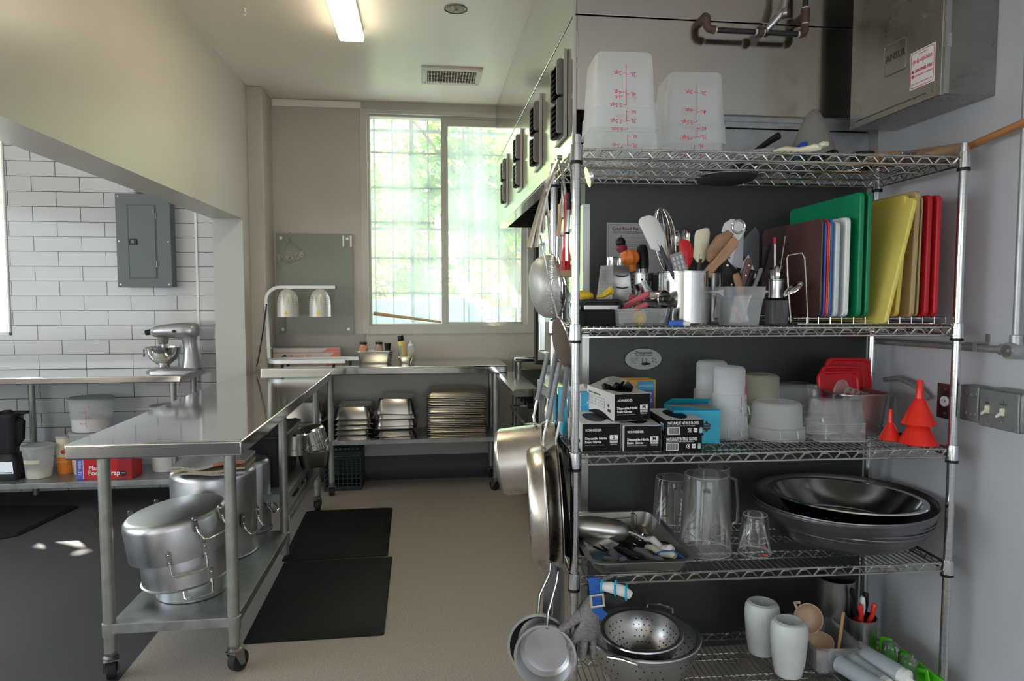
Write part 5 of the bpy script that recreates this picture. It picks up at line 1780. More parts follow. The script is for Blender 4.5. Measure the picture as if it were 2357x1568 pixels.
for (cx_, cz_, a_) in ((-0.010, 0.165, 0), (0.040, 0.160, 0)):
    mb = MB()
    mb.tube([(cx_ + 0.017 * math.cos(a * PI / 10), 0, cz_ - 0.02 + 0.020 * math.sin(a * PI / 10)) for a in range(20)], 0.0042, n=8, closed=True)
    build('ring_handle', mb, mat('blue_grey_ring', (0.45, 0.50, 0.58), 0.4), t)
build('blades', MB().box(-0.004, 0.030, -0.002, 0.002, 0.0, 0.125), steel_bright, t, smooth=0)
t = thing('plastic_bag', 'crumpled clear bag with red print inside the milky tub', 'bag', IP(TU - 0.012, 0.08, 0.008), SA)
mb = MB()
rnd = random.Random(2)
rings = []
for k in range(6):
    rings.append([((0.020 + 0.008 * rnd.random()) * math.cos(q * PI / 5) + k * 0.003, (0.016 + 0.008 * rnd.random()) * math.sin(q * PI / 5), k * 0.016) for q in range(10)])
mb.loft(rings)
build('film', mb, poly_thin, t, smooth=0)
mb = MB()
mb.tube([(-0.022, -0.026, 0.045), (-0.014, -0.028, 0.025), (-0.004, -0.028, 0.012), (0.004, -0.027, 0.004)], [0.004, 0.005, 0.004, 0.005], n=5, flat=0.3)
build('red_print', mb, mat('pink_red', (0.75, 0.12, 0.16), 0.5), t, smooth=0)

# ribbed tumbler + small metal cups with spoons
mb = MB()
rings = []
for (r_, z_) in ((0.030, 0.0), (0.033, 0.003), (0.036, 0.074), (0.037, 0.076), (0.034, 0.074), (0.031, 0.006)):
    rings.append([(r_ * (1 + 0.03 * math.cos(30 * a)) * math.cos(a), r_ * (1 + 0.03 * math.cos(30 * a)) * math.sin(a), z_) for a in [2 * PI * i / 120 for i in range(120)]])
mb.loft(rings)
solo('ribbed_tumbler', 'dark ribbed tumbler beside the milky tub', 'tumbler', mb, thin_clear('smoked_plastic', tint=(0.12, 0.12, 0.13), body=0.75, edge=0.85), S(0.668, 0.125, Z), SA)
t = cylinder_pot('spoon_cup', 'small steel cup of spoons set in the ribbed tumbler', 'cup', 0.668, 0.135, Z + 0.078, 0.026, 0.064, steel, n=28)
spoon('teaspoon', 'teaspoon with white and red handle standing in the small steel cup', IP(0.668, 0.13, 0.09), IP(0.662, 0.12, 0.185), steel_bright, 0.022, 0.045, 0, r=0.002, grp='spoons in the small steel cup')
spoon('teaspoon', 'pale silver teaspoon at the left in the small steel cup', IP(0.660, 0.14, 0.09), IP(0.648, 0.13, 0.178), steel_bright, 0.022, 0.042, 0.2, r=0.002, grp='spoons in the small steel cup')
t, L_ = along('thermometer_probe', 'white stick with red tip standing in the small steel cup', 'probe', IP(0.668, 0.14, 0.09), IP(0.668, 0.15, 0.275), 0)
build('stick', MB().cyl((0, 0, 0), (0, 0, L_ - 0.02), 0.003, n=8), paper_white, t)
build('tip', MB().cyl((0, 0, L_ - 0.02), (0, 0, L_), 0.0045, 0.004, n=10), ink_red, t)
t, L_ = along('skewer', 'thin twisted steel skewer standing in the small steel cup', 'skewer', IP(0.672, 0.14, 0.09), IP(0.702, 0.15, 0.28), 0)
build('rod', MB().cyl((0, 0, 0), (0, 0, L_), 0.0018, n=6), steel_bright, t)
build('twist', MB().tube([(0.005 * math.sin(k), 0.005 * math.cos(k), L_ * 0.45 + k * 0.004) for k in range(10)], 0.0012, n=4), steel_bright, t)
for k, (du, dz, lab) in enumerate(((0.722, 0.088, 'upper fork leaning on the ribbed tumbler'), (0.716, 0.078, 'lower fork leaning on the ribbed tumbler'), (0.690, 0.075, 'spoon bowl resting on the rim of the ribbed tumbler'))):
    spoon('fork' if k < 2 else 'teaspoon', lab, IP(0.672, 0.11, 0.078 - 0.0), IP(du, 0.07, dz + 0.045), steel_bright, 0.02, 0.045, 0.3 * k, r=0.002, grp='cutlery leaning on the ribbed tumbler', cat='fork' if k < 2 else 'spoon')

# clear pan with a yellow ball, scoops on it
t = thing('clear_pan', 'shallow clear plastic pan near the front of the second shelf', 'pan', S(0.205, 0.075, Z), SA)
mb = MB().pan(0.165, 0.14, 0.052, r=0.02, draft=0.006, fl=0.010, t=0.002)
build('tray', mb, clear, t)
solo('yellow_ball', 'yellow-orange ball-shaped squeezer inside the clear pan', 'squeezer', MB().ball((0, 0, 0.021), 0.021, n=20).lathe([(0.012, 0.0), (0.016, 0.004)], 8), yellow, S(0.198, 0.030, Z + 0.0025), SA)
solo('black_scoop', 'round black plastic scoop inside the clear pan', 'scoop', MB().ball((0, 0, 0.020), 0.020, n=18, sx=1.35, sy=1.0).tube([(0.02, 0, 0.018), (0.05, 0.0, 0.03)], 0.006, n=8), black_plastic, S(0.243, 0.050, Z + 0.0025), SA)
pink = mat('rose_plastic', (0.50, 0.09, 0.12), 0.4)
t, L_ = along('pink_handled_tool', 'tool with rose-red rounded handle lying over the clear pan', 'tool', IP(0.160, 0.10, 0.050), IP(0.232, 0.05, 0.098), 0)
build('handle', MB().tube([(0, 0, 0.0), (0, 0, 0.02), (0, 0, L_ - 0.01), (0, 0, L_)], [0.008, 0.009, 0.010, 0.006], n=12), pink, t)
t, L_ = along('pink_handled_tool', 'second rose-red handle lying lower over the clear pan', 'tool', IP(0.185, 0.05, 0.046), IP(0.224, 0.035, 0.066), 0)
build('handle', MB().tube([(0, 0, 0.0), (0, 0, 0.015), (0, 0, L_ - 0.008), (0, 0, L_)], [0.007, 0.009, 0.009, 0.005], n=12), pink, t)
t = thing('folded_red_tool', 'dark red angular tool standing beside the box grater', 'tool', S(0.172, 0.085, Z + 0.052), SA)
build('strip', MB().loft([[(0.0, 0, 0.0), (0.014, 0, 0.0), (0.028, 0, 0.040), (0.012, 0, 0.046)], [(0.0, 0.006, 0.0), (0.014, 0.006, 0.0), (0.028, 0.006, 0.040), (0.012, 0.006, 0.046)]]), mat('deep_red', (0.30, 0.03, 0.05), 0.45), t, smooth=0)
t = thing('meat_grinder_tube', 'steel grinder tube lying with its open round end towards the front', 'grinder part', S(0.282, 0.060, Z + 0.080), rot=(R(90), 0, SA + R(28)))
build('barrel', MB().lathe([(0.020, -0.09), (0.022, -0.05), (0.027, -0.02), (0.0285, 0.0), (0.026, 0.002), (0.024, -0.02), (0.018, -0.045), (0, -0.046)], 30), steel_bright, t)
build('auger', MB().lathe([(0.0, -0.044), (0.008, -0.040), (0.009, -0.012), (0.005, -0.006), (0, -0.006)], 12), steel_dark, t)
build('neck', MB().cyl((0.0, 0.0, -0.07), (-0.02, 0.05, -0.085), 0.013, 0.022, n=16), steel_bright, t)
t = thing('cookie_cutters', 'crumpled pale metal pieces behind the grinder tube', 'cutter', S(0.232, 0.11, Z + 0.062), SA)
mb = MB()
mb.tube([(-0.03, 0, 0.010), (-0.01, 0, 0.038), (0.0, 0.01, 0.030), (0.015, 0, 0.050), (0.03, 0.01, 0.028), (0.02, 0.02, 0.005), (-0.02, 0.02, 0.0)], 0.011, n=4, closed=True, flat=0.2)
build('metal_strip', mb, steel, t, smooth=0)
# eraser/marker in front
t = thing('blue_eraser', 'blue block with white end lying at the front edge of the second shelf', 'eraser', S(0.316, 0.018, Z), SA + R(-3))
build('sleeve', MB().box(-0.033, 0.008, -0.010, 0.010, 0.0, 0.017), mat('bright_blue', (0.01, 0.10, 0.50), 0.4), t, bevel=0.002)
build('end', MB().box(0.0082, 0.030, -0.009, 0.009, 0.001, 0.014), white_plastic, t, bevel=0.002)

# ---- cutting boards in a wire rack
t = thing('board_rack', 'chrome wire rack holding the cutting boards', 'rack', S(0.70, 0.05, Z), SA)
mb = MB()
for v in (0.0, 0.30):
    mb.tube([(0.0, v, 0.004), (0.48, v, 0.004)], 0.0025, n=6)
    mb.tube([(0.0, v + 0.03, 0.020), (0.48, v + 0.03, 0.020)], 0.0022, n=6)
for u in (0.0, 0.48):
    mb.tube([(u, 0.0, 0.004), (u, 0.30, 0.004)], 0.0025, n=6)
build('base_frame', mb, chrome, t)
for k in range(13):
    u = 0.02 + k * 0.0375
    mb = MB()
    mb.tube([(u, -0.012, 0.004), (u, -0.012, 0.024), (u, 0.32, 0.024), (u, 0.32, 0.004)], 0.0018, n=5)
    build('divider', mb, chrome, t)
t = thing('utensil_holder_frame', 'tall bent wire frame standing at the left end of the board rack', 'wire frame', S(0.72, 0.045, Z), SA)
mb = MB()
mb.tube([(-0.020, 0.05, 0.006), (-0.030, 0.05, 0.10), (-0.038, 0.05, 0.205), (-0.034, 0.05, 0.215), (0.0, 0.03, 0.222), (0.004, 0.02, 0.205), (0.008, 0.0, 0.006)], 0.0028, n=7)
mb.tube([(-0.020, 0.05, 0.006), (0.008, 0.0, 0.006)], 0.0028, n=7)
build('wire', mb, chrome, t)
GR = 'cutting boards in the wire rack'
def board(lab, u, z0, h, v0, v1, th, c, mname, tilt=0.0, yaw=0.0, worn=0.1):
    m = mat(mname, c, 0.42, var=worn, vscale=5, bump=0.02, bscale=60)
    mb = MB()
    d = v1 - v0
    o = rrect(d, h, 0.018, 5, d / 2, h / 2)
    mb.loft([[(-th / 2, a, b) for a, b in o], [(th / 2, a, b) for a, b in o]])
    o = solo('cutting_board', lab, 'cutting board', mb, m, S(u, v0, z0), group=GR, rot=(0, tilt, SA + yaw), bevel=min(0.003, th * 0.3))
    return o
B0 = Z + 0.026
board('brown cutting board nearest the left of the rack', 0.768, B0, 0.300, 0.045, 0.425, 0.005, (0.085, 0.036, 0.033), 'board_brown', tilt=0, yaw=R(1.5))
board('thin purplish blue cutting board right against the brown one', 0.7765, B0, 0.292, 0.040, 0.40, 0.004, (0.06, 0.10, 0.45), 'board_violet')
board('thin red cutting board between two blue ones', 0.7830, B0, 0.296, 0.038, 0.40, 0.0045, (0.70, 0.02, 0.02), 'board_red_thin')
board('thin orange-yellow cutting board right of the thin red one', 0.7885, B0, 0.292, 0.040, 0.40, 0.0028, (0.80, 0.28, 0.03), 'board_orange')
board('thin bright blue cutting board left of the pale board', 0.7945, B0, 0.298, 0.040, 0.40, 0.005, (0.01, 0.16, 0.62), 'board_blue')
board('pale bluish-white cutting board', 0.8125, B0, 0.290, 0.036, 0.40, 0.014, (0.58, 0.66, 0.70), 'board_pale')
board('white cutting board in front of the green ones', 0.8440, B0, 0.303, 0.036, 0.40, 0.016, (0.78, 0.80, 0.80), 'board_white')
board('large green cutting board, left one of the two', 0.8830, B0, 0.378, 0.030, 0.465, 0.015, (0.0, 0.22, 0.09), 'board_green')
board('large green cutting board, right one of the two', 0.9080, B0, 0.378, 0.030, 0.465, 0.013, (0.0, 0.20, 0.085), 'board_green_b')
board('yellow cutting board leaning to the right in front of the rack', 0.945, Z + 0.005, 0.388, -0.008, 0.40, 0.013, (0.74, 0.62, 0.14), 'board_yellow', tilt=R(12.5))
board('yellow cutting board upright behind the leaning one', 1.005, B0, 0.372, 0.030, 0.44, 0.014, (0.76, 0.60, 0.10), 'board_yellow_b', tilt=R(3.5))
board('tan cutting board right of the yellow ones', 1.052, B0 - 0.002, 0.386, 0.028, 0.44, 0.016, (0.50, 0.36, 0.17), 'board_tan', tilt=R(1.2))
board('thin olive cutting board between tan and red', 1.0715, B0, 0.370, 0.030, 0.44, 0.006, (0.36, 0.32, 0.13), 'board_olive', tilt=R(0.5))
board('red cutting board, left one of the two at the right', 1.098, B0, 0.372, 0.026, 0.44, 0.015, (0.50, 0.012, 0.022), 'board_red')
board('red cutting board, rightmost of all the boards', 1.128, B0, 0.372, 0.026, 0.44, 0.015, (0.56, 0.015, 0.025), 'board_red_b')

# ---- food safety poster and oval sticker on the partition
YP = PY - 0.0015
t = thing('safety_poster', 'white food safety notice on the steel behind the utensils', 'poster', (0.768, YP, 1.635), 0)
build('sheet', MB().box(-0.112, 0.112, -0.001, 0, -0.19, 0), mat('poster_grey', (0.42, 0.42, 0.41), 0.5), t, smooth=0)
mb = MB()
for (a, b, c, d) in ((-0.106, 0.106, -0.007, -0.0062), (-0.106, 0.106, -0.186, -0.1852), (-0.106, -0.1052, -0.186, -0.0062), (0.1052, 0.106, -0.186, -0.0062), (-0.092, 0.092, -0.0385, -0.0375), (-0.092, 0.092, -0.096, -0.0955)):
    mb.box(a, b, -0.0015, -0.001, c, d)
for k in range(5):
    mb.box(-0.05, 0.09, -0.0015, -0.001, -0.055 - k * 0.008, -0.0542 - k * 0.008)
build('ruled_lines', mb, ink_black, t, smooth=0)
text(t, 'Cool Food For Safety', 0.0165, (-0.092, -0.0016, -0.022), FRONT, mat('poster_brown', (0.12, 0.04, 0.04), 0.5), bold=0.0004, sx=1.02)
text(t, 'Reduce the contamination and keep it cold', 0.0068, (-0.088, -0.0016, -0.033), FRONT, ink_black)
mb = MB()
mb.box(-0.060, -0.056, -0.0015, -0.001, -0.075, -0.045)
mb.cyl((-0.058, -0.0015, -0.078), (-0.058, -0.001, -0.078), 0.004, n=12)
build('thermometer_drawing', mb, mat('poster_red', (0.4, 0.08, 0.05), 0.5), t, smooth=0)
t = thing('oval_sticker', 'white oval sticker with two geese on the steel below the second shelf', 'sticker', (0.801, YP, 1.130), 0)
def ell(a, b, n=48):
    return [(a * math.cos(2 * PI * k / n), b * math.sin(2 * PI * k / n)) for k in range(n)]
mb = MB()
mb.loft([[(x, 0, z) for x, z in ell(0.0735, 0.0425)], [(x, -0.0008, z) for x, z in ell(0.0735, 0.0425)]])
build('border', mb, ink_black, t, smooth=0)
mb = MB()
mb.loft([[(x, -0.0008, z) for x, z in ell(0.0705, 0.0395)], [(x, -0.0012, z) for x, z in ell(0.0705, 0.0395)]])
build('face', mb, mat('sticker_white', (0.40, 0.41, 0.41), 0.5), t, smooth=0)
text(t, 'Orangevale', 0.0150, (0, -0.0016, 0.024), FRONT, ink_black, align='CENTER', shear=0.25, bold=0.0002)
text(t, 'Fair Oaks Meats', 0.0100, (0, -0.0016, 0.0135), FRONT, ink_black, align='CENTER', shear=0.25)
for k, s_ in enumerate(('(916) 961-2085', 'Wholesale & Retail', 'Meats and', 'Poultry')):
    text(t, s_, 0.0048, (-0.034, -0.0016, 0.003 - k * 0.0065), FRONT, ink_black, align='CENTER')
mb = MB()
def goose(x, s):
    mb.loft([[(x + a * s, -0.0013, -0.018 + b * s) for a, b in ell(0.013, 0.0055, 16)], [(x + a * s, -0.0016, -0.018 + b * s) for a, b in ell(0.013, 0.0055, 16)]])
    mb.tube([(x - 0.006 * s, -0.0015, -0.015), (x - 0.009 * s, -0.0015, -0.007), (x - 0.006 * s, -0.0015, 0.002 * s), (x - 0.012 * s, -0.0015, 0.0015 * s)], 0.0011, n=4)
goose(0.004, 1.0)
goose(0.018, 0.8)
mb.box(-0.018, 0.03, -0.0016, -0.0012, -0.0265, -0.0250)
build('geese', mb, ink_black, t, smooth=0)
mb = MB()
for (a, b) in ((0.033, 0.001), (0.044, -0.004), (0.034, -0.011), (0.046, -0.014)):
    mb.box(a, a + 0.006, -0.0016, -0.0012, b, b + 0.003)
build('small_print', mb, ink_black, t, smooth=0)
# ================================================================ third tier: glove boxes
Z = Z3 + 0.001
box_white = mat('carton_white', (0.72, 0.71, 0.68), 0.45)
box_black = mat('carton_black', (0.006, 0.006, 0.007), 0.5, spec=0.15)
def fbox(t, x0, x1, y, z0, z1, m, name='print', d=0.0004):
    return build(name, MB().box(x0, x1, y - d, y, z0, z1), m, t, smooth=0)
def glove_box(lab, u, v, z, rz, size_, code, side=False, w_=0.119, h=0.086, d=0.23, pulled=False):
    t = thing('glove_box', lab, 'box', S(u, v, z), SA + rz, 'black and white glove boxes')
    build('carton', MB().box(0, w_, 0, d, 0, h), box_white, t, smooth=0, bevel=0.0012)
    fbox(t, 0.002, w_ - 0.001, -0.0002, 0.001, h - 0.001, box_black, 'front_panel')
    y = -0.0010
    text(t, 'SCHNEIDER', 0.0098, (0.011, y, h * 0.76), FRONT, ink_white, bold=0.0002, sx=0.95)
    text(t, 'Disposable Nitrile', 0.0098, (0.010, y, h * 0.47), FRONT, ink_white, bold=0.00035, sx=0.92)
    text(t, 'Exam Gloves', 0.0098, (0.010, y, h * 0.345), FRONT, ink_white, bold=0.00035, sx=0.95)
    text(t, 'Latex Free / Powder Free / Protein Free', 0.0036, (0.010, y, h * 0.24), FRONT, ink_white)
    fbox(t, w_ - 0.034, w_ - 0.009, y + 0.0004, h * 0.415, h * 0.585, ink_white, 'size_patch')
    text(t, size_, 0.0145, (w_ - 0.0215, y - 0.0002, h * 0.50), FRONT, ink_black, align='CENTER', bold=0.0004)
    fbox(t, w_ - 0.034, w_ - 0.009, y + 0.0004, h * 0.300, h * 0.395, mat('patch_grey', (0.30, 0.30, 0.31), 0.5), 'colour_patch')
    text(t, 'BLACK', 0.0072, (w_ - 0.0215, y - 0.0002, h * 0.35), FRONT, ink_white, align='CENTER', bold=0.0002)
    text(t, code, 0.0046, (w_ - 0.0215, y, h * 0.255), FRONT, ink_white, align='CENTER')
    o = [(w_ / 2 + 0.036 * math.cos(a) * (1 + 0.1 * math.cos(3 * a)), d * 0.46 + 0.075 * math.sin(a)) for a in [2 * PI * k / 24 for k in range(24)]]
    build('opening', MB().prism(o, h + 0.0002, h + 0.0008), box_black, t, smooth=0)
    if side:
        text(t, 'Nitrile Gloves Measurement Chart', 0.0082, (-0.0008, d * 0.93, h * 0.80), LEFTF, ink_black, sx=0.9)
        mb = MB()
        for q in range(4):
            mb.box(-0.0006, -0.0001, d * 0.32, d * 0.93, h * (0.35 + 0.11 * q), h * (0.35 + 0.11 * q) + 0.0005)
        for yy in (0.32, 0.45, 0.65, 0.80, 0.93):
            mb.box(-0.0006, -0.0001, d * yy, d * yy + 0.0006, h * 0.35, h * 0.68)
        build('chart', mb, ink_black, t, smooth=0)
        text(t, size_, 0.013, (-0.0008, d * 0.20, h * 0.50), LEFTF, ink_black, bold=0.0003)
        fbx = MB().box(-0.0006, -0.0001, d * 0.10, d * 0.21, h * 0.28, h * 0.38)
        build('colour_patch', fbx, ink_black, t, smooth=0)
    o = [(0.0, 0.0)] + [(d * q / 10, h * 0.20 * math.sin(PI * q / 10) ** 1.5 + 0.001) for q in range(11)] + [(d, 0.0)]
    mb = MB()
    mb.add([(-0.0005, a, b) for a, b in o], [tuple(range(len(o)))])
    build('side_swoosh', mb, box_black, t, smooth=0)
    return t
glove_box('black glove box marked S at the left end, lowest row', 0.027, 0.034, Z, 0, 'S', 'NBPXS121', side=True)
glove_box('black glove box marked M in the lowest row beside the S box', 0.152, 0.022, Z, R(-1), 'M', 'NBPXS122', w_=0.114, h=0.080)
glove_box('black glove box marked M set askew on top of the others', 0.128, 0.050, Z + 0.0875, R(9), 'M', 'NBPXS122', side=True, w_=0.119, h=0.083)
t = thing('pulled_glove', 'black nitrile glove sticking out of the topmost glove box', 'glove', S(0.165, 0.16, Z + 0.171), SA)
mb = MB()
rnd = random.Random(5)
rings = []
for k in range(14):
    x = -0.045 + k * 0.0072
    r_ = 0.012 + 0.005 * math.sin(k * 1.3) + 0.003 * rnd.random()
    rings.append([(x, r_ * 1.5 * math.cos(q * PI / 5) + 0.006 * math.sin(k), max(-0.0005, r_ * 0.55 * (1 + math.sin(q * PI / 5)) * (0.8 + 0.4 * rnd.random()))) for q in range(10)])
mb.loft(rings)
mb.tube([(0.01, 0.0, 0.006), (0.018, 0.004, 0.020), (0.024, 0.004, 0.024)], [0.007, 0.005, 0.002], n=6)
build('crumpled_nitrile', mb, box_black, t, smooth=30)
hand_b = mat('hand_icon_blue', (0.30, 0.55, 0.70), 0.5)
hand_g = mat('hand_icon_green', (0.30, 0.58, 0.52), 0.5)
def nf_box(lab, u, v, z, rz, hm, h=0.048):
    w_, d = 0.117, 0.22
    t = thing('glove_box', lab, 'box', S(u, v, z), SA + rz, 'flat glove boxes')
    build('carton', MB().box(0, w_, 0, d, 0, h), box_black, t, smooth=0, bevel=0.001)
    build('top_print', MB().box(0.002, w_ - 0.002, 0.002, d - 0.01, h + 0.0001, h + 0.0005), box_white, t, smooth=0)
    o = [(w_ / 2 + 0.030 * math.cos(a), d * 0.45 + 0.08 * math.sin(a)) for a in [2 * PI * k / 20 for k in range(20)]]
    build('opening', MB().prism(o, h + 0.0006, h + 0.0012), box_black, t, smooth=0)
    text(t, 'NATURALFIT NITRILE GLOVES', 0.0125, (0.007, -0.0008, h * 0.80), FRONT, ink_white, bold=0.0003, sx=0.56)
    text(t, 'Powder free, textured, single use examination gloves', 0.0040, (0.007, -0.0008, h * 0.64), FRONT, ink_white, sx=0.98)
    fbox(t, 0.007, 0.044, -0.0002, 0.004, h * 0.56, ink_white, 'barcode_patch')
    mb = MB()
    x = 0.010
    rnd = random.Random(8)
    while x < 0.041:
        w1 = rnd.choice((0.0004, 0.0008, 0.0012))
        mb.box(x, x + w1, -0.0010, -0.0006, 0.006, h * 0.53)
        x += w1 + rnd.choice((0.0005, 0.0009))
    build('barcode', mb, ink_black, t, smooth=0)
    mb = MB()
    mb.tube([(0.075 + 0.006 * math.cos(a), -0.0008, 0.017 + 0.006 * math.sin(a)) for a in [R(40 + 28 * k) for k in range(11)]], 0.0009, n=4)
    mb.cyl((0.0755, -0.0012, 0.0168), (0.0755, -0.0004, 0.0168), 0.0030, n=12)
    build('round_logo', mb, ink_white, t, smooth=0)
    fbox(t, 0.086, 0.0975, -0.0002, 0.0105, 0.0235, ink_white, 'count_patch')
    text(t, '100', 0.0062, (0.0917, -0.0009, 0.017), FRONT, ink_black, align='CENTER')
    mb = MB()
    mb.loft([[(0.1085 + a, -0.0012, 0.014 + b) for a, b in rrect(0.009, 0.012, 0.003, 3)], [(0.1085 + a, -0.0002, 0.014 + b) for a, b in rrect(0.009, 0.012, 0.003, 3)]])
    for q in range(4):
        mb.box(0.1045 + q * 0.0021, 0.1060 + q * 0.0021, -0.0010, -0.0004, 0.018, 0.0265 - abs(q - 1.5) * 0.0012)
    build('hand_icon', mb, hm, t, smooth=0)
    fs = MB().box(-0.0006, -0.0001, 0.02, 0.05, 0.012, 0.034)
    build('side_icon', fs, hm, t, smooth=0)
    return t
nf_box('flat black glove box with white barcode, lower of two', 0.272, 0.012, Z, R(0.5), hand_g)
nf_box('flat black glove box with white barcode, upper of two', 0.274, 0.008, Z + 0.0492, R(-1), hand_b)
cyan = mat('carton_cyan', (0.02, 0.42, 0.62), 0.4)
t = thing('cyan_box', 'bright cyan open carton right behind the flat glove boxes', 'box', S(0.338, 0.125, Z), SA + R(-4))
build('carton', MB().box(0, 0.148, 0, 0.13, 0, 0.106), cyan, t, smooth=0, bevel=0.001)
mb = MB()
o = [(0.105 + 0.014 * a, 0.055 + 0.020 * b) for a, b in ((0, 1), (0.35, 0.55), (0.85, 0.4), (0.8, 0), (0.85, -0.4), (0.35, -0.55), (0, -1), (-0.35, -0.55), (-0.85, -0.4), (-0.8, 0), (-0.85, 0.4), (-0.35, 0.55))]
mb.loft([[(x, -0.0006, z) for x, z in o], [(x, -0.0001, z) for x, z in o]])
build('badge', mb, ink_black, t, smooth=0)
text(t, 'FIRST', 0.0075, (0.105, -0.0012, 0.060), FRONT, mat('badge_blue', (0.1, 0.5, 0.65), 0.5), align='CENTER')
text(t, 'STREET', 0.0062, (0.105, -0.0012, 0.051), FRONT, mat('badge_blue', (0.1, 0.5, 0.65), 0.5), align='CENTER')
mb = MB()
mb.add([(0, 0.002, 0.107), (0.145, 0.0, 0.107), (0.150, -0.0, 0.109), (0.06, -0.055, 0.122), (-0.02, -0.03, 0.125)], [(0, 1, 2, 3, 4)])
mb.add([(0.0, 0.128, 0.107), (0.148, 0.128, 0.107), (0.148, 0.10, 0.128), (0.02, 0.10, 0.130)], [(0, 1, 2, 3)])
build('flap', mb, cyan, t, smooth=0)
build('opening', MB().box(0.008, 0.14, 0.008, 0.12, 0.1062, 0.1068), mat('carton_inside', (0.42, 0.33, 0.25), 0.7), t, smooth=0)
blue_box = mat('carton_blue', (0.03, 0.38, 0.62), 0.4)
def slide_box(lab, z, stripe, sname, word):
    t = thing('bag_box', lab, 'box', S(0.030, 0.262, z), SA + R(-2), 'blue bag boxes stacked behind the glove boxes')
    build('carton', MB().box(-0.02, 0.115, 0, 0.15, 0, 0.049), blue_box, t, smooth=0, bevel=0.001)
    build('stripe', MB().box(0.012, 0.034, -0.0006, -0.0001, 0.001, 0.048), mat(sname, stripe, 0.45), t, smooth=0)
    build('edge_line', MB().box(0.0345, 0.0375, -0.0006, -0.0001, 0.001, 0.048), ink_white, t, smooth=0)
    text(t, word, 0.012, (0.058, -0.0010, 0.014), FRONT, ink_white if word == 'FREEZER' else ink_black, bold=0.0003)
    return t
slide_box('lowest blue bag carton behind the glove boxes', Z, (0.45, 0.45, 0.1), 'stripe_olive', 'BAGS')
slide_box('blue bag carton with an orange stripe behind the glove boxes', Z + 0.0495, (0.80, 0.32, 0.03), 'stripe_orange', 'FIT')
slide_box('blue bag carton with a purple stripe, on top of the stack', Z + 0.099, (0.40, 0.12, 0.45), 'stripe_purple', 'FREEZER')
t = thing('snap_seal_box', 'yellow and blue snap seal bag carton at the back', 'box', S(0.250, 0.350, Z), SA + R(3))
build('carton', MB().box(0, 0.10, 0, 0.08, 0, 0.175), mat('carton_amber', (0.70, 0.36, 0.03), 0.45), t, smooth=0, bevel=0.001)
build('blue_panel', MB().box(0.034, 0.094, -0.0006, -0.0001, 0.03, 0.170), mat('panel_navy', (0.08, 0.12, 0.40), 0.45), t, smooth=0)
build('top_band', MB().box(0.034, 0.094, -0.0012, -0.0007, 0.142, 0.168), blue_box, t, smooth=0)
text(t, 'SNAP', 0.019, (0.064, -0.0016, 0.125), FRONT, mat('snap_pale', (0.6, 0.7, 0.9), 0.5), align='CENTER', bold=0.0004)
text(t, '& SEAL', 0.017, (0.064, -0.0016, 0.103), FRONT, mat('snap_pale', (0.6, 0.7, 0.9), 0.5), align='CENTER', bold=0.0004)
text(t, 'NON-GMO', 0.010, (0.064, -0.0020, 0.155), FRONT, ink_white, align='CENTER')
# loose bags on the boxes
def bag(lab, u, v, z, w_, d, h, seed, m=None):
    rnd = random.Random(seed)
    n = 9
    vs, fs = [], []
    for i in range(n):
        for j in range(n):
            x, y = i / (n - 1) * 2 - 1, j / (n - 1) * 2 - 1
            e = max(0, 1 - x * x) * max(0, 1 - y * y)
            vs.append((x * w_ / 2, y * d / 2, h * e * (0.6 + 0.7 * rnd.random())))
    for i in range(n - 1):
        for j in range(n - 1):
            a = i * n + j
            fs.append((a, a + 1, a + n + 1, a + n))
    mb = MB().add(vs, fs)
    solo('plastic_bag', lab, 'bag', mb, m or poly_thin, S(u, v, z), SA, smooth=30, fix=False)
bag('crumpled clear plastic bag lying on the cartons behind the askew glove box', 0.185, 0.30, Z + 0.158, 0.17, 0.12, 0.030, 3)
bag('white paper-like bag on top of the purple-striped carton', 0.085, 0.32, Z + 0.1490, 0.11, 0.08, 0.020, 4, box_white)

# nested round tubs
def round_tub(name, lab, u, v, z, r0, r1, h, m, rz=0.0, grp=None, handle=True, mark=None):
    """inverted round tub: rim r0 down, closed end r1 up"""
    t = thing(name, lab, 'container', S(u, v, z), SA + rz, grp)
    sh = 0.30
    rm = r0 + (r1 - r0) * sh
    mb = MB()
    mb.lathe([(r0 + 0.004, 0), (r0 + 0.004, 0.003), (r0, 0.004), (r0 - 0.001, h * sh), (rm - 0.004, h * sh + 0.003), (r1 + 0.002, h - 0.010), (r1 - 0.003, h - 0.003), (r1 - 0.010, h), (r1 - 0.012, h - 0.002), (0, h - 0.002)], 36)
    build('tub', mb, m, t)
    if handle:
        mb = MB()
        a = R(-95)
        for (a0) in (-95, 20):
            pts = []
            for (da, zz, rr) in ((-18, h * sh - 0.002, 0.0), (-17, h * sh * 0.30, 0.006), (17, h * sh * 0.30, 0.006), (18, h * sh - 0.002, 0.0)):
                q = R(a0 + da)
                pts.append(((r0 + 0.004 + rr) * math.cos(q), (r0 + 0.004 + rr) * math.sin(q), zz))
            mb.tube(pts, 0.0024, n=5)
        build('handle', mb, m, t)
    if mark:
        text(t, mark, 0.010, (0.004, -r0 - 0.0035, h * 0.45), (R(-90), 0, R(180)), ink_red, name='scale_mark')
        mb = MB().box(-0.0006, 0.0006, -rm + 0.0, -rm + 0.0008, h * 0.4, h * 0.8)
        build('scale_line', mb, ink_red, t, smooth=0)
    return t
G1 = 'nested milky tubs, front stack'
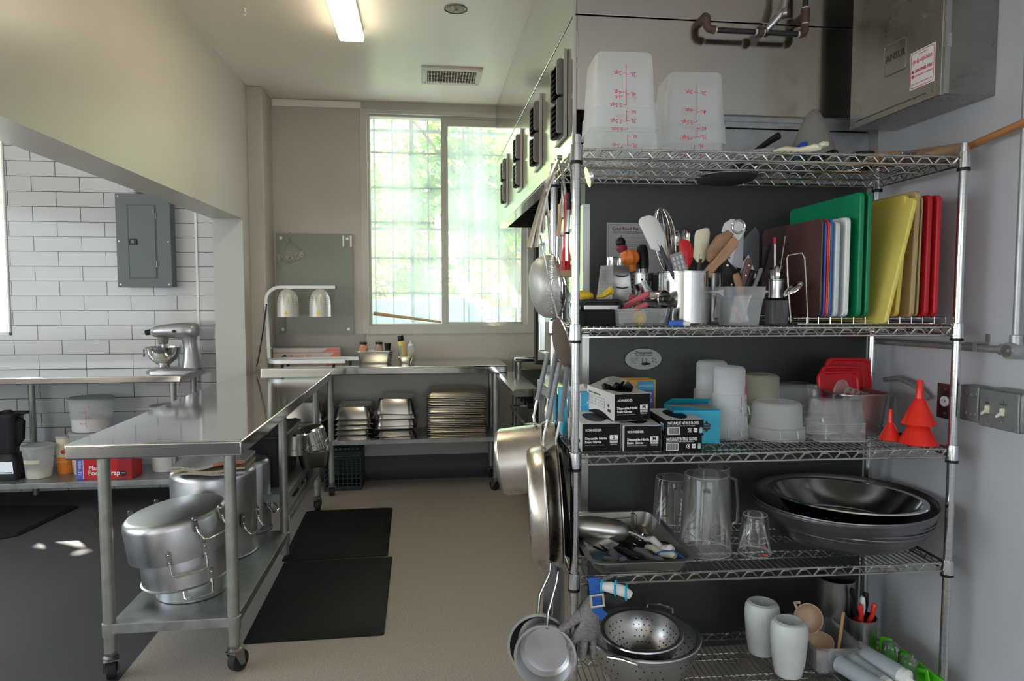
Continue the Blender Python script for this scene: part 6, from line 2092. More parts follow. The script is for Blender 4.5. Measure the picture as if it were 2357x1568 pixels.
for k in range(4):
    lab = ['lowest milky round tub of the front stack', 'second milky round tub from the bottom of the front stack', 'third milky round tub from the bottom of the front stack', 'topmost milky round tub of the front stack'][k]
    round_tub('round_tub', lab, 0.560, 0.225, Z + k * 0.034, 0.062 - k * 0.002, 0.048, 0.132, poly, R(20 * k), G1, handle=(k < 3), mark='1 qt' if k in (1, 2, 3) else None)
G2 = 'nested milky tubs, back stack'
for k in range(3):
    lab = ['lowest milky round tub of the back stack', 'middle milky round tub of the back stack', 'topmost milky round tub of the back stack'][k]
    round_tub('round_tub', lab, 0.548, 0.352, Z + k * 0.048, 0.062 - k * 0.001, 0.050, 0.145, poly, R(15 * k), G2, handle=False)
yel_tub = frosted('yellowed_plastic', (0.66, 0.66, 0.52), 0.62)
for k in range(2):
    round_tub('round_tub', ['lower yellowish round tub behind the low milky tub', 'upper yellowish round tub behind the low milky tub'][k], 0.722, 0.340, Z + k * 0.055, 0.070, 0.060, 0.138, yel_tub, 0, 'yellowish nested tubs', handle=(k == 0))
round_tub('low_round_tub', 'wide low milky tub upside down in the middle of the shelf', 0.715, 0.205, Z, 0.089, 0.076, 0.118, poly, R(4))
def rect_tub(name, lab, u, v, z, w_, d, h, m, rz, steps=3):
    t = thing(name, lab, 'container', S(u, v, z), SA + rz)
    mb = MB()
    def rg(q, zz, r=0.022):
        return [(x, y, zz) for x, y in rrect(w_ * q, d * q, r, 5)]
    mb.loft([rg(1.10, 0, 0.028), rg(1.10, 0.003, 0.028), rg(1.0, 0.0035), rg(0.985, h * 0.42), rg(0.945, h * 0.45), rg(0.93, h * 0.68), rg(0.90, h * 0.71), rg(0.875, h - 0.012), rg(0.82, h - 0.003), rg(0.75, h)], cap0=False)
    build('tub', mb, m, t)
    mb = MB()
    o = rrect(w_ * 1.10, d * 1.10, 0.028, 5)
    mb.tube([(x, y, 0.0015) for x, y in o], 0.0018, n=5, closed=True)
    o = rrect(w_ * 0.985, d * 0.985, 0.022, 5)
    mb.tube([(x, y, h * 0.435) for x, y in o], 0.0012, n=4, closed=True)
    build('rim_edge', mb, poly_thin, t)
    return t
rect_tub('clear_rectangular_tub', 'clear rectangular tub upside down left of the small red funnel', 0.895, 0.165, Z, 0.158, 0.125, 0.132, clear, R(-2))
rect_tub('clear_rectangular_tub', 'taller smoky clear rectangular tub standing behind', 0.835, 0.340, Z, 0.190, 0.13, 0.160, thin_clear('smoky_clear', tint=(0.5, 0.52, 0.52), body=0.22, edge=0.55), R(-2))
# steel pan with lids
t = thing('deep_steel_pan', 'deep steel pan holding red and clear lids at the right', 'pan', S(1.015, 0.290, Z), SA + R(-1))
mb = MB().pan(0.165, 0.235, 0.142, r=0.03, draft=0.012, fl=0.016, t=0.0015)
build('vessel', mb, steel_dark, t)
def sq_lid(lab, u, v, z, w_, h, rz, tilt, m, rc=0.03):
    t = thing('square_lid', lab, 'lid', S(u, v, z), group='lids standing in the deep steel pan', rot=(R(-8), tilt, SA + rz))
    mb = MB()
    def rg(q, y, off=0.0):
        return [(x, y, zz) for x, zz in rrect(w_ - q, h - q, rc - q * 0.4, 5, 0, h / 2)]
    mb.loft([rg(0.0, 0.0), rg(0.0, -0.008), rg(0.008, -0.011), rg(0.020, -0.011), rg(0.026, -0.005), rg(0.05, -0.005)], cap0=True)
    build('lid', mb, m, t)
    return t
red_lid = mat('red_lid', (0.62, 0.01, 0.025), 0.35)
sq_lid('largest red square lid, at the back', 1.070, 0.365, Z + 0.040, 0.205, 0.205, R(14), R(2), red_lid)
sq_lid('red square lid in the middle of the three', 1.028, 0.335, Z + 0.036, 0.195, 0.185, R(14), R(2), red_lid)
sq_lid('front red square lid', 1.005, 0.318, Z + 0.030, 0.185, 0.175, R(14), R(1), red_lid)
def disc_lid(lab, u, v, z, r, rz):
    t = thing('round_lid', lab, 'lid', S(u, v, z), group='round clear lids in the deep steel pan', rot=(R(90), 0, SA + rz))
    build('disc', MB().lathe([(r, -0.003), (r + 0.001, 0), (r, 0.004), (r - 0.006, 0.004), (r - 0.008, 0.0), (0, 0.0)], 36), poly_thin, t)
    return t
disc_lid('largest round clear lid, leftmost in the steel pan', 0.972, 0.262, Z + 0.128, 0.052, R(32))
disc_lid('second round clear lid in the steel pan', 0.992, 0.252, Z + 0.112, 0.044, R(36))
disc_lid('third round clear lid in the steel pan', 1.010, 0.247, Z + 0.108, 0.042, R(38))
disc_lid('fourth round clear lid in the steel pan', 1.026, 0.244, Z + 0.104, 0.040, R(36))
disc_lid('rightmost round clear lid in the steel pan', 1.044, 0.240, Z + 0.100, 0.038, R(32))
# funnels
fun_red = mat('funnel_red', (0.80, 0.030, 0.018), 0.28, sss=0.15)
def funnel(lab, u, v, z, r, hc, hs, rs):
    t = thing('funnel', lab, 'funnel', S(u, v, z), SA, 'red plastic funnels')
    build('cone', MB().lathe([(r, 0), (r + 0.0015, 0.002), (r, 0.004), (rs * 1.25, hc), (rs, hc + 0.004)], 40), fun_red, t)
    mb = MB()
    mb.lathe([(rs, hc + 0.004), (rs * 0.72, hc + hs - 0.004), (rs * 0.5, hc + hs)], 20, cap1=True)
    build('spout', mb, fun_red, t)
    mb = MB()
    mb.tube([(r * 0.75, -r * 0.62, 0.002), (rs * 1.0, -rs * 0.9, hc)], 0.0016, n=5)
    build('rib', mb, fun_red, t)
funnel('small red funnel standing upside down', 1.060, 0.125, Z, 0.033, 0.052, 0.048, 0.0085)
funnel('large red funnel upside down on the shelf at the right end', 1.112, 0.062, Z, 0.056, 0.080, 0.030, 0.014)
funnel('large red funnel set on top of the other large funnel', 1.112, 0.062, Z + 0.062, 0.050, 0.078, 0.062, 0.0125)

# ================================================================ fourth tier
Z = Z4 + 0.001
t = thing('tool_pan', 'wide shallow steel pan full of knives at the left end', 'pan', S(0.205, 0.205, Z), SA)
build('vessel', MB().pan(0.300, 0.455, 0.046, r=0.035, draft=0.012, fl=0.017, t=0.0015), steel_dark, t)
t = thing('steel_scoop', 'large cylindrical steel scoop lying on the knives', 'scoop', S(0.045, 0.185, Z + 0.085), rot=(0, 0, SA + R(-10)))
m_ = Matrix.Rotation(R(96), 4, 'Y')
mb = MB(m_)
mb.lathe([(0.034, 0.0), (0.036, 0.012), (0.037, 0.06), (0.037, 0.115), (0.034, 0.135), (0.026, 0.152), (0.012, 0.163), (0.0, 0.166)], 34)
build('barrel', mb, mat('scoop_steel', (0.50, 0.48, 0.45), 0.30, 0.95), t)
mb = MB()
mb.tube([(0.160, 0, -0.017), (0.185, -0.002, -0.024), (0.205, 0, -0.036), (0.228, 0.002, -0.036), (0.250, 0, -0.043)], [0.010, 0.008, 0.010, 0.0085, 0.0095], n=10)
build('grip', mb, steel_bright, t)
t = thing('wire_frame', 'small bent wire frame with clip standing behind the scoop', 'wire frame', S(0.255, 0.30, Z + 0.03), SA)
mb = MB()
mb.tube([(-0.08, 0, 0.035), (0.0, 0, 0.04), (0.0, 0, 0.062), (0.012, -0.02, 0.05), (0.012, -0.02, 0.005), (-0.05, -0.02, 0.008)], 0.0018, n=6)
build('wire', mb, chrome, t)
build('clip', MB().box(-0.002, 0.006, -0.012, 0.004, -0.005, 0.055), steel_dark, t, smooth=0)
def PK(name, lab, a, b, hm, **k):
    return knife(name, lab, S(a[0], a[1], Z + a[2]), S(b[0], b[1], Z + b[2]), hm, grp='knives and tools in the wide pan', **k)
PK('chef_knife', 'wide pale-bladed knife at the left of the wide pan', (0.205, 0.010, 0.034), (0.055, 0.20, 0.052), black_plastic, hl=0.10, bl=0.17, bw=0.048, roll=R(60), hr=0.010)
PK('cleaver', 'greenish cleaver blade under the wide knife at the left rim', (0.160, 0.0, 0.020), (0.045, 0.11, 0.030), grey_rubber, hl=0.08, bl=0.12, bw=0.05, roll=R(70))
PK('boning_knife', 'knife with white handle, upper of the two pale handles', (0.320, 0.060, 0.042), (0.235, 0.18, 0.050), white_plastic, hl=0.105, bl=0.10, hr=0.014, curve=0.008)
PK('boning_knife', 'knife with cream handle, lower of the two pale handles', (0.315, 0.022, 0.036), (0.225, 0.15, 0.034), mat('pale_cream', (0.66, 0.66, 0.55), 0.4), hl=0.11, bl=0.10, hr=0.013, curve=0.006)
PK('grey_handled_knife', 'knife with grey rubber handle beside the cream one', (0.270, 0.005, 0.030), (0.190, 0.14, 0.034), grey_rubber, hl=0.11, bl=0.12, hr=0.012)
PK('black_handled_knife', 'knife with black riveted handle in the middle of the pan', (0.215, 0.0, 0.034), (0.125, 0.15, 0.040), black_plastic, hl=0.12, bl=0.12, hr=0.011)
PK('grey_gripped_tool', 'tool with thick curved grey grip at the front of the pan', (0.155, -0.005, 0.034), (0.115, 0.10, 0.030), mat('slate_grip', (0.10, 0.12, 0.15), 0.4), hl=0.09, bl=0.09, hr=0.014, curve=0.010)
PK('black_tool', 'dark tool lying below the scoop at the back of the pan', (0.335, 0.14, 0.026), (0.21, 0.26, 0.030), black_plastic, hl=0.12, bl=0.1, hr=0.012)
mb = MB()
mb.tube([(0, 0, 0), (0.02, 0.004, 0.006), (0.055, 0.0, 0.010), (0.070, -0.02, 0.004), (0.085, -0.045, -0.004)], 0.0035, n=6, flat=0.5)
solo('blue_strap', 'bright blue strip lying at the right front of the wide pan', 'strap', mb, mat('strap_blue', (0.02, 0.16, 0.62), 0.45), S(0.262, 0.055, Z + 0.033), SA)
t = thing('ring_tool', 'black tool with shiny ring at the right of the wide pan', 'tool', S(0.305, 0.105, Z + 0.006), SA)
build('body', MB().cyl((0, 0, 0), (0, 0, 0.030), 0.018, 0.015, n=18), black_plastic, t)
build('ring', MB().lathe([(0.0155, 0.030), (0.016, 0.036), (0.012, 0.037), (0, 0.036)], 18), steel_bright, t)
# clear pitchers upside down
def pitcher(lab, u, v, r0, r1, h, rz, m, name='clear_pitcher', scale=False, hw=0.5):
    t = thing(name, lab, 'pitcher', S(u, v, Z), SA + rz)
    build('body', MB().lathe([(r0, 0.0), (r0 + 0.0015, 0.002), (r0, 0.004), (r1, h - 0.012), (r1 - 0.004, h - 0.003), (r1 - 0.012, h), (r1 - 0.02, h - 0.001), (0.0, h - 0.001)], 44), m, t)
    mb = MB()
    a = R(-120)
    d = Vector((math.cos(a), math.sin(a), 0))
    s_ = Vector((-math.sin(a), math.cos(a), 0))
    rm = (r0 + r1) / 2
    pts = [d * (r1 - 0.002) + Vector((0, 0, h * 0.86)), d * (r1 + 0.022) + Vector((0, 0, h * 0.84)), d * (rm + 0.024) + Vector((0, 0, h * 0.5)), d * (r0 + 0.018) + Vector((0, 0, h * 0.22)), d * (r0 + 0.004) + Vector((0, 0, h * 0.16))]
    mb.tube(pts, 0.011 * hw * 2, n=8, flat=0.45)
    build('handle', mb, m, t)
    build('rim_edge', MB().tube([(r0 * math.cos(q * PI / 20), r0 * math.sin(q * PI / 20), 0.0015) for q in range(40)], 0.0016, n=5, closed=True), poly_thin, t)
    build('top_edge', MB().tube([((r1 - 0.003) * math.cos(q * PI / 20), (r1 - 0.003) * math.sin(q * PI / 20), h - 0.004) for q in range(40)], 0.0013, n=5, closed=True), poly_thin, t)
    if scale:
        build('measure_marks', MB().box(0.02, 0.038, -r0 - 0.001, -r0 + 0.001, 0.012, 0.016).box(0.02, 0.034, -r0 + 0.002, -r0 + 0.004, 0.035, 0.038), ink_red, t, smooth=0)
    return t
cloudy = thin_clear('cloudy_plastic', tint=(0.55, 0.57, 0.55), body=0.16, edge=0.45, rough=0.12)
pitcher('tall clear pitcher upside down, the biggest, in the middle', 0.462, 0.160, 0.083, 0.071, 0.255, R(10), cloudy)
pitcher('clear pitcher upside down at the back left of the tall one', 0.410, 0.335, 0.070, 0.060, 0.200, R(20), glass, hw=0.4)
pitcher('clear pitcher upside down at the back right of the tall one', 0.560, 0.345, 0.068, 0.056, 0.230, R(80), cloudy)
pitcher('small clear measuring cup upside down', 0.612, 0.125, 0.050, 0.040, 0.130, R(-22), glass, name='measuring_cup', scale=True, hw=0.32)
# big nested bowls
bowl_m = mat('dark_bowl_steel', (0.20, 0.20, 0.21), 0.36, 1.0)
BU, BV = 0.935, 0.180
GB = 'large nested steel bowls'
NB = 14
for k in range(NB):
    lab = 'lowest and smallest steel bowl of the big nested stack' if k == 0 else ('widest steel bowl at the top of the big nested stack, around the shiny basin' if k == NB - 1 else 'steel bowl within the big nested stack')
    f = (k + 1) / NB
    rk = 0.280 * (0.62 + 0.38 * math.sin(f * PI / 2))
    zr = 0.026 + 0.134 * f
    if k == 0:
        r = 1.0
        p = [(0.30 + 0.70 * math.sin(q / 8 * PI / 2), (1 - math.cos(q / 8 * PI / 2)) ** 0.85) for q in range(9)]
        prof = [(0.0, 0.0)] + p + [(1.012, 1.02), (1.016, 0.99), (1.012, 0.965), (1.0, 0.97)] + [(x - 0.006, z + 0.015) for x, z in reversed(p[:-1])] + [(0.0, 0.015)]
        big = solo('large_bowl', lab, 'bowl', MB().lathe(prof, 64), bowl_m, S(BU, BV, Z), group=GB, rot=(R(-1), R(1.0), 0))
        big.scale = (rk, rk, zr)
    else:
        zb = 0.0022 * k
        dup(big, S(BU, BV, Z + zb), (R(-1), R(1.0), R(40 * k)), lab, GB, (rk, rk, zr - zb))
t = thing('shiny_basin', 'shiny steel basin resting in the big bowls', 'bowl', S(BU - 0.010, BV - 0.035, Z + 0.094), rot=(R(-1.5), R(2.0), 0))
mb = MB()
mb.lathe([(0.0, 0.0), (0.150, 0.0), (0.165, 0.006), (0.205, 0.055), (0.222, 0.082), (0.238, 0.084), (0.240, 0.080), (0.238, 0.078)], 64)
mb.lathe([(0.222, 0.0825), (0.203, 0.057), (0.160, 0.0085), (0.148, 0.004), (0.112, 0.004), (0.108, 0.0055), (0.0, 0.0055)], 64)
build('basin', mb, steel_bright, t)
build('embossed_rim', MB().tube([(0.150 * math.cos(q * PI / 32), 0.150 * math.sin(q * PI / 32), 0.0055) for q in range(64)], 0.0015, n=4, closed=True), steel_bright, t)

# ================================================================ bottom tier
Z = Z5 + 0.001
def holes_on(mb, fn, rows, n_, r=0.0024, skip=None):
    for (row, f) in enumerate(rows):
        for k in range(n_):
            a = 2 * PI * (k + 0.5 * (row % 2)) / n_
            if skip and skip(k, n_):
                continue
            rr, zz, nz = fn(f)
            d = Vector((math.cos(a), math.sin(a), 0))
            nrm = (d * nz[0] + Vector((0, 0, nz[1]))).normalized()
            c_ = d * rr + Vector((0, 0, zz))
            mb.cyl(c_ - nrm * 0.0025, c_ + nrm * 0.0016, r, n=6)
def colander(name, lab, u, v, z, r, h, m, rot, handles=True, base=0.5, rows=5, n_=44):
    t = thing(name, lab, 'colander', S(u, v, z), rot=rot)
    pts = []
    for q in range(9):
        a = q / 8
        pts.append((r * (base + (1 - base) * math.sin(a * PI / 2)), h * (1 - math.cos(a * PI / 2)) ** 0.8))
    prof = [(0, 0)] + pts + [(r + 0.010, h + 0.001), (r + 0.012, h - 0.003), (r + 0.009, h - 0.006)]
    prof_in = [(r - 0.002, h)] + [(x - 0.002, z_ + 0.002) for x, z_ in reversed(pts[:-1])] + [(0, 0.002)]
    mb = MB()
    mb.lathe(prof, 56)
    mb.lathe(prof_in, 56)
    build('bowl', mb, m, t)
    def fn(f):
        a = f
        e = 0.01
        def P_(a):
            return r * (base + (1 - base) * math.sin(a * PI / 2)), h * (1 - math.cos(a * PI / 2)) ** 0.8
        x0, z0 = P_(a)
        x1, z1 = P_(a + e)
        tx, tz = x1 - x0, z1 - z0
        return x0 - 0.001, z0 + 0.001, (tz, -tx)
    mb = MB()
    holes_on(mb, fn, [0.28 + 0.13 * k for k in range(rows)], n_, skip=lambda k, n: (k % 6) >= 4)
    build('drain_holes', mb, hole_m, t, smooth=0)
    if handles:
        for a0 in (R(-125), R(55)):
            d = Vector((math.cos(a0), math.sin(a0), 0))
            s_ = Vector((-math.sin(a0), math.cos(a0), 0))
            pts = [d * (r + 0.005) + s_ * 0.05 + Vector((0, 0, h - 0.018)), d * (r + 0.030) + s_ * 0.045 + Vector((0, 0, h + 0.004)), d * (r + 0.034) + Vector((0, 0, h + 0.010)),
                   d * (r + 0.030) - s_ * 0.045 + Vector((0, 0, h + 0.004)), d * (r + 0.005) - s_ * 0.05 + Vector((0, 0, h - 0.018))]
            build('handle', MB().tube(pts, 0.0045, n=8), steel_bright, t)
    return t
colander('aluminium_colander', 'large dull aluminium colander with bent handles, lower of the two', 0.252, 0.140, Z, 0.172, 0.155, alum, (R(0), R(0), 0), base=0.55)
colander('steel_colander', 'smaller shiny steel colander nested inside the large one', 0.240, 0.110, Z + 0.078, 0.120, 0.105, steel, (R(3), R(-2), 0), handles=False, base=0.45, rows=5, n_=40)
def ribbed_jar(lab, u, v):
    t = thing('white_jar', lab, 'jar', S(u, v, Z), SA)
    mb = MB()
    rings = []
    N_ = 120
    for (r_, z_, rib) in ((0.040, 0, 0), (0.043, 0.004, 0), (0.044, 0.012, 0), (0.052, 0.05, 0), (0.056, 0.10, 0), (0.057, 0.118, 0.4), (0.0575, 0.120, 0.8), (0.058, 0.150, 0.8), (0.0575, 0.153, 0.0), (0.057, 0.165, 0), (0.050, 0.178, 0), (0.040, 0.182, 0), (0.036, 0.180, 0), (0.0, 0.180, 0)):
        rings.append([((r_ + rib * 0.0008 * math.cos(40 * a)) * math.cos(a), (r_ + rib * 0.0008 * math.cos(40 * a)) * math.sin(a), z_) for a in [2 * PI * i / N_ for i in range(N_)]])
    mb.loft(rings)
    build('body', mb, mat('frosty_white', (0.62, 0.66, 0.64), 0.35, var=0.08, vscale=12, sss=0.2), t)
    return t
ribbed_jar('frosted white jar upside down, farther one', 0.712, 0.268)
ribbed_jar('frosted white jar upside down, nearer one', 0.738, 0.128)
beige = mat('beige_ceramic', (0.56, 0.40, 0.27), 0.45)
t = thing('clear_deep_pan', 'clear plastic pan holding beige bowls on the bottom shelf', 'pan', S(0.895, 0.215, Z), SA + R(-2))
build('tray', MB().pan(0.15, 0.24, 0.095, r=0.02, draft=0.010, fl=0.012, t=0.002), clear, t)
def bowlp(r, h, t_=0.003):
    p = [(r * (0.45 + 0.55 * math.sin(a / 6 * PI / 2)), h * (1 - math.cos(a / 6 * PI / 2))) for a in range(7)]
    return [(0, 0)] + p + [(r - t_, h)] + [(x - t_, z + t_) for x, z in reversed(p[:-1])] + [(0, t_)]
t = thing('beige_bowl', 'beige bowl tipped up facing left on the clear pan', 'bowl', S(0.868, 0.270, Z + 0.118), rot=(R(72), R(18), SA + R(-12)))
build('bowl', MB().lathe(bowlp(0.050, 0.035), 36), beige, t)
build('tab', MB().tube([(-0.045, 0.02, 0.033), (-0.058, 0.034, 0.034), (-0.040, 0.042, 0.033)], 0.006, n=6), beige, t)
t = thing('beige_bowl', 'beige bowls lying low inside the clear pan', 'bowl', S(0.885, 0.200, Z + 0.030), rot=(R(12), R(-18), SA))
build('bowl', MB().lathe(bowlp(0.052, 0.04), 36), beige, t)
t, L_ = along('wooden_stick', 'thin wooden stick standing in the clear pan', 'stick', S(0.925, 0.16, Z + 0.02), S(0.955, 0.18, Z + 0.175))
build('stick', MB().box(-0.005, 0.005, -0.002, 0.002, 0, L_), wood, t, bevel=0.001)
cylinder_pot('steel_canister', 'tall dark steel canister at the back corner', 'canister', 1.025, 0.345, Z, 0.062, 0.225, steel_dark)
cylinder_pot('steel_crock', 'steel crock holding red and black handled knives', 'crock', 1.072, 0.265, Z, 0.052, 0.115, steel)
for k, (du, dv, hm, lab) in enumerate(((-0.030, 0.0, black_plastic, 'tall black handle, leftmost in the steel crock'), (-0.012, -0.02, red_plastic, 'short red handle left in the steel crock'), (0.004, 0.0, white_plastic, 'ivory handle in the middle of the steel crock'),
                                       (0.020, 0.01, black_plastic, 'black handle right of the ivory one in the steel crock'), (0.034, -0.015, red_plastic, 'red curved handle at the right of the steel crock'))):
    hh = (0.215, 0.165, 0.185, 0.195, 0.165)[k]
    knife('crock_knife', lab, S(1.072 + du * 1.2, 0.265 + dv, Z + hh), S(1.072 + du * 0.2, 0.265, Z + 0.006), hm, hl=0.10, bl=hh - 0.115, hr=0.010, bw=0.02, grp='handles in the steel crock')
green = mat('lime_plastic', (0.10, 0.62, 0.02), 0.35)
t = thing('green_clip_tray', 'bright green plastic holder lying along the right end of the shelf', 'holder', S(1.150, 0.115, Z), SA)
build('base', MB().box(-0.030, 0.022, -0.145, 0.125, 0.0, 0.010), green, t, bevel=0.004)
build('ridge', MB().box(0.010, 0.020, -0.14, 0.12, 0.010, 0.040), green, t, bevel=0.004)
for (y, hh) in ((0.09, 0.05), (-0.02, 0.05), (-0.09, 0.04)):
    mb = MB()
    mb.tube([(-0.024, y + 0.03, 0.010), (-0.024, y + 0.025, hh), (-0.010, y - 0.005, hh + 0.008), (-0.016, y - 0.025, 0.012)], 0.008, n=8, flat=0.5)
    build('clip', mb, green, t)
lb = build('label', MB().box(-0.0315, -0.0305, -0.12, -0.07, 0.001, 0.009), ink_white, t, smooth=0)
mb = MB()
mb.lathe([(0.026, 0), (0.028, 0.004), (0.028, 0.06), (0.022, 0.072), (0.0, 0.074)], 26)
g1 = solo('glass_jar', 'clear glass jar upside down beside the steel crock', 'jar', mb, glass, S(1.108, 0.150, Z), SA, 'small glass jars')
dup(g1, S(1.105, 0.060, Z), label='clear glass jar upside down next to the squeeze bottle caps', group='small glass jars')
t = thing('dark_tray', 'dark steel tray holding the squeeze bottles', 'tray', S(0.968, 0.050, Z), SA + R(0))
build('tray', MB().pan(0.20, 0.27, 0.018, r=0.02, draft=0.006, fl=0.006, t=0.002), steel_dark, t)
def sqb(name, lab, p0, p1, r, m):
    t, L_ = along(name, lab, 'bottle', p0, p1, 0.0, 'squeeze bottles on the bottom shelf')
    build('bottle', MB().lathe([(0, 0), (r - 0.004, 0.0), (r, 0.004), (r, L_ - 0.052), (r * 0.88, L_ - 0.044)], 28), m, t)
    mb = MB()
    mb.lathe([(r * 0.95, L_ - 0.050), (r * 0.98, L_ - 0.030), (r * 0.8, L_ - 0.026), (r * 0.5, L_ - 0.022), (r * 0.30, L_ - 0.012), (r * 0.16, L_), (0, L_)], 28)
    build('cap', mb, white_plastic, t)
    return t
sq_m = frosted('bottle_plastic', (0.62, 0.68, 0.72), 0.85)
sqb('squeeze_bottle', 'big squeeze bottle with white cap lying towards the front right', S(0.985, 0.150, Z + 0.060), S(1.052, -0.052, Z + 0.052), 0.029, sq_m)
sqb('squeeze_bottle', 'squeeze bottle lying at the left, its cap towards the front', S(0.892, 0.10, Z + 0.044), S(0.955, -0.09, Z + 0.040), 0.026, sq_m)
sqb('squeeze_bottle', 'middle squeeze bottle lying under the big one', S(0.945, 0.13, Z + 0.046), S(0.990, -0.05, Z + 0.030), 0.024, sq_m)
# ================================================================ things hanging on the left end of the wire unit
def HP(u, v, z):
    return Vector(S(u, v, z))
def shook(lab, u, v, z, drop=0.05, side=-1):
    t = thing('hanging_hook', lab, 'hook', HP(u, v, z), SA, 'S-hooks on the shelf rails')
    mb = MB()
    pts = [(0.006, 0, -0.006), (0.008, 0, 0.003), (0.0, 0, 0.008), (-0.008, 0, 0.002), (-0.008, 0, -0.012), (-0.010, 0, -drop * 0.6), (-0.004, 0, -drop), (-0.014, 0, -drop - 0.008), (-0.022, 0, -drop)]
    mb.tube(pts, 0.0016, n=6)
    build('wire', mb, chrome, t)
    return t
shook('wire hook on the top rail above the tongs', 0.0, 0.17, Z1 - 0.004)
shook('wire hook on the top rail beside the front post', 0.0, 0.09, Z1 - 0.004)
shook('wire hook on the second rail above the pan handles', 0.0, 0.12, Z2 - 0.028)
def tongs(lab, piv, tipa, tipb, w_=0.019):
    t = thing('tongs', lab, 'tongs', piv, group='steel tongs hanging at the left end')
    for tip in (tipa, tipb):
        d = tip - piv
        n = 10
        rings = []
        side = Vector((0, 0, 1)).cross(d).normalized() if abs(d.normalized().z) < 0.99 else Vector((1, 0, 0))
        out = d.cross(side).normalized()
        mb = MB()
        for k in range(n + 1):
            f = k / n
            p = d * f + out * (0.010 * math.sin(PI * f))
            ww = w_ * (0.55 + 0.45 * math.sin(PI * min(1, f * 1.3) * 0.5)) * (1 if f < 0.85 else 1.2)
            hgt = 0.0045
            s_ = side * ww / 2
            rings.append([p - s_, p - s_ * 0.75 + out * hgt, p + s_ * 0.75 + out * hgt, p + s_, p + s_ * 0.72 + out * (hgt - 0.0012), p - s_ * 0.72 + out * (hgt - 0.0012)])
        mb.loft(rings)
        build('arm', mb, steel_bright, t, smooth=30)
    mb = MB()
    mb.cyl((-0.008, 0, 0), (0.008, 0, 0), 0.008, n=14)
    build('pivot', mb, steel_bright, t)
    return t
tongs('long steel tongs leaning farthest left under the top shelf', HP(-0.024, 0.16, 1.790), HP(-0.123, 0.10, 1.508), HP(-0.098, 0.13, 1.512))
tongs('second steel tongs hanging just right of the longest ones', HP(-0.026, 0.19, 1.785), HP(-0.090, 0.16, 1.575), HP(-0.070, 0.18, 1.560), 0.012)
tongs('short steel tongs hanging straight down beside the front post', HP(-0.020, 0.13, 1.760), HP(-0.022, 0.10, 1.60), HP(-0.008, 0.12, 1.60), 0.011)
t = thing('wire_loop_tool', 'wire loop tool hanging beside the front post', 'utensil', HP(-0.012, 0.08, 1.765), SA)
build('wire', MB().tube([(0, 0, 0), (-0.012, 0, -0.03), (-0.006, 0, -0.11), (0.004, 0, -0.135), (0.012, 0, -0.11), (0.010, 0, -0.03)], 0.0016, n=6, closed=True), chrome, t)
def hang(name, lab, cat, p, drop_dir=None, grp=None):
    return thing(name, lab, cat, p, SA, grp)
# brush, peelers, wooden pieces
t = hang('silicone_brush', 'red silicone pastry brush hanging by the front post', 'brush', HP(-0.012, 0.10, 1.675))
build('handle', MB().tube([(0, 0, 0), (0.001, 0, -0.08), (0.001, 0, -0.165)], [0.005, 0.0065, 0.008], n=10), red_plastic, t)
mb = MB()
mb.loft([[(x, y, -0.165) for x, y in rrect(0.018, 0.012, 0.004, 3)], [(x, y, -0.19) for x, y in rrect(0.028, 0.014, 0.004, 3)], [(x, y, -0.205) for x, y in rrect(0.029, 0.014, 0.004, 3)]])
build('head', mb, red_plastic, t)
mb = MB()
for k in range(7):
    for j in range(2):
        x = -0.012 + k * 0.004
        mb.cyl((x, -0.003 + j * 0.006, -0.205), (x * 1.1, -0.003 + j * 0.006, -0.232), 0.0017, n=5)
build('bristles', mb, red_sil, t)
t = hang('black_peeler', 'peeler with black and silver handle hanging in front of the brush', 'peeler', HP(-0.010, 0.055, 1.668))
build('handle', MB().tube([(0, 0, 0), (-0.002, 0, -0.05)], [0.006, 0.0065], n=10), black_plastic, t)
build('silver_grip', MB().tube([(-0.002, 0, -0.05), (-0.006, 0, -0.115)], [0.0062, 0.0068], n=10), steel_bright, t)
build('ring', MB().cyl((-0.006, 0, -0.115), (-0.0062, 0, -0.121), 0.0082, n=12), black_plastic, t)
build('blade', MB().box(-0.011, -0.003, -0.002, 0.002, -0.20, -0.121), steel_bright, t, smooth=0)
t = hang('wooden_brush_handle', 'pale wooden handled brush hanging near the front post', 'brush', HP(-0.014, 0.13, 1.660))
build('handle', MB().box(-0.010, 0.002, -0.006, 0.006, -0.115, 0.0, Matrix.Rotation(R(7), 4, 'Y')), mat('light_wood', (0.60, 0.42, 0.24), 0.5, var=0.2, vscale=8), t, bevel=0.002)
build('ferrule', MB().cyl((-0.018, 0, -0.112), (-0.020, 0, -0.20), 0.004, 0.003, n=8), steel_bright, t)
t = hang('wooden_spoon_block', 'wide wooden brush head hanging behind the red brush', 'brush', HP(0.0, 0.20, 1.70))
build('stick', MB().cyl((0.002, 0, 0), (-0.001, 0, -0.24), 0.004, n=8), wood, t)
build('block', MB().box(-0.028, 0.022, -0.008, 0.008, -0.275, -0.235), mat('light_wood', (0.60, 0.42, 0.24), 0.5), t, bevel=0.003)
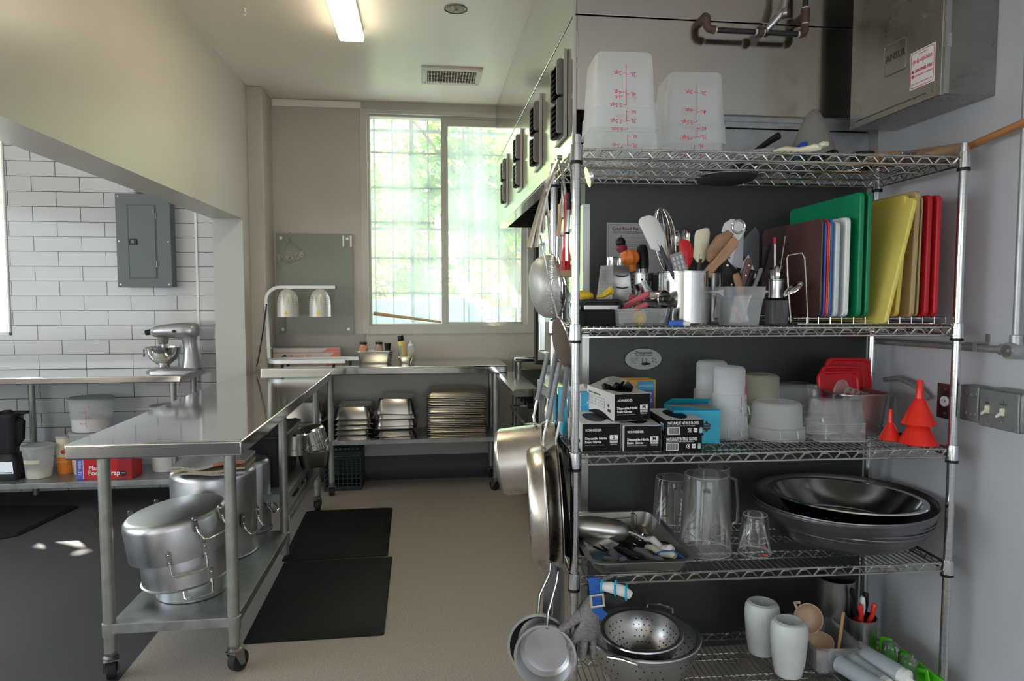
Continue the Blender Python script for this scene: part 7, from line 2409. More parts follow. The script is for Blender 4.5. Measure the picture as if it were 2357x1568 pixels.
# big mesh strainer, rim edge-on
smesh = bpy.data.materials.new('woven_mesh')
smesh.use_nodes = True
nt = smesh.node_tree
nt.nodes.clear()
o_ = nt.nodes.new('ShaderNodeOutputMaterial')
t_ = nt.nodes.new('ShaderNodeBsdfTransparent')
g_ = nt.nodes.new('ShaderNodeBsdfPrincipled')
g_.inputs['Base Color'].default_value = (0.50, 0.49, 0.46, 1)
g_.inputs['Metallic'].default_value = 0.5
g_.inputs['Roughness'].default_value = 0.45
x_ = nt.nodes.new('ShaderNodeMixShader')
tcx = nt.nodes.new('ShaderNodeTexCoord')
ck = nt.nodes.new('ShaderNodeTexWave')
ck.bands_direction = 'Z'
ck.inputs['Scale'].default_value = 120
ck2 = nt.nodes.new('ShaderNodeTexWave')
ck2.bands_direction = 'Y'
ck2.inputs['Scale'].default_value = 120
mx = nt.nodes.new('ShaderNodeMath')
mx.operation = 'MAXIMUM'
mr_ = nt.nodes.new('ShaderNodeMapRange')
mr_.inputs['From Min'].default_value = 0.35
mr_.inputs['From Max'].default_value = 0.65
mr_.inputs['To Min'].default_value = 0.35
nt.links.new(tcx.outputs['Object'], ck.inputs[0])
nt.links.new(tcx.outputs['Object'], ck2.inputs[0])
nt.links.new(ck.outputs['Fac'], mx.inputs[0])
nt.links.new(ck2.outputs['Fac'], mx.inputs[1])
nt.links.new(mx.outputs[0], mr_.inputs[0])
nt.links.new(mr_.outputs[0], x_.inputs[0])
nt.links.new(t_.outputs[0], x_.inputs[1])
nt.links.new(g_.outputs[0], x_.inputs[2])
nt.links.new(x_.outputs[0], o_.inputs[0])
t = thing('mesh_strainer', 'large round fine mesh strainer hanging on its handle', 'strainer', HP(-0.033, 0.19, 1.396))
t.rotation_euler = (0, R(-7), SA + R(2))
m_ = Matrix.Rotation(R(-90), 4, 'Y')       # bowl bulges towards -x
r = 0.100
mb = MB(m_)
mb.lathe([(r, 0.0), (r * 0.99, 0.022), (r * 0.93, 0.045), (r * 0.78, 0.062), (r * 0.5, 0.073), (r * 0.2, 0.077), (0, 0.078)], 40)
build('mesh_bowl', mb, smesh, t)
mb = MB()
mb.tube([(0.0, r * math.cos(a * PI / 20), r * math.sin(a * PI / 20)) for a in range(40)], 0.0042, n=7, closed=True)
build('rim', mb, steel_bright, t)
mb = MB()
mb.tube([(0, 0.008, r), (0.004, 0.006, r + 0.08), (0.010, 0.004, r + 0.21), (0.006, 0.0, r + 0.225), (0.010, -0.006, r + 0.21), (0.004, -0.006, r + 0.08), (0, -0.008, r)], 0.0030, n=6)
build('handle', mb, steel_bright, t)
mb = MB()
mb.tube([(0, -0.012, -r), (-0.018, -0.014, -r - 0.006), (-0.024, 0.0, -r - 0.006), (-0.018, 0.014, -r - 0.004), (0, 0.012, -r)], 0.003, n=6)
build('rest_hook', mb, steel_bright, t)
# brownish skimmer strainer below
t = thing('skimmer_strainer', 'brown-stained long mesh strainer hanging slanted below the large one', 'strainer', HP(-0.018, 0.10, 1.222))
t.rotation_euler = (0, R(-14), SA + R(14))
mb = MB(Matrix.Diagonal((1, 0.62, 1, 1)) @ Matrix.Rotation(R(-90), 4, 'Y'))
r = 0.082
mb.lathe([(r, 0.0), (r * 0.9, 0.012), (r * 0.6, 0.022), (0, 0.026)], 36)
build('mesh_bowl', mb, mat('stained_mesh', (0.20, 0.15, 0.12), 0.5, 0.5, bump=0.8, bscale=600), t)
mb = MB()
mb.tube([(0.0, r * 0.62 * math.cos(a * PI / 20), r * math.sin(a * PI / 20)) for a in range(40)], 0.0032, n=6, closed=True)
build('rim', mb, steel_bright, t)
build('handle', MB().tube([(0, 0, r), (0.004, 0.01, r + 0.06), (0.012, 0.02, r + 0.25)], 0.003, n=6), steel_bright, t)
# loose whisk-like wire skimmer behind the post
t = thing('wire_whisk', 'wire whisk hanging behind the front post', 'whisk', HP(0.010, 0.235, 1.40))
t.rotation_euler = (0, R(-16), SA)
for k in range(7):
    a = -0.9 + k * 0.3
    build('wire_loop', MB().tube([(0.0, 0, 0), (0.012 * a, 0.010 * a, -0.04), (0.045 * a, 0.02, -0.10), (0.025 * a, 0.03, -0.128), (0, 0.03, -0.132)], 0.0011, n=4), chrome, t)
build('handle', MB().cyl((0, 0, 0), (0.0, 0, 0.10), 0.006, n=10), steel_bright, t)

# saucepans and frying pans
def hanging_pan(name, lab, cat, c, axis, r, depth, m, handle_pts, sleeve_from, inner=None, flare=0.0, rivets=True, sleeve_m=None, hang_r=0.0045, grp=None, rod=True, bottom_r=0.9):
    """c = centre of the bottom disc; axis points from bottom to opening"""
    ax = Vector(axis).normalized()
    q = ax.to_track_quat('Z', 'Y').to_matrix().to_4x4()
    t = thing(name, lab, cat, c, group=grp)
    mb = MB(q)
    pr = [(0.0, 0.0), (r * bottom_r - 0.006, 0.0), (r * bottom_r + 0.002, 0.003), (r * bottom_r + 0.010, 0.014), (r * (bottom_r + 1) / 2 + 0.006, depth * 0.55), (r, depth - 0.006), (r + 0.0055 + flare, depth - 0.002), (r + 0.0055 + flare, depth), (r - 0.002, depth)]
    mb.lathe(pr, 56)
    build('pan_wall', mb, m, t)
    mb = MB(q)
    pr = [(r - 0.002, depth), (r * (bottom_r + 1) / 2 + 0.002, depth * 0.55), (r * bottom_r + 0.004, 0.014), (r * bottom_r - 0.008, 0.004), (0, 0.004)]
    mb.lathe(pr, 56)
    build('pan_inside', mb, inner or m, t)
    P = [Vector(p) - Vector(c) for p in handle_pts]
    build('handle', MB().tube(P, hang_r, n=8, flat=1.0 if rod else 0.4), steel_bright if rod else steel_dark, t)
    if sleeve_from is not None:
        Q = P[sleeve_from:]
        d = (Q[-1] - Q[0])
        n = 8
        build('grip_sleeve', MB().tube([Q[0] + d * k / n for k in range(n + 1)], [0.0125, 0.0105, 0.0100, 0.0102, 0.0104, 0.0106, 0.0106, 0.0104, 0.0085], n=12, flat=0.75), sleeve_m or grey_rubber, t)
    if rivets:
        base = P[0]
        dirv = (P[1] - P[0]).normalized()
        side = ax.cross(dirv).normalized()
        mb = MB()
        for s in (-1, 1):
            p = base + side * 0.016 * s
            mb.ball(p, 0.0062, n=10)
        build_each('rivet', mb, steel_bright, t)
        mb = MB()
        nrm = side.cross(ax).normalized()
        fr = Matrix((side, ax, dirv)).transposed().to_4x4()
        mb2 = MB(Matrix.Translation(base) @ fr)
        mb2.loft([[(x, z, -0.0045) for x, z in rrect(0.048, 0.022, 0.010, 4)], [(x, z, -0.0015) for x, z in rrect(0.048, 0.022, 0.010, 4)]])
        build('bracket', mb2, steel_dark, t)
    return t
SXv, SYv = SX.copy(), SY.copy()
ax1 = (SXv * 0.96 - SYv * 0.20 + Vector((0, 0, 0.16)))
c1 = HP(-0.206, 0.20, 0.832)
hanging_pan('saucepan', 'large aluminium saucepan hanging sideways, foremost of the two', 'saucepan', c1, ax1, 0.104, 0.155, alum_worn,
            [HP(-0.098, 0.175, 0.958), HP(-0.100, 0.175, 0.985), HP(-0.088, 0.18, 1.035), HP(-0.052, 0.19, 1.185)], 2, grp='saucepans hanging at the left end', bottom_r=0.93)
c2 = HP(-0.160, 0.235, 0.836)
hanging_pan('saucepan', 'second aluminium saucepan nested behind the foremost one', 'saucepan', c2, ax1, 0.098, 0.155, alum_worn,
            [HP(-0.052, 0.225, 0.958), HP(-0.054, 0.225, 0.985), HP(-0.046, 0.225, 1.035), HP(-0.022, 0.22, 1.185)], 2, grp='saucepans hanging at the left end', bottom_r=0.93)
axf = (SXv * 0.985 - SYv * 0.10 + Vector((0, 0, 0.05)))
cf = HP(-0.128, 0.065, 0.728)
hanging_pan('frying_pan', 'stained aluminium frying pan hanging edge-on, leftmost of three', 'frying pan', cf, axf, 0.186, 0.052, alum_worn,
            [HP(-0.088, 0.050, 0.908), HP(-0.084, 0.050, 0.945), HP(-0.070, 0.06, 0.995), HP(-0.034, 0.07, 1.165)], 2, grp='frying pans hanging at the left end', bottom_r=0.90)
hanging_pan('frying_pan', 'aluminium frying pan hanging edge-on in the middle of three', 'frying pan', cf + SXv * 0.052 + SYv * 0.012 + Vector((0, 0, -0.003)), axf + SXv * 0, 0.186, 0.045, alum_worn,
            [HP(-0.046, 0.075, 0.898), HP(-0.043, 0.075, 0.935), HP(-0.030, 0.08, 0.985), HP(-0.006, 0.09, 1.150)], 2, grp='frying pans hanging at the left end', bottom_r=0.84, flare=0.004)
hanging_pan('frying_pan', 'black nonstick frying pan hanging right beside the front post', 'frying pan', cf + SXv * 0.085 + SYv * 0.06 + Vector((0, 0, -0.02)), axf + Vector((0, 0, 0.05)), 0.160, 0.040, black_plastic,
            [HP(0.004, 0.13, 0.870), HP(0.004, 0.13, 0.90), HP(0.004, 0.13, 0.96), HP(0.004, 0.14, 1.12)], None, inner=black_rubber, grp='frying pans hanging at the left end', bottom_r=0.80, rivets=False)
# two small pans low down, open side to the viewer
axl = Vector((-0.22, -0.95, 0.10))
ca = HP(-0.128, 0.135, 0.318)
hanging_pan('small_pan', 'round aluminium pan hanging low with its open side towards the viewer, nearer one', 'saucepan', HP(-0.078, 0.030, 0.300), axl, 0.087, 0.060, alum,
            [HP(-0.082, -0.012, 0.385), HP(-0.078, -0.005, 0.43), HP(-0.048, 0.03, 0.505), HP(-0.040, 0.04, 0.545)], None, grp='small pans hanging low', rivets=False, bottom_r=0.84, rod=False, hang_r=0.011)
hanging_pan('small_pan', 'round aluminium pan hanging low, mostly hidden behind the nearer one', 'saucepan', HP(-0.088, 0.080, 0.303), axl, 0.092, 0.055, alum,
            [HP(-0.100, 0.06, 0.400), HP(-0.094, 0.07, 0.45), HP(-0.062, 0.09, 0.505), HP(-0.054, 0.10, 0.545)], None, grp='small pans hanging low', rivets=False, bottom_r=0.84, rod=False, hang_r=0.011)
for k, (u0, v0, u1, w_, lab) in enumerate(((-0.046, 0.16, -0.070, 0.030, 'wide flat grey steel strip hanging at the lower left, leftmost'), (-0.022, 0.16, -0.030, 0.026, 'flat grey steel strip hanging next to the front post, low down'), (-0.006, 0.24, -0.006, 0.034, 'wide dull steel strip hanging deepest behind the front post'))):
    t, L_ = along('hanging_spatula', lab, 'spatula', HP(u0, v0, 0.545), HP(u1, v0 - 0.02, 0.20), 0, 'flat steel tools hanging low')
    build('strip', MB().box(-w_ / 2, w_ / 2, -0.0015, 0.0015, 0, L_), steel_dark, t, smooth=0, bevel=0.0008)
    build('hang_loop', MB().tube([(-0.006, 0, 0), (-0.006, 0, -0.018), (0, 0, -0.026), (0.006, 0, -0.018), (0.006, 0, 0)], 0.002, n=5), steel_dark, t)

# knitted cut glove and blue straps on the front corner
glove_m = mat('grey_knit', (0.30, 0.295, 0.285), 0.9, var=0.35, vscale=160, bump=0.9, bscale=420, spec=0.15)
t = thing('cut_resistant_glove', 'grey knitted work glove hanging by its cuff from the fourth shelf', 'glove', HP(0.055, -0.012, 0.505), SA)
gs = 1.22
def limb(mb, pts, rad, flat=0.55, n=12):
    mb.tube(pts, rad, n=n, flat=1.0)
me_ = bpy.data.meshes.new('glove')
V_ = [((0.012, 0, 0.010), 0.016), ((0.004, 0, -0.022), 0.019), ((-0.012, 0, -0.055), 0.026), ((-0.022, 0, -0.085), 0.034), ((-0.026, 0, -0.110), 0.034),
      ((-0.050, -0.004, -0.080), 0.016), ((-0.072, -0.008, -0.098), 0.0125), ((-0.095, -0.010, -0.108), 0.0095),
      ((-0.052, 0, -0.130), 0.0135), ((-0.064, -0.004, -0.150), 0.0125), ((-0.072, -0.004, -0.168), 0.010),
      ((-0.032, -0.004, -0.140), 0.0135), ((-0.036, -0.010, -0.165), 0.013), ((-0.040, -0.012, -0.190), 0.0105),
      ((-0.010, 0, -0.138), 0.0135), ((-0.009, -0.004, -0.165), 0.013), ((-0.009, -0.004, -0.192), 0.0105),
      ((0.004, 0.012, -0.125), 0.011), ((0.010, 0.014, -0.145), 0.0105), ((0.013, 0.014, -0.160), 0.0085)]
E_ = [(0, 1), (1, 2), (2, 3), (3, 4), (2, 5), (5, 6), (6, 7), (4, 8), (8, 9), (9, 10), (4, 11), (11, 12), (12, 13), (4, 14), (14, 15), (15, 16), (4, 17), (17, 18), (18, 19)]
V_ = [((v[0] * gs + 0.012, v[1], v[2] * gs * 0.92), r * 1.42) for v, r in V_]
me_.from_pydata([v for v, r in V_], E_, [])
go = bpy.data.objects.new('glove_body', me_)
col.objects.link(go)
md = go.modifiers.new('skin', 'SKIN')
md.use_smooth_shade = True
for i, (v, r) in enumerate(V_):
    me_.skin_vertices[0].data[i].radius = (r, r * 0.62)
me_.skin_vertices[0].data[0].use_root = True
go.modifiers.new('sub', 'SUBSURF').levels = 2
go.modifiers['sub'].render_levels = 2
me_.materials.append(glove_m)
go.parent = t
build('cuff', MB().tube([(0.010, 0, 0.004), (0.030, 0.0, 0.022), (0.060, 0.006, 0.030)], [0.014, 0.012, 0.008], n=12, flat=0.7), glove_m, t)
str_b = mat('strap_blue_cloth', (0.015, 0.10, 0.42), 0.7)
aqua = mat('aqua_piping', (0.02, 0.42, 0.62), 0.6)
t = thing('blue_strap_band', 'blue webbing strap with silver buckle wrapped on the fourth shelf edge', 'strap', HP(0.052, -0.040, 0.537), SA)
t.scale = (1.25, 1.0, 1.15)
mb = MB()
mb.tube([(0.0, 0.024, 0.0), (0.0, 0.006, 0.004), (0.0, -0.004, -0.012), (0.003, -0.006, -0.050), (0.010, -0.008, -0.080), (0.024, -0.004, -0.096)], 0.0125, n=4, flat=0.15)
build('webbing', mb, str_b, t, smooth=20)
mb = MB()
q_ = Matrix.Translation((0.006, -0.014, -0.048)) @ Matrix.Rotation(R(-6), 4, 'Y')
for (a, b, c, d) in ((-0.017, 0.017, 0.012, 0.017), (-0.017, 0.017, -0.017, -0.012), (-0.017, -0.012, -0.012, 0.012), (0.012, 0.017, -0.012, 0.012)):
    mb.box(a, b, -0.002, 0.002, c, d, q_)
build('buckle', mb, mat('buckle_silver', (0.62, 0.60, 0.52), 0.35, 0.6), t, smooth=0, bevel=0.001)
t = thing('wrapped_glove_cuff', 'rolled glove with aqua piping and black print beside the blue strap', 'glove', HP(0.100, -0.030, 0.500), SA)
t.scale = (1.25, 1.0, 1.25)
build('roll', MB().tube([(-0.022, 0, 0.012), (0.0, -0.004, 0.010), (0.030, -0.004, 0.0), (0.050, -0.002, -0.012)], [0.010, 0.013, 0.014, 0.010], n=12), white_plastic, t)
build('patch', MB().tube([(-0.012, -0.002, -0.012), (0.012, -0.004, -0.022), (0.036, -0.002, -0.022)], [0.012, 0.014, 0.010], n=10), mat('black_cloth', (0.02, 0.02, 0.022), 0.8), t)
for (x, z, r_) in ((-0.018, 0.014, 0.014), (0.014, 0.008, 0.017), (0.040, -0.004, 0.017)):
    mb = MB()
    mb.tube([(x + 0.005 * math.cos(a), -0.006 + r_ * 0.9 * math.cos(a), z + r_ * math.sin(a)) for a in [2 * PI * k / 16 for k in range(16)]], 0.0026, n=6, closed=True)
    build('piping', mb, aqua, t)
# ================================================================ right wall: suppression box, conduit, switch boxes; pipes on the hood
box_m = mat('cabinet_steel', (0.36, 0.35, 0.33), 0.30, 1.0, var=0.14, vscale=5, rvar=0.08, bump=0.015, bscale=30)
t = thing('fire_suppression_cabinet', 'steel fire suppression cabinet mounted high on the right wall', 'cabinet', (1.518, 1.902, 1.966))
W_, D_, H_ = XR - 1.518 - 0.001, 0.436, 0.62
build('body', MB().box(0.016, W_, 0, D_, 0, H_), box_m, t, smooth=0, bevel=0.002)
d_ = build('door', MB().box(0.0, 0.015, -0.002, D_ + 0.002, -0.004, H_), box_m, t, smooth=0, bevel=0.002)
mb = MB()
o = rrect(0.105, 0.100, 0.010, 4, 0.205, 0.175)
mb.tube([(-0.0006, y, z) for y, z in o], 0.0022, n=6, closed=True)
build('embossed_panel', mb, box_m, d_)
text(d_, 'ANSUL', 0.030, (-0.0004, 0.252, 0.180), LEFTF, mat('embossed_letter', (0.14, 0.135, 0.13), 0.4, 0.9), bold=0.0004, ext=0.0008, sx=1.05)
lb = build('service_label', MB().box(-0.0008, -0.0001, 0.024, 0.130, 0.045, 0.160), paper_white, d_, smooth=0)
mb = MB()
o = rrect(0.098, 0.106, 0.008, 4, 0.077, 0.1025)
mb.tube([(-0.0010, y, z) for y, z in o], 0.0009, n=4, closed=True)
build('label_frame', mb, ink_red, lb)
text(lb, '(916) 455-5630', 0.0150, (-0.0012, 0.119, 0.127), LEFTF, ink_red, sx=0.88, bold=0.0003)
text(lb, 'SENTINEL FIRE', 0.0125, (-0.0012, 0.109, 0.098), LEFTF, ink_red, sx=0.92, bold=0.0004, shear=0.25)
text(lb, 'EQUIPMENT COMPANY', 0.0078, (-0.0012, 0.109, 0.083), LEFTF, ink_red, sx=0.95)
text(lb, 'FOR SERVICE CALL', 0.0050, (-0.0012, 0.095, 0.147), LEFTF, ink_red)
text(lb, 'SACRAMENTO, CA    WWW.SENTINELFIRE.COM', 0.0040, (-0.0012, 0.122, 0.060), LEFTF, ink_red, sx=1.0)
mb = MB()
mb.cyl((-0.0014, 0.118, 0.098), (-0.0002, 0.118, 0.098), 0.0050, n=16)
mb.cyl((-0.0014, 0.118, 0.084), (-0.0002, 0.118, 0.084), 0.0050, n=16)
build_each('label_dot', mb, ink_red, lb)
mb = MB()
mb.cyl((-0.002, 0.035, 0.022), (0.001, 0.035, 0.022), 0.0065, n=14)
mb.cyl((-0.002, 0.415, 0.018), (0.001, 0.415, 0.018), 0.004, n=10)
build_each('door_screw', mb, steel_dark, d_)
build('door_groove', MB().box(-0.0012, 0.0, 0.06, 0.40, 0.0165, 0.0205), mat('groove_dark', (0.08, 0.08, 0.08), 0.5), d_, smooth=0)
build('hinge_strip', MB().box(0.010, 0.026, -0.004, -0.0005, 0.0, H_), steel, t, smooth=0)
build('latch_bar', MB().box(0.020, 0.027, -0.007, -0.0042, 0.135, 0.175), steel_bright, t, smooth=0)

cond_m = mat('conduit_grey', (0.40, 0.41, 0.41), 0.42, 0.7, var=0.1, vscale=20)
mb = MB()
mb.cyl((1.668, 2.40, 1.196), (1.668, 1.800, 1.208), 0.0112, n=16)
solo('conduit_pipe', 'horizontal grey conduit pipe running along the right wall behind the shelf', 'pipe', mb, cond_m)
t = thing('conduit_elbow', 'round grey conduit elbow box joining the horizontal and vertical pipe', 'pipe fitting', (1.668, 1.755, 1.208))
build('body', MB().cyl((-0.026, 0, 0), (0.012, 0, 0), 0.024, n=24).cyl((0, 0.0, 0), (0, 0.05, 0), 0.0165, n=16).cyl((0, 0, 0), (0, 0, 0.045), 0.0165, n=16), cond_m, t)
build('cap_screw', MB().cyl((-0.030, 0, 0), (-0.026, 0, 0), 0.018, n=20).cyl((-0.033, 0, 0), (-0.030, 0, 0), 0.007, n=12), steel, t)
solo('conduit_pipe', 'vertical grey conduit pipe at the right edge of the wall', 'pipe', MB().cyl((1.668, 1.755, 1.254), (1.668, 1.76, ZC), 0.0105, n=16), cond_m)
t = thing('pipe_strap', 'pipe strap holding the horizontal conduit on the right wall', 'strap', (1.70, 1.888, 1.208))
build('strap', MB().box(-0.046, -0.044, -0.008, 0.008, -0.012, 0.014).box(-0.046, -0.001, -0.008, 0.008, 0.0142, 0.0162).box(-0.003, -0.0005, -0.008, 0.008, 0.016, 0.040), cond_m, t, smooth=0)
build('collar', MB().cyl((-0.032, 0.01, 0), (-0.032, 0.045, 0), 0.0145, n=16), cond_m, t)
t = thing('wall_outlet', 'single outlet with steel cover plate on the right wall', 'outlet', (XR - 0.001, 2.045, 1.018))
build('plate', MB().box(-0.006, 0, -0.036, 0.036, -0.058, 0.058), mat('plate_steel', (0.42, 0.36, 0.34), 0.25, 1.0), t, bevel=0.002)
build('receptacle', MB().lathe([(0.017, 0), (0.017, 0.004), (0, 0.0045)], 24, Matrix.Translation((-0.006, 0, 0)) @ Matrix.Rotation(R(-90), 4, 'Y')), paper_white, t)
build('slots', MB().box(-0.0112, -0.0103, -0.007, -0.005, -0.003, 0.006).box(-0.0112, -0.0103, 0.005, 0.007, -0.003, 0.006), ink_black, t, smooth=0)
mb = MB()
mb.cyl((-0.0075, 0, 0.040), (-0.006, 0, 0.040), 0.004, n=10)
mb.cyl((-0.0075, 0, -0.040), (-0.006, 0, -0.040), 0.004, n=10)
build_each('plate_screw', mb, steel, t)
gal_b = mat('galvanised_box', (0.22, 0.24, 0.24), 0.45, 0.6, var=0.1, vscale=25)
t = thing('junction_box', 'small grey electrical box just right of the shelf post', 'electrical box', (XR - 0.001, 1.892, 1.036))
build('box', MB().box(-0.052, 0, -0.036, 0.036, -0.055, 0.055), gal_b, t, bevel=0.004)
mb = MB()
for y in (-0.018, 0.018):
    for z in (-0.03, 0.03):
        mb.tube([(-0.0525, y + 0.010 * math.cos(a * PI / 8), z + 0.010 * math.sin(a * PI / 8)) for a in range(16)], 0.0007, n=4, closed=True)
build('knockouts', mb, steel_dark, t)
build('connector', MB().cyl((-0.028, -0.036, 0.0), (-0.028, -0.046, 0.0), 0.016, n=6).cyl((-0.028, -0.046, 0), (-0.028, -0.076, 0), 0.0105, n=16), steel, t)
t = thing('switch_box', 'grey electrical box with two cream toggle switches on the right wall', 'switch', (XR - 0.001, 1.750, 1.036))
build('box', MB().box(-0.078, 0, -0.072, 0.068, -0.054, 0.060), gal_b, t, bevel=0.010, bseg=3)
build('cover', MB().box(-0.084, -0.078, -0.070, 0.066, -0.052, 0.058), gal_b, t, bevel=0.003)
for y, s_ in ((0.034, 1), (-0.018, -1)):
    mb = MB()
    mb.loft([[(-0.084, y + a, 0.000 + b) for a, b in rrect(0.012, 0.024, 0.003, 3)], [(-0.090, y + a, 0.000 + b) for a, b in rrect(0.011, 0.020, 0.003, 3)]])
    mb.loft([[(-0.088, y + a, -0.002 + b) for a, b in rrect(0.009, 0.010, 0.002, 3)], [(-0.104, y + a, -0.012 + b) for a, b in rrect(0.007, 0.007, 0.002, 3)]])
    build('toggle', mb, cream_plastic, t)
mb = MB()
for (y, z) in ((0.034, 0.030), (0.034, -0.030), (-0.018, 0.030), (-0.018, -0.030), (-0.052, 0.046), (-0.052, -0.042)):
    mb.cyl((-0.084, y, z), (-0.0865, y, z), 0.0042, n=10)
build_each('cover_screw', mb, steel, t)
text(t, 'LITE', 0.008, (-0.0845, 0.044, 0.018), LEFTF, ink_black)
text(t, 'FAUCET', 0.008, (-0.0845, -0.004, 0.021), LEFTF, ink_black)
mb = MB()
mb.tube([(1.66, 2.30, 1.06), (1.655, 2.22, 1.075), (1.662, 2.15, 1.060), (1.67, 2.09, 1.02)], 0.009, n=10)
solo('flexible_conduit', 'flexible conduit curving to the outlet behind the lids', 'conduit', mb, cond_m)
t = thing('wall_paper_strip', 'white taped paper strip on the right wall by the vertical conduit', 'paper', (XR - 0.0006, 1.778, 1.435))
build('strip', MB().box(-0.0006, 0, -0.010, 0.006, 0, 0.27), mat('paper_strip', (0.50, 0.50, 0.49), 0.6), t, smooth=0)
build('tape', MB().box(-0.0012, -0.0007, -0.016, 0.020, 0.262, 0.285), mat('old_tape', (0.45, 0.38, 0.26), 0.6), t, smooth=0)

# gas pipe on the hood end
pipe_b = mat('black_iron_pipe', (0.025, 0.024, 0.024), 0.42)
fit_b = mat('brown_fitting', (0.105, 0.055, 0.04), 0.6)
tape_w = mat('thread_tape', (0.72, 0.72, 0.70), 0.5)
t = thing('gas_pipe_run', 'black iron pipe with brown elbows and a union on the hood end', 'pipe', (1.0, 2.385, 2.31))
build('pipe', MB().cyl((0.02, 0, 0), (0.18, 0, 0.0), 0.0098, n=16).cyl((0.20, 0, 0), (0.345, 0, 0), 0.0098, n=16).cyl((0.362, 0, 0.09), (0.362, 0, ZC - 2.31), 0.0098, n=16), pipe_b, t)
mb = MB()
mb.tube([(-0.010, 0.055, 0.048), (-0.010, 0.012, 0.048), (-0.010, 0.0, 0.040)], 0.0155, n=14)
build('elbow', mb, fit_b, t)
mb = MB()
mb.tube([(-0.010, 0, 0.038), (-0.008, 0, 0.014), (0.0, 0, 0.004), (0.022, 0, 0.0)], 0.0145, n=14)
build('elbow', mb, fit_b, t)
mb = MB()
mb.tube([(0.340, 0, 0.0), (0.356, 0, 0.004), (0.361, 0, 0.014), (0.362, 0, 0.035)], 0.0145, n=14)
build('elbow', mb, fit_b, t)
build('tee', MB().cyl((0.362, 0, 0.040), (0.362, 0, 0.090), 0.0150, n=16).cyl((0.362, 0, 0.065), (0.362, 0.052, 0.065), 0.0150, n=16), fit_b, t)
mb = MB()
mb.cyl((0.178, 0, 0), (0.202, 0, 0), 0.015, n=16)
mb.cyl((0.184, 0, 0), (0.196, 0, 0), 0.0205, n=8)
build('union', mb, fit_b, t)
mb = MB()
for (a, b) in (((0.022, 0, 0), (0.028, 0, 0)), ((0.172, 0, 0), (0.178, 0, 0)), ((0.202, 0, 0), (0.208, 0, 0)), ((0.334, 0, 0), (0.340, 0, 0)), ((0.362, 0, 0.0345), (0.362, 0, 0.040)), ((0.362, 0, 0.090), (0.362, 0, 0.096)), ((-0.010, 0, 0.034), (-0.010, 0, 0.039))):
    mb.cyl(a, b, 0.0112, n=14)
build_each('thread_tape', mb, tape_w, t)
t = thing('conduit_body', 'silver right-angle electrical fitting on the hood end', 'pipe fitting', (1.262, 2.370, 2.372))
build('body', MB().cyl((-0.006, 0.012, 0), (0.020, -0.014, 0.0), 0.0195, n=20).tube([(-0.045, 0.02, -0.052), (-0.03, 0.01, -0.035), (0, 0.0, 0)], [0.012, 0.012, 0.014], n=14).cyl((0.004, 0, 0.01), (0.020, 0, 0.07), 0.0150, n=16), steel, t)
build('lock_nut', MB().cyl((-0.052, 0.034, -0.058), (-0.040, 0.015, -0.046), 0.021, n=6), steel_bright, t)
build('cap_screw', MB().cyl((0.0, -0.014, 0.0), (0.002, -0.018, 0.0), 0.012, n=16), steel_bright, t)
solo('conduit_pipe', 'thin steel conduit rising from the right-angle fitting', 'pipe', MB().cyl((1.283, 2.37, 2.44), (1.30, 2.37, ZC), 0.012, n=14), cond_m)
# ================================================================ stock pots under the long table
def pot_inverted(name, lab, x, y, z, r, h, rot=(0, 0, 0), handle_a=(-70, 110), hz=0.45, m=alum, rim=True, curl=0.0, grp=None, hw=0.055, hd=0.030):
    t = thing(name, lab, 'pot', (x, y, z), group=grp, rot=rot)
    prof = ([(r + 0.006, 0.0), (r + 0.007, 0.004), (r + 0.001, 0.007)] if rim else [(r - 0.002, 0.0), (r, 0.001)]) + [(r, 0.02), (r, h - 0.03), (r - 0.004, h - 0.014), (r - 0.014, h - 0.004), (r - 0.028, h), (0, h + 0.001)]
    build('vessel', MB().lathe(prof, 60), m, t)
    for a0 in handle_a:
        a = R(a0)
        d = Vector((math.cos(a), math.sin(a), 0))
        s_ = Vector((-math.sin(a), math.cos(a), 0))
        zc = h * hz
        U_ = Vector((0, 0, 1))
        hd_ = hd
        pts = [d * (r + 0.003) + s_ * hw + U_ * (zc + 0.020), d * (r + 0.006) + s_ * hw + U_ * zc, d * (r + hd_) + s_ * hw * 0.96 + U_ * (zc - 0.030), d * (r + hd_ + 0.004) + s_ * hw * 0.7 + U_ * (zc - 0.036),
               d * (r + hd_ + 0.004) - s_ * hw * 0.7 + U_ * (zc - 0.036), d * (r + hd_) - s_ * hw * 0.96 + U_ * (zc - 0.030), d * (r + 0.006) - s_ * hw + U_ * zc, d * (r + 0.003) - s_ * hw + U_ * (zc + 0.020)]
        hdl = build('handle', MB().tube(pts, 0.0048, n=8), steel_bright, t)
        for s in (-1, 1):
            c_ = d * (r + 0.002) + s_ * hw * s + U_ * (zc + 0.028)
            fr = Matrix((s_, d, U_)).transposed().to_4x4()
            mb = MB(Matrix.Translation(c_) @ fr)
            mb.loft([[(a_, -0.003, b_) for a_, b_ in rrect(0.020, 0.062, 0.009, 4)], [(a_, 0.002, b_) for a_, b_ in rrect(0.018, 0.060, 0.008, 4)]])
            pl = build('handle_plate', mb, steel_dark, hdl)
            mb = MB()
            for dz in (-0.014, 0.016):
                mb.ball(c_ + d * 0.003 + U_ * dz, 0.0055, n=10)
            build_each('rivet', mb, steel_bright, hdl)
    return t
SZ = 0.2135
pot_inverted('stock_pot', 'shallow round aluminium pot at the bottom of the front pot stack', -0.925, 2.752, SZ, 0.128, 0.085, rim=False, handle_a=(-64, 116), hz=0.75, hw=0.05, hd=0.024)
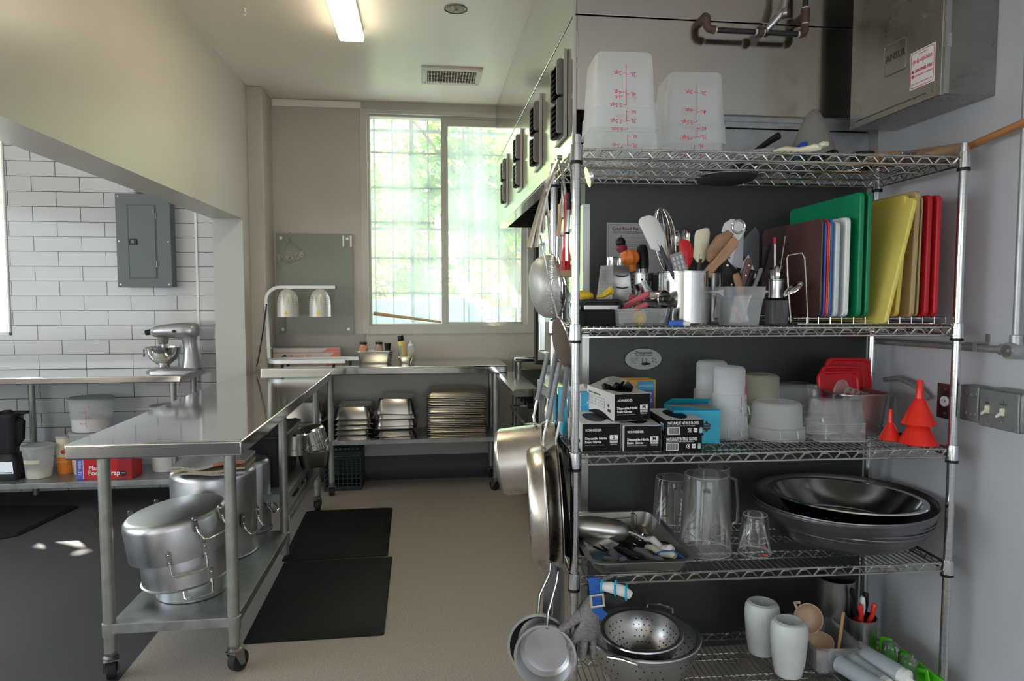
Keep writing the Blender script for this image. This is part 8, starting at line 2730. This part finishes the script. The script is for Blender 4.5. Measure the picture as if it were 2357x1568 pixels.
pot_inverted('stock_pot', 'aluminium pot in the middle of the front pot stack, upside down', -0.945, 2.760, SZ + 0.060, 0.158, 0.150, rot=(R(2), R(-5), 0), handle_a=(-66, 114), hz=0.70, hw=0.062, hd=0.022)
pot_inverted('stock_pot', 'wide aluminium pot crowning the front pot stack, tilted', -0.968, 2.775, SZ + 0.168, 0.188, 0.155, rot=(R(3), R(-8), 0), rim=False, handle_a=(-34, 146), hz=0.66, hw=0.058)
pot_inverted('stock_pot', 'tall stock pot upside down with a folded cloth on it', -0.965, 3.185, SZ, 0.180, 0.385, handle_a=(-20, 160), hz=0.36)
pot_inverted('stock_pot', 'tall narrow stock pot upside down, farther back by the table leg', -0.870, 3.520 - 0.06, SZ, 0.088, 0.36, handle_a=(-12, 168), hz=0.36, hw=0.03)
# cloth
cl_m = mat('waffle_cloth', (0.52, 0.50, 0.43), 0.9, var=0.25, vscale=120, bump=0.8, bscale=300)
t = thing('folded_towel', 'folded beige and white kitchen towel on the tall stock pot', 'towel', (-0.925, 3.10, SZ + 0.3875))
for k in range(3):
    mb = MB()
    n = 14
    top, bot = [], []
    for i in range(n):
        x = -0.155 + 0.30 * i / (n - 1)
        zz = 0.004 + k * 0.015 + 0.012 * math.sin(i * 0.55 + k) * (0.4 + 0.3 * k) + (0.02 * (i / n) if k == 2 else 0)
        if x < -0.13:
            zz -= 0.004
        zz = max(zz, 0.001 + 0.012 * k)
        top.append((x, zz))
    mb.loft([[(x, y, z) for x, z in top] + [(x, y, z + 0.010) for x, z in reversed(top)] for y in (-0.10 - 0.006 * k, 0.08)])
    build('towel_fold', mb, cl_m if k != 1 else mat('towel_beige', (0.50, 0.40, 0.26), 0.9, bump=0.5, bscale=300), t, smooth=60)
build('coral_hem', MB().tube([(0.02, -0.115, 0.050), (0.08, -0.118, 0.062), (0.14, -0.112, 0.058)], [0.006, 0.008, 0.006], n=8), mat('coral_cloth', (0.55, 0.16, 0.08), 0.9), t)
# black tub and bags on the farther undershelf
t = thing('black_tote', 'large black plastic tub under the long table', 'tub', (-0.875, 3.76, 0.4015), R(0))
mb = MB()
mb.loft([[(x, y, 0.0) for x, y in rrect(0.25, 0.44, 0.03, 4)], [(x, y, 0.25) for x, y in rrect(0.29, 0.50, 0.04, 4)], [(x, y, 0.25) for x, y in rrect(0.31, 0.52, 0.04, 4)], [(x, y, 0.265) for x, y in rrect(0.31, 0.52, 0.04, 4)]])
for k in range(5):
    mb.box(-0.13 + k * 0.06, -0.115 + k * 0.06, -0.24, 0.24, 0.265, 0.272)
build('tub', mb, mat('tote_black', (0.016, 0.017, 0.019), 0.32), t, bevel=0.003)
bag_m = mat('grey_bag', (0.42, 0.42, 0.40), 0.6)
mb = MB()
rnd = random.Random(21)
rings = []
for k in range(9):
    yy = 0.0 + k * 0.09
    rings.append([((0.10 + 0.015 * rnd.random()) * math.cos(q * PI / 6), yy, 0.028 + (0.026 + 0.006 * rnd.random()) * math.sin(q * PI / 6)) for q in range(12)])
mb.loft(rings)
# steam pans poking out over the mat
inox = steel_bright
t = thing('perforated_pan', 'small perforated steel pan sticking out beside the table end', 'pan', (-0.655, 4.00, 0.402), R(6))
build('vessel', MB().pan(0.17, 0.26, 0.10, r=0.03, draft=0.015, fl=0.014), steel_dark, t)
mb = MB()
for i in range(5):
    for j in range(7):
        mb.cyl((0.0815 - 0.002 * 0, -0.09 + j * 0.028, 0.025 + i * 0.012), (0.0830, -0.09 + j * 0.028, 0.025 + i * 0.012), 0.0035, n=6)
build('holes', mb, hole_m, t, smooth=0)
t = thing('deep_round_insert', 'tall shiny steel bain marie insert leaning on the perforated pan', 'pan', (-0.640, 3.93, 0.515), rot=(R(0), R(-14), R(20)))
build('vessel', MB().lathe([(0.0, 0.115), (0.068, 0.115), (0.078, 0.105), (0.080, 0.03), (0.086, 0.028), (0.087, 0.0), (0.084, 0.0), (0.082, 0.026)], 40), steel_bright, t)
t = thing('deep_round_insert', 'second shiny steel insert, left of the leaning one, by the table leg', 'pan', (-0.745, 3.86, 0.500), rot=(R(0), R(3), R(20)))
build('vessel', MB().lathe([(0.0, 0.115), (0.068, 0.115), (0.078, 0.105), (0.080, 0.03), (0.086, 0.028), (0.087, 0.0), (0.084, 0.0), (0.082, 0.026)], 40), steel_bright, t)
t = thing('drawer_unit', 'low dark box with metal pull rings under the far end of the long table', 'box', (-0.84, 3.95, 0.225))
build('box', MB().box(-0.10, 0.125, -0.22, 0.22, 0.066, 0.130), mat('dark_brown_box', (0.02, 0.012, 0.01), 0.5), t, bevel=0.003)
for y in (-0.12, 0.02):
    build('pull_ring', MB().tube([(0.128, y - 0.02, 0.11), (0.136, y - 0.02, 0.085), (0.136, y + 0.02, 0.085), (0.128, y + 0.02, 0.11)], 0.0035, n=6), steel_dark, t)

# ================================================================ side room: things on the lower shelf
SH = 0.186
def lidded(name, lab, x, y, z, r0, r1, h, fill=0.0, fillm=None, lidm=None, marks=False, tape=False, lidr=1.06):
    t = thing(name, lab, 'container', (x, y, z))
    build('tub', MB().lathe([(0, 0), (r0 - 0.004, 0.0), (r0, 0.004), (r0 + (r1 - r0) * 0.7, h * 0.70), (r1 - 0.002, h * 0.74), (r1, h)], 40), poly, t)
    if fill:
        build('contents', MB().lathe([(0, 0.003), (r0 - 0.006, 0.003), (r0 + (r1 - r0) * fill - 0.004, h * fill), (r0 * 0.5, h * fill + 0.008), (0, h * fill - 0.004)], 30), fillm, t)
    mb = MB()
    mb.lathe([(r1 * lidr, h - 0.006), (r1 * lidr, h + 0.004), (r1 * 0.98, h + 0.010), (r1 * 0.9, h + 0.006), (0, h + 0.008)], 40, cap0=True)
    for a in (0, 180):
        mb.box(r1 * math.cos(R(a)) - 0.012, r1 * math.cos(R(a)) + 0.012, -0.018, 0.018, h - 0.008, h + 0.004)
    build('lid', mb, lidm or frosted('lid_plastic', (0.62, 0.64, 0.62), 0.85), t)
    if marks:
        mb = MB()
        yy = -r1 * 0.95
        mb.box(0.020, 0.0215, yy, yy + 0.001, h * 0.15, h * 0.86)
        for k in range(4):
            mb.box(0.020 if k % 2 else 0.008, 0.034 if k % 2 else 0.020, yy, yy + 0.001, h * (0.3 + 0.17 * k), h * (0.3 + 0.17 * k) + 0.0018)
        build('scale_lines', mb, ink_red, t, smooth=0)
        for k in range(4):
            text(t, ('8L', '10L', '12qt', '6L')[k], 0.014, (0.035 if k % 2 else -0.014, yy - 0.0006, h * (0.3 + 0.17 * k)), FRONT, ink_red, name='scale_mark')
    if tape:
        build('tape_label', MB().lathe([(r0 + (r1 - r0) * 0.66 + 0.0008, h * 0.50), (r0 + (r1 - r0) * 0.74 + 0.0008, h * 0.62)], 20, a0=-135, a1=-60), mat('masking_tape', (0.66, 0.62, 0.46), 0.6), t)
    return t
flour = mat('flour_white', (0.74, 0.71, 0.66), 0.9)
rice = mat('rice_tan', (0.58, 0.49, 0.38), 0.9, var=0.2, vscale=90)
lidded('food_bin', 'large round bin of rice with lid, lower one behind the food wrap box', -2.245, 4.86, SH, 0.115, 0.132, 0.275, 0.35, rice)
lidded('food_bin', 'large round bin of flour with red scale, on top of the rice bin', -2.245, 4.86, SH + 0.285, 0.115, 0.132, 0.215, 0.40, flour, marks=True)
lidded('food_bin', 'small lidded tub half full with a tape label', -2.535, 4.76, SH, 0.072, 0.090, 0.205, 0.25, mat('cream_powder', (0.66, 0.60, 0.46), 0.9), tape=True, lidr=1.08)
lidded('food_bin', 'pale lidded bin right of the food wrap box', -1.775, 4.86, SH, 0.090, 0.105, 0.21, 0.5, flour)
lidded('food_bin', 'lidded bin partly hidden behind the front table, on top', -1.765, 4.86, SH + 0.222, 0.092, 0.105, 0.215)
t = thing('oat_canister', 'tall canister with cream top and orange bottom', 'canister', (-2.420, 4.86, SH))
build('body', MB().lathe([(0, 0), (0.050, 0.0), (0.051, 0.002), (0.051, 0.115)], 30), mat('canister_orange', (0.70, 0.20, 0.02), 0.45), t)
build('upper', MB().lathe([(0.051, 0.115), (0.051, 0.245), (0, 0.245)], 30), mat('canister_cream', (0.66, 0.60, 0.45), 0.45), t)
build('lid', MB().lathe([(0.053, 0.238), (0.053, 0.252), (0, 0.253)], 30), mat('lid_grey', (0.45, 0.44, 0.42), 0.4), t)
build('red_logo', MB().cyl((0.010, -0.0525, 0.150), (0.010, -0.050, 0.150), 0.014, n=16), ink_red, t)
text(t, 'Oatmeal', 0.018, (-0.030, -0.0525, 0.085), FRONT, mat('cream_ink', (0.75, 0.62, 0.4), 0.5))
t = thing('food_wrap_box', 'red and blue carton of plastic food wrap', 'box', (-2.255, 4.655, SH), R(-3))
redb = mat('carton_red', (0.52, 0.012, 0.02), 0.35)
build('carton', MB().box(0.0, 0.345, 0, 0.14, 0, 0.15), redb, t, smooth=0, bevel=0.002)
build('blue_stripe', MB().box(0.0, 0.040, -0.0008, -0.0001, 0.001, 0.149), mat('carton_violet_blue', (0.10, 0.12, 0.48), 0.4), t, smooth=0)
build('white_line', MB().box(0.0400, 0.0430, -0.0008, -0.0001, 0.001, 0.149), ink_white, t, smooth=0)
text(t, '12" WIDE', 0.026, (0.022, -0.0012, 0.030), (R(90), R(-90), 0), ink_white, sx=0.85)
text(t, 'Plastic', 0.040, (0.075, -0.0012, 0.073), FRONT, ink_white, bold=0.0008)
text(t, 'Food Wrap.', 0.044, (0.072, -0.0012, 0.040), FRONT, ink_white, bold=0.001, sx=0.95)
build('black_seal', MB().cyl((0.290, -0.002, 0.036), (0.290, -0.0002, 0.036), 0.020, n=24), ink_black, t, smooth=0)
text(t, '2000', 0.013, (0.290, -0.0026, 0.040), FRONT, ink_white, align='CENTER')
build('dark_triangle', MB().loft([[(0.240, -0.0008, 0.002), (0.343, -0.0008, 0.002), (0.343, -0.0008, 0.148), (0.262, -0.0008, 0.148)], [(0.240, -0.0001, 0.002), (0.343, -0.0001, 0.002), (0.343, -0.0001, 0.148), (0.262, -0.0001, 0.148)]]), mat('carton_dark_red', (0.33, 0.01, 0.02), 0.35), t, smooth=0)
# blender at the left edge
t = thing('countertop_blender', 'black commercial blender with silver control panel at the far left', 'blender', (-2.725, 4.78, SH))
mb = MB()
mb.loft([[(x, y, 0.0) for x, y in rrect(0.20, 0.20, 0.03, 4)], [(x, y, 0.05) for x, y in rrect(0.20, 0.20, 0.03, 4)], [(x, y + 0.01, 0.13) for x, y in rrect(0.16, 0.15, 0.03, 4)], [(x, y + 0.01, 0.16) for x, y in rrect(0.12, 0.12, 0.03, 4)]])
build('motor_base', mb, black_plastic, t)
build('control_panel', MB().add([(-0.085, -0.101, 0.045), (0.080, -0.101, 0.045), (0.062, -0.078, 0.118), (-0.062, -0.078, 0.118)], [(0, 1, 2, 3)]), mat('panel_silver', (0.5, 0.52, 0.54), 0.35, 0.3), t, smooth=0)
mb = MB()
mb.loft([[(x, y, 0.165) for x, y in rrect(0.10, 0.10, 0.03, 5)], [(x, y, 0.24) for x, y in rrect(0.125, 0.125, 0.03, 5)], [(x, y, 0.41) for x, y in rrect(0.15, 0.15, 0.03, 5)]], cap1=False)
j_ = build('jar', mb, mat('smoky_jar', (0.03, 0.03, 0.035), 0.2), t)
build('jar_handle', MB().tube([(0.07, -0.02, 0.39), (0.115, -0.03, 0.37), (0.105, -0.03, 0.26), (0.065, -0.02, 0.22)], 0.014, n=10), black_plastic, j_)
mb = MB()
mb.loft([[(x, y, 0.405) for x, y in rrect(0.165, 0.165, 0.03, 5)], [(x, y, 0.425) for x, y in rrect(0.16, 0.16, 0.03, 5)]])
mb.loft([[(x, y, 0.425) for x, y in circ(0.03)], [(x, y, 0.440) for x, y in circ(0.028)]])
mb.box(0.06, 0.125, -0.02, 0.02, 0.418, 0.434)
build('lid', mb, black_rubber, t)
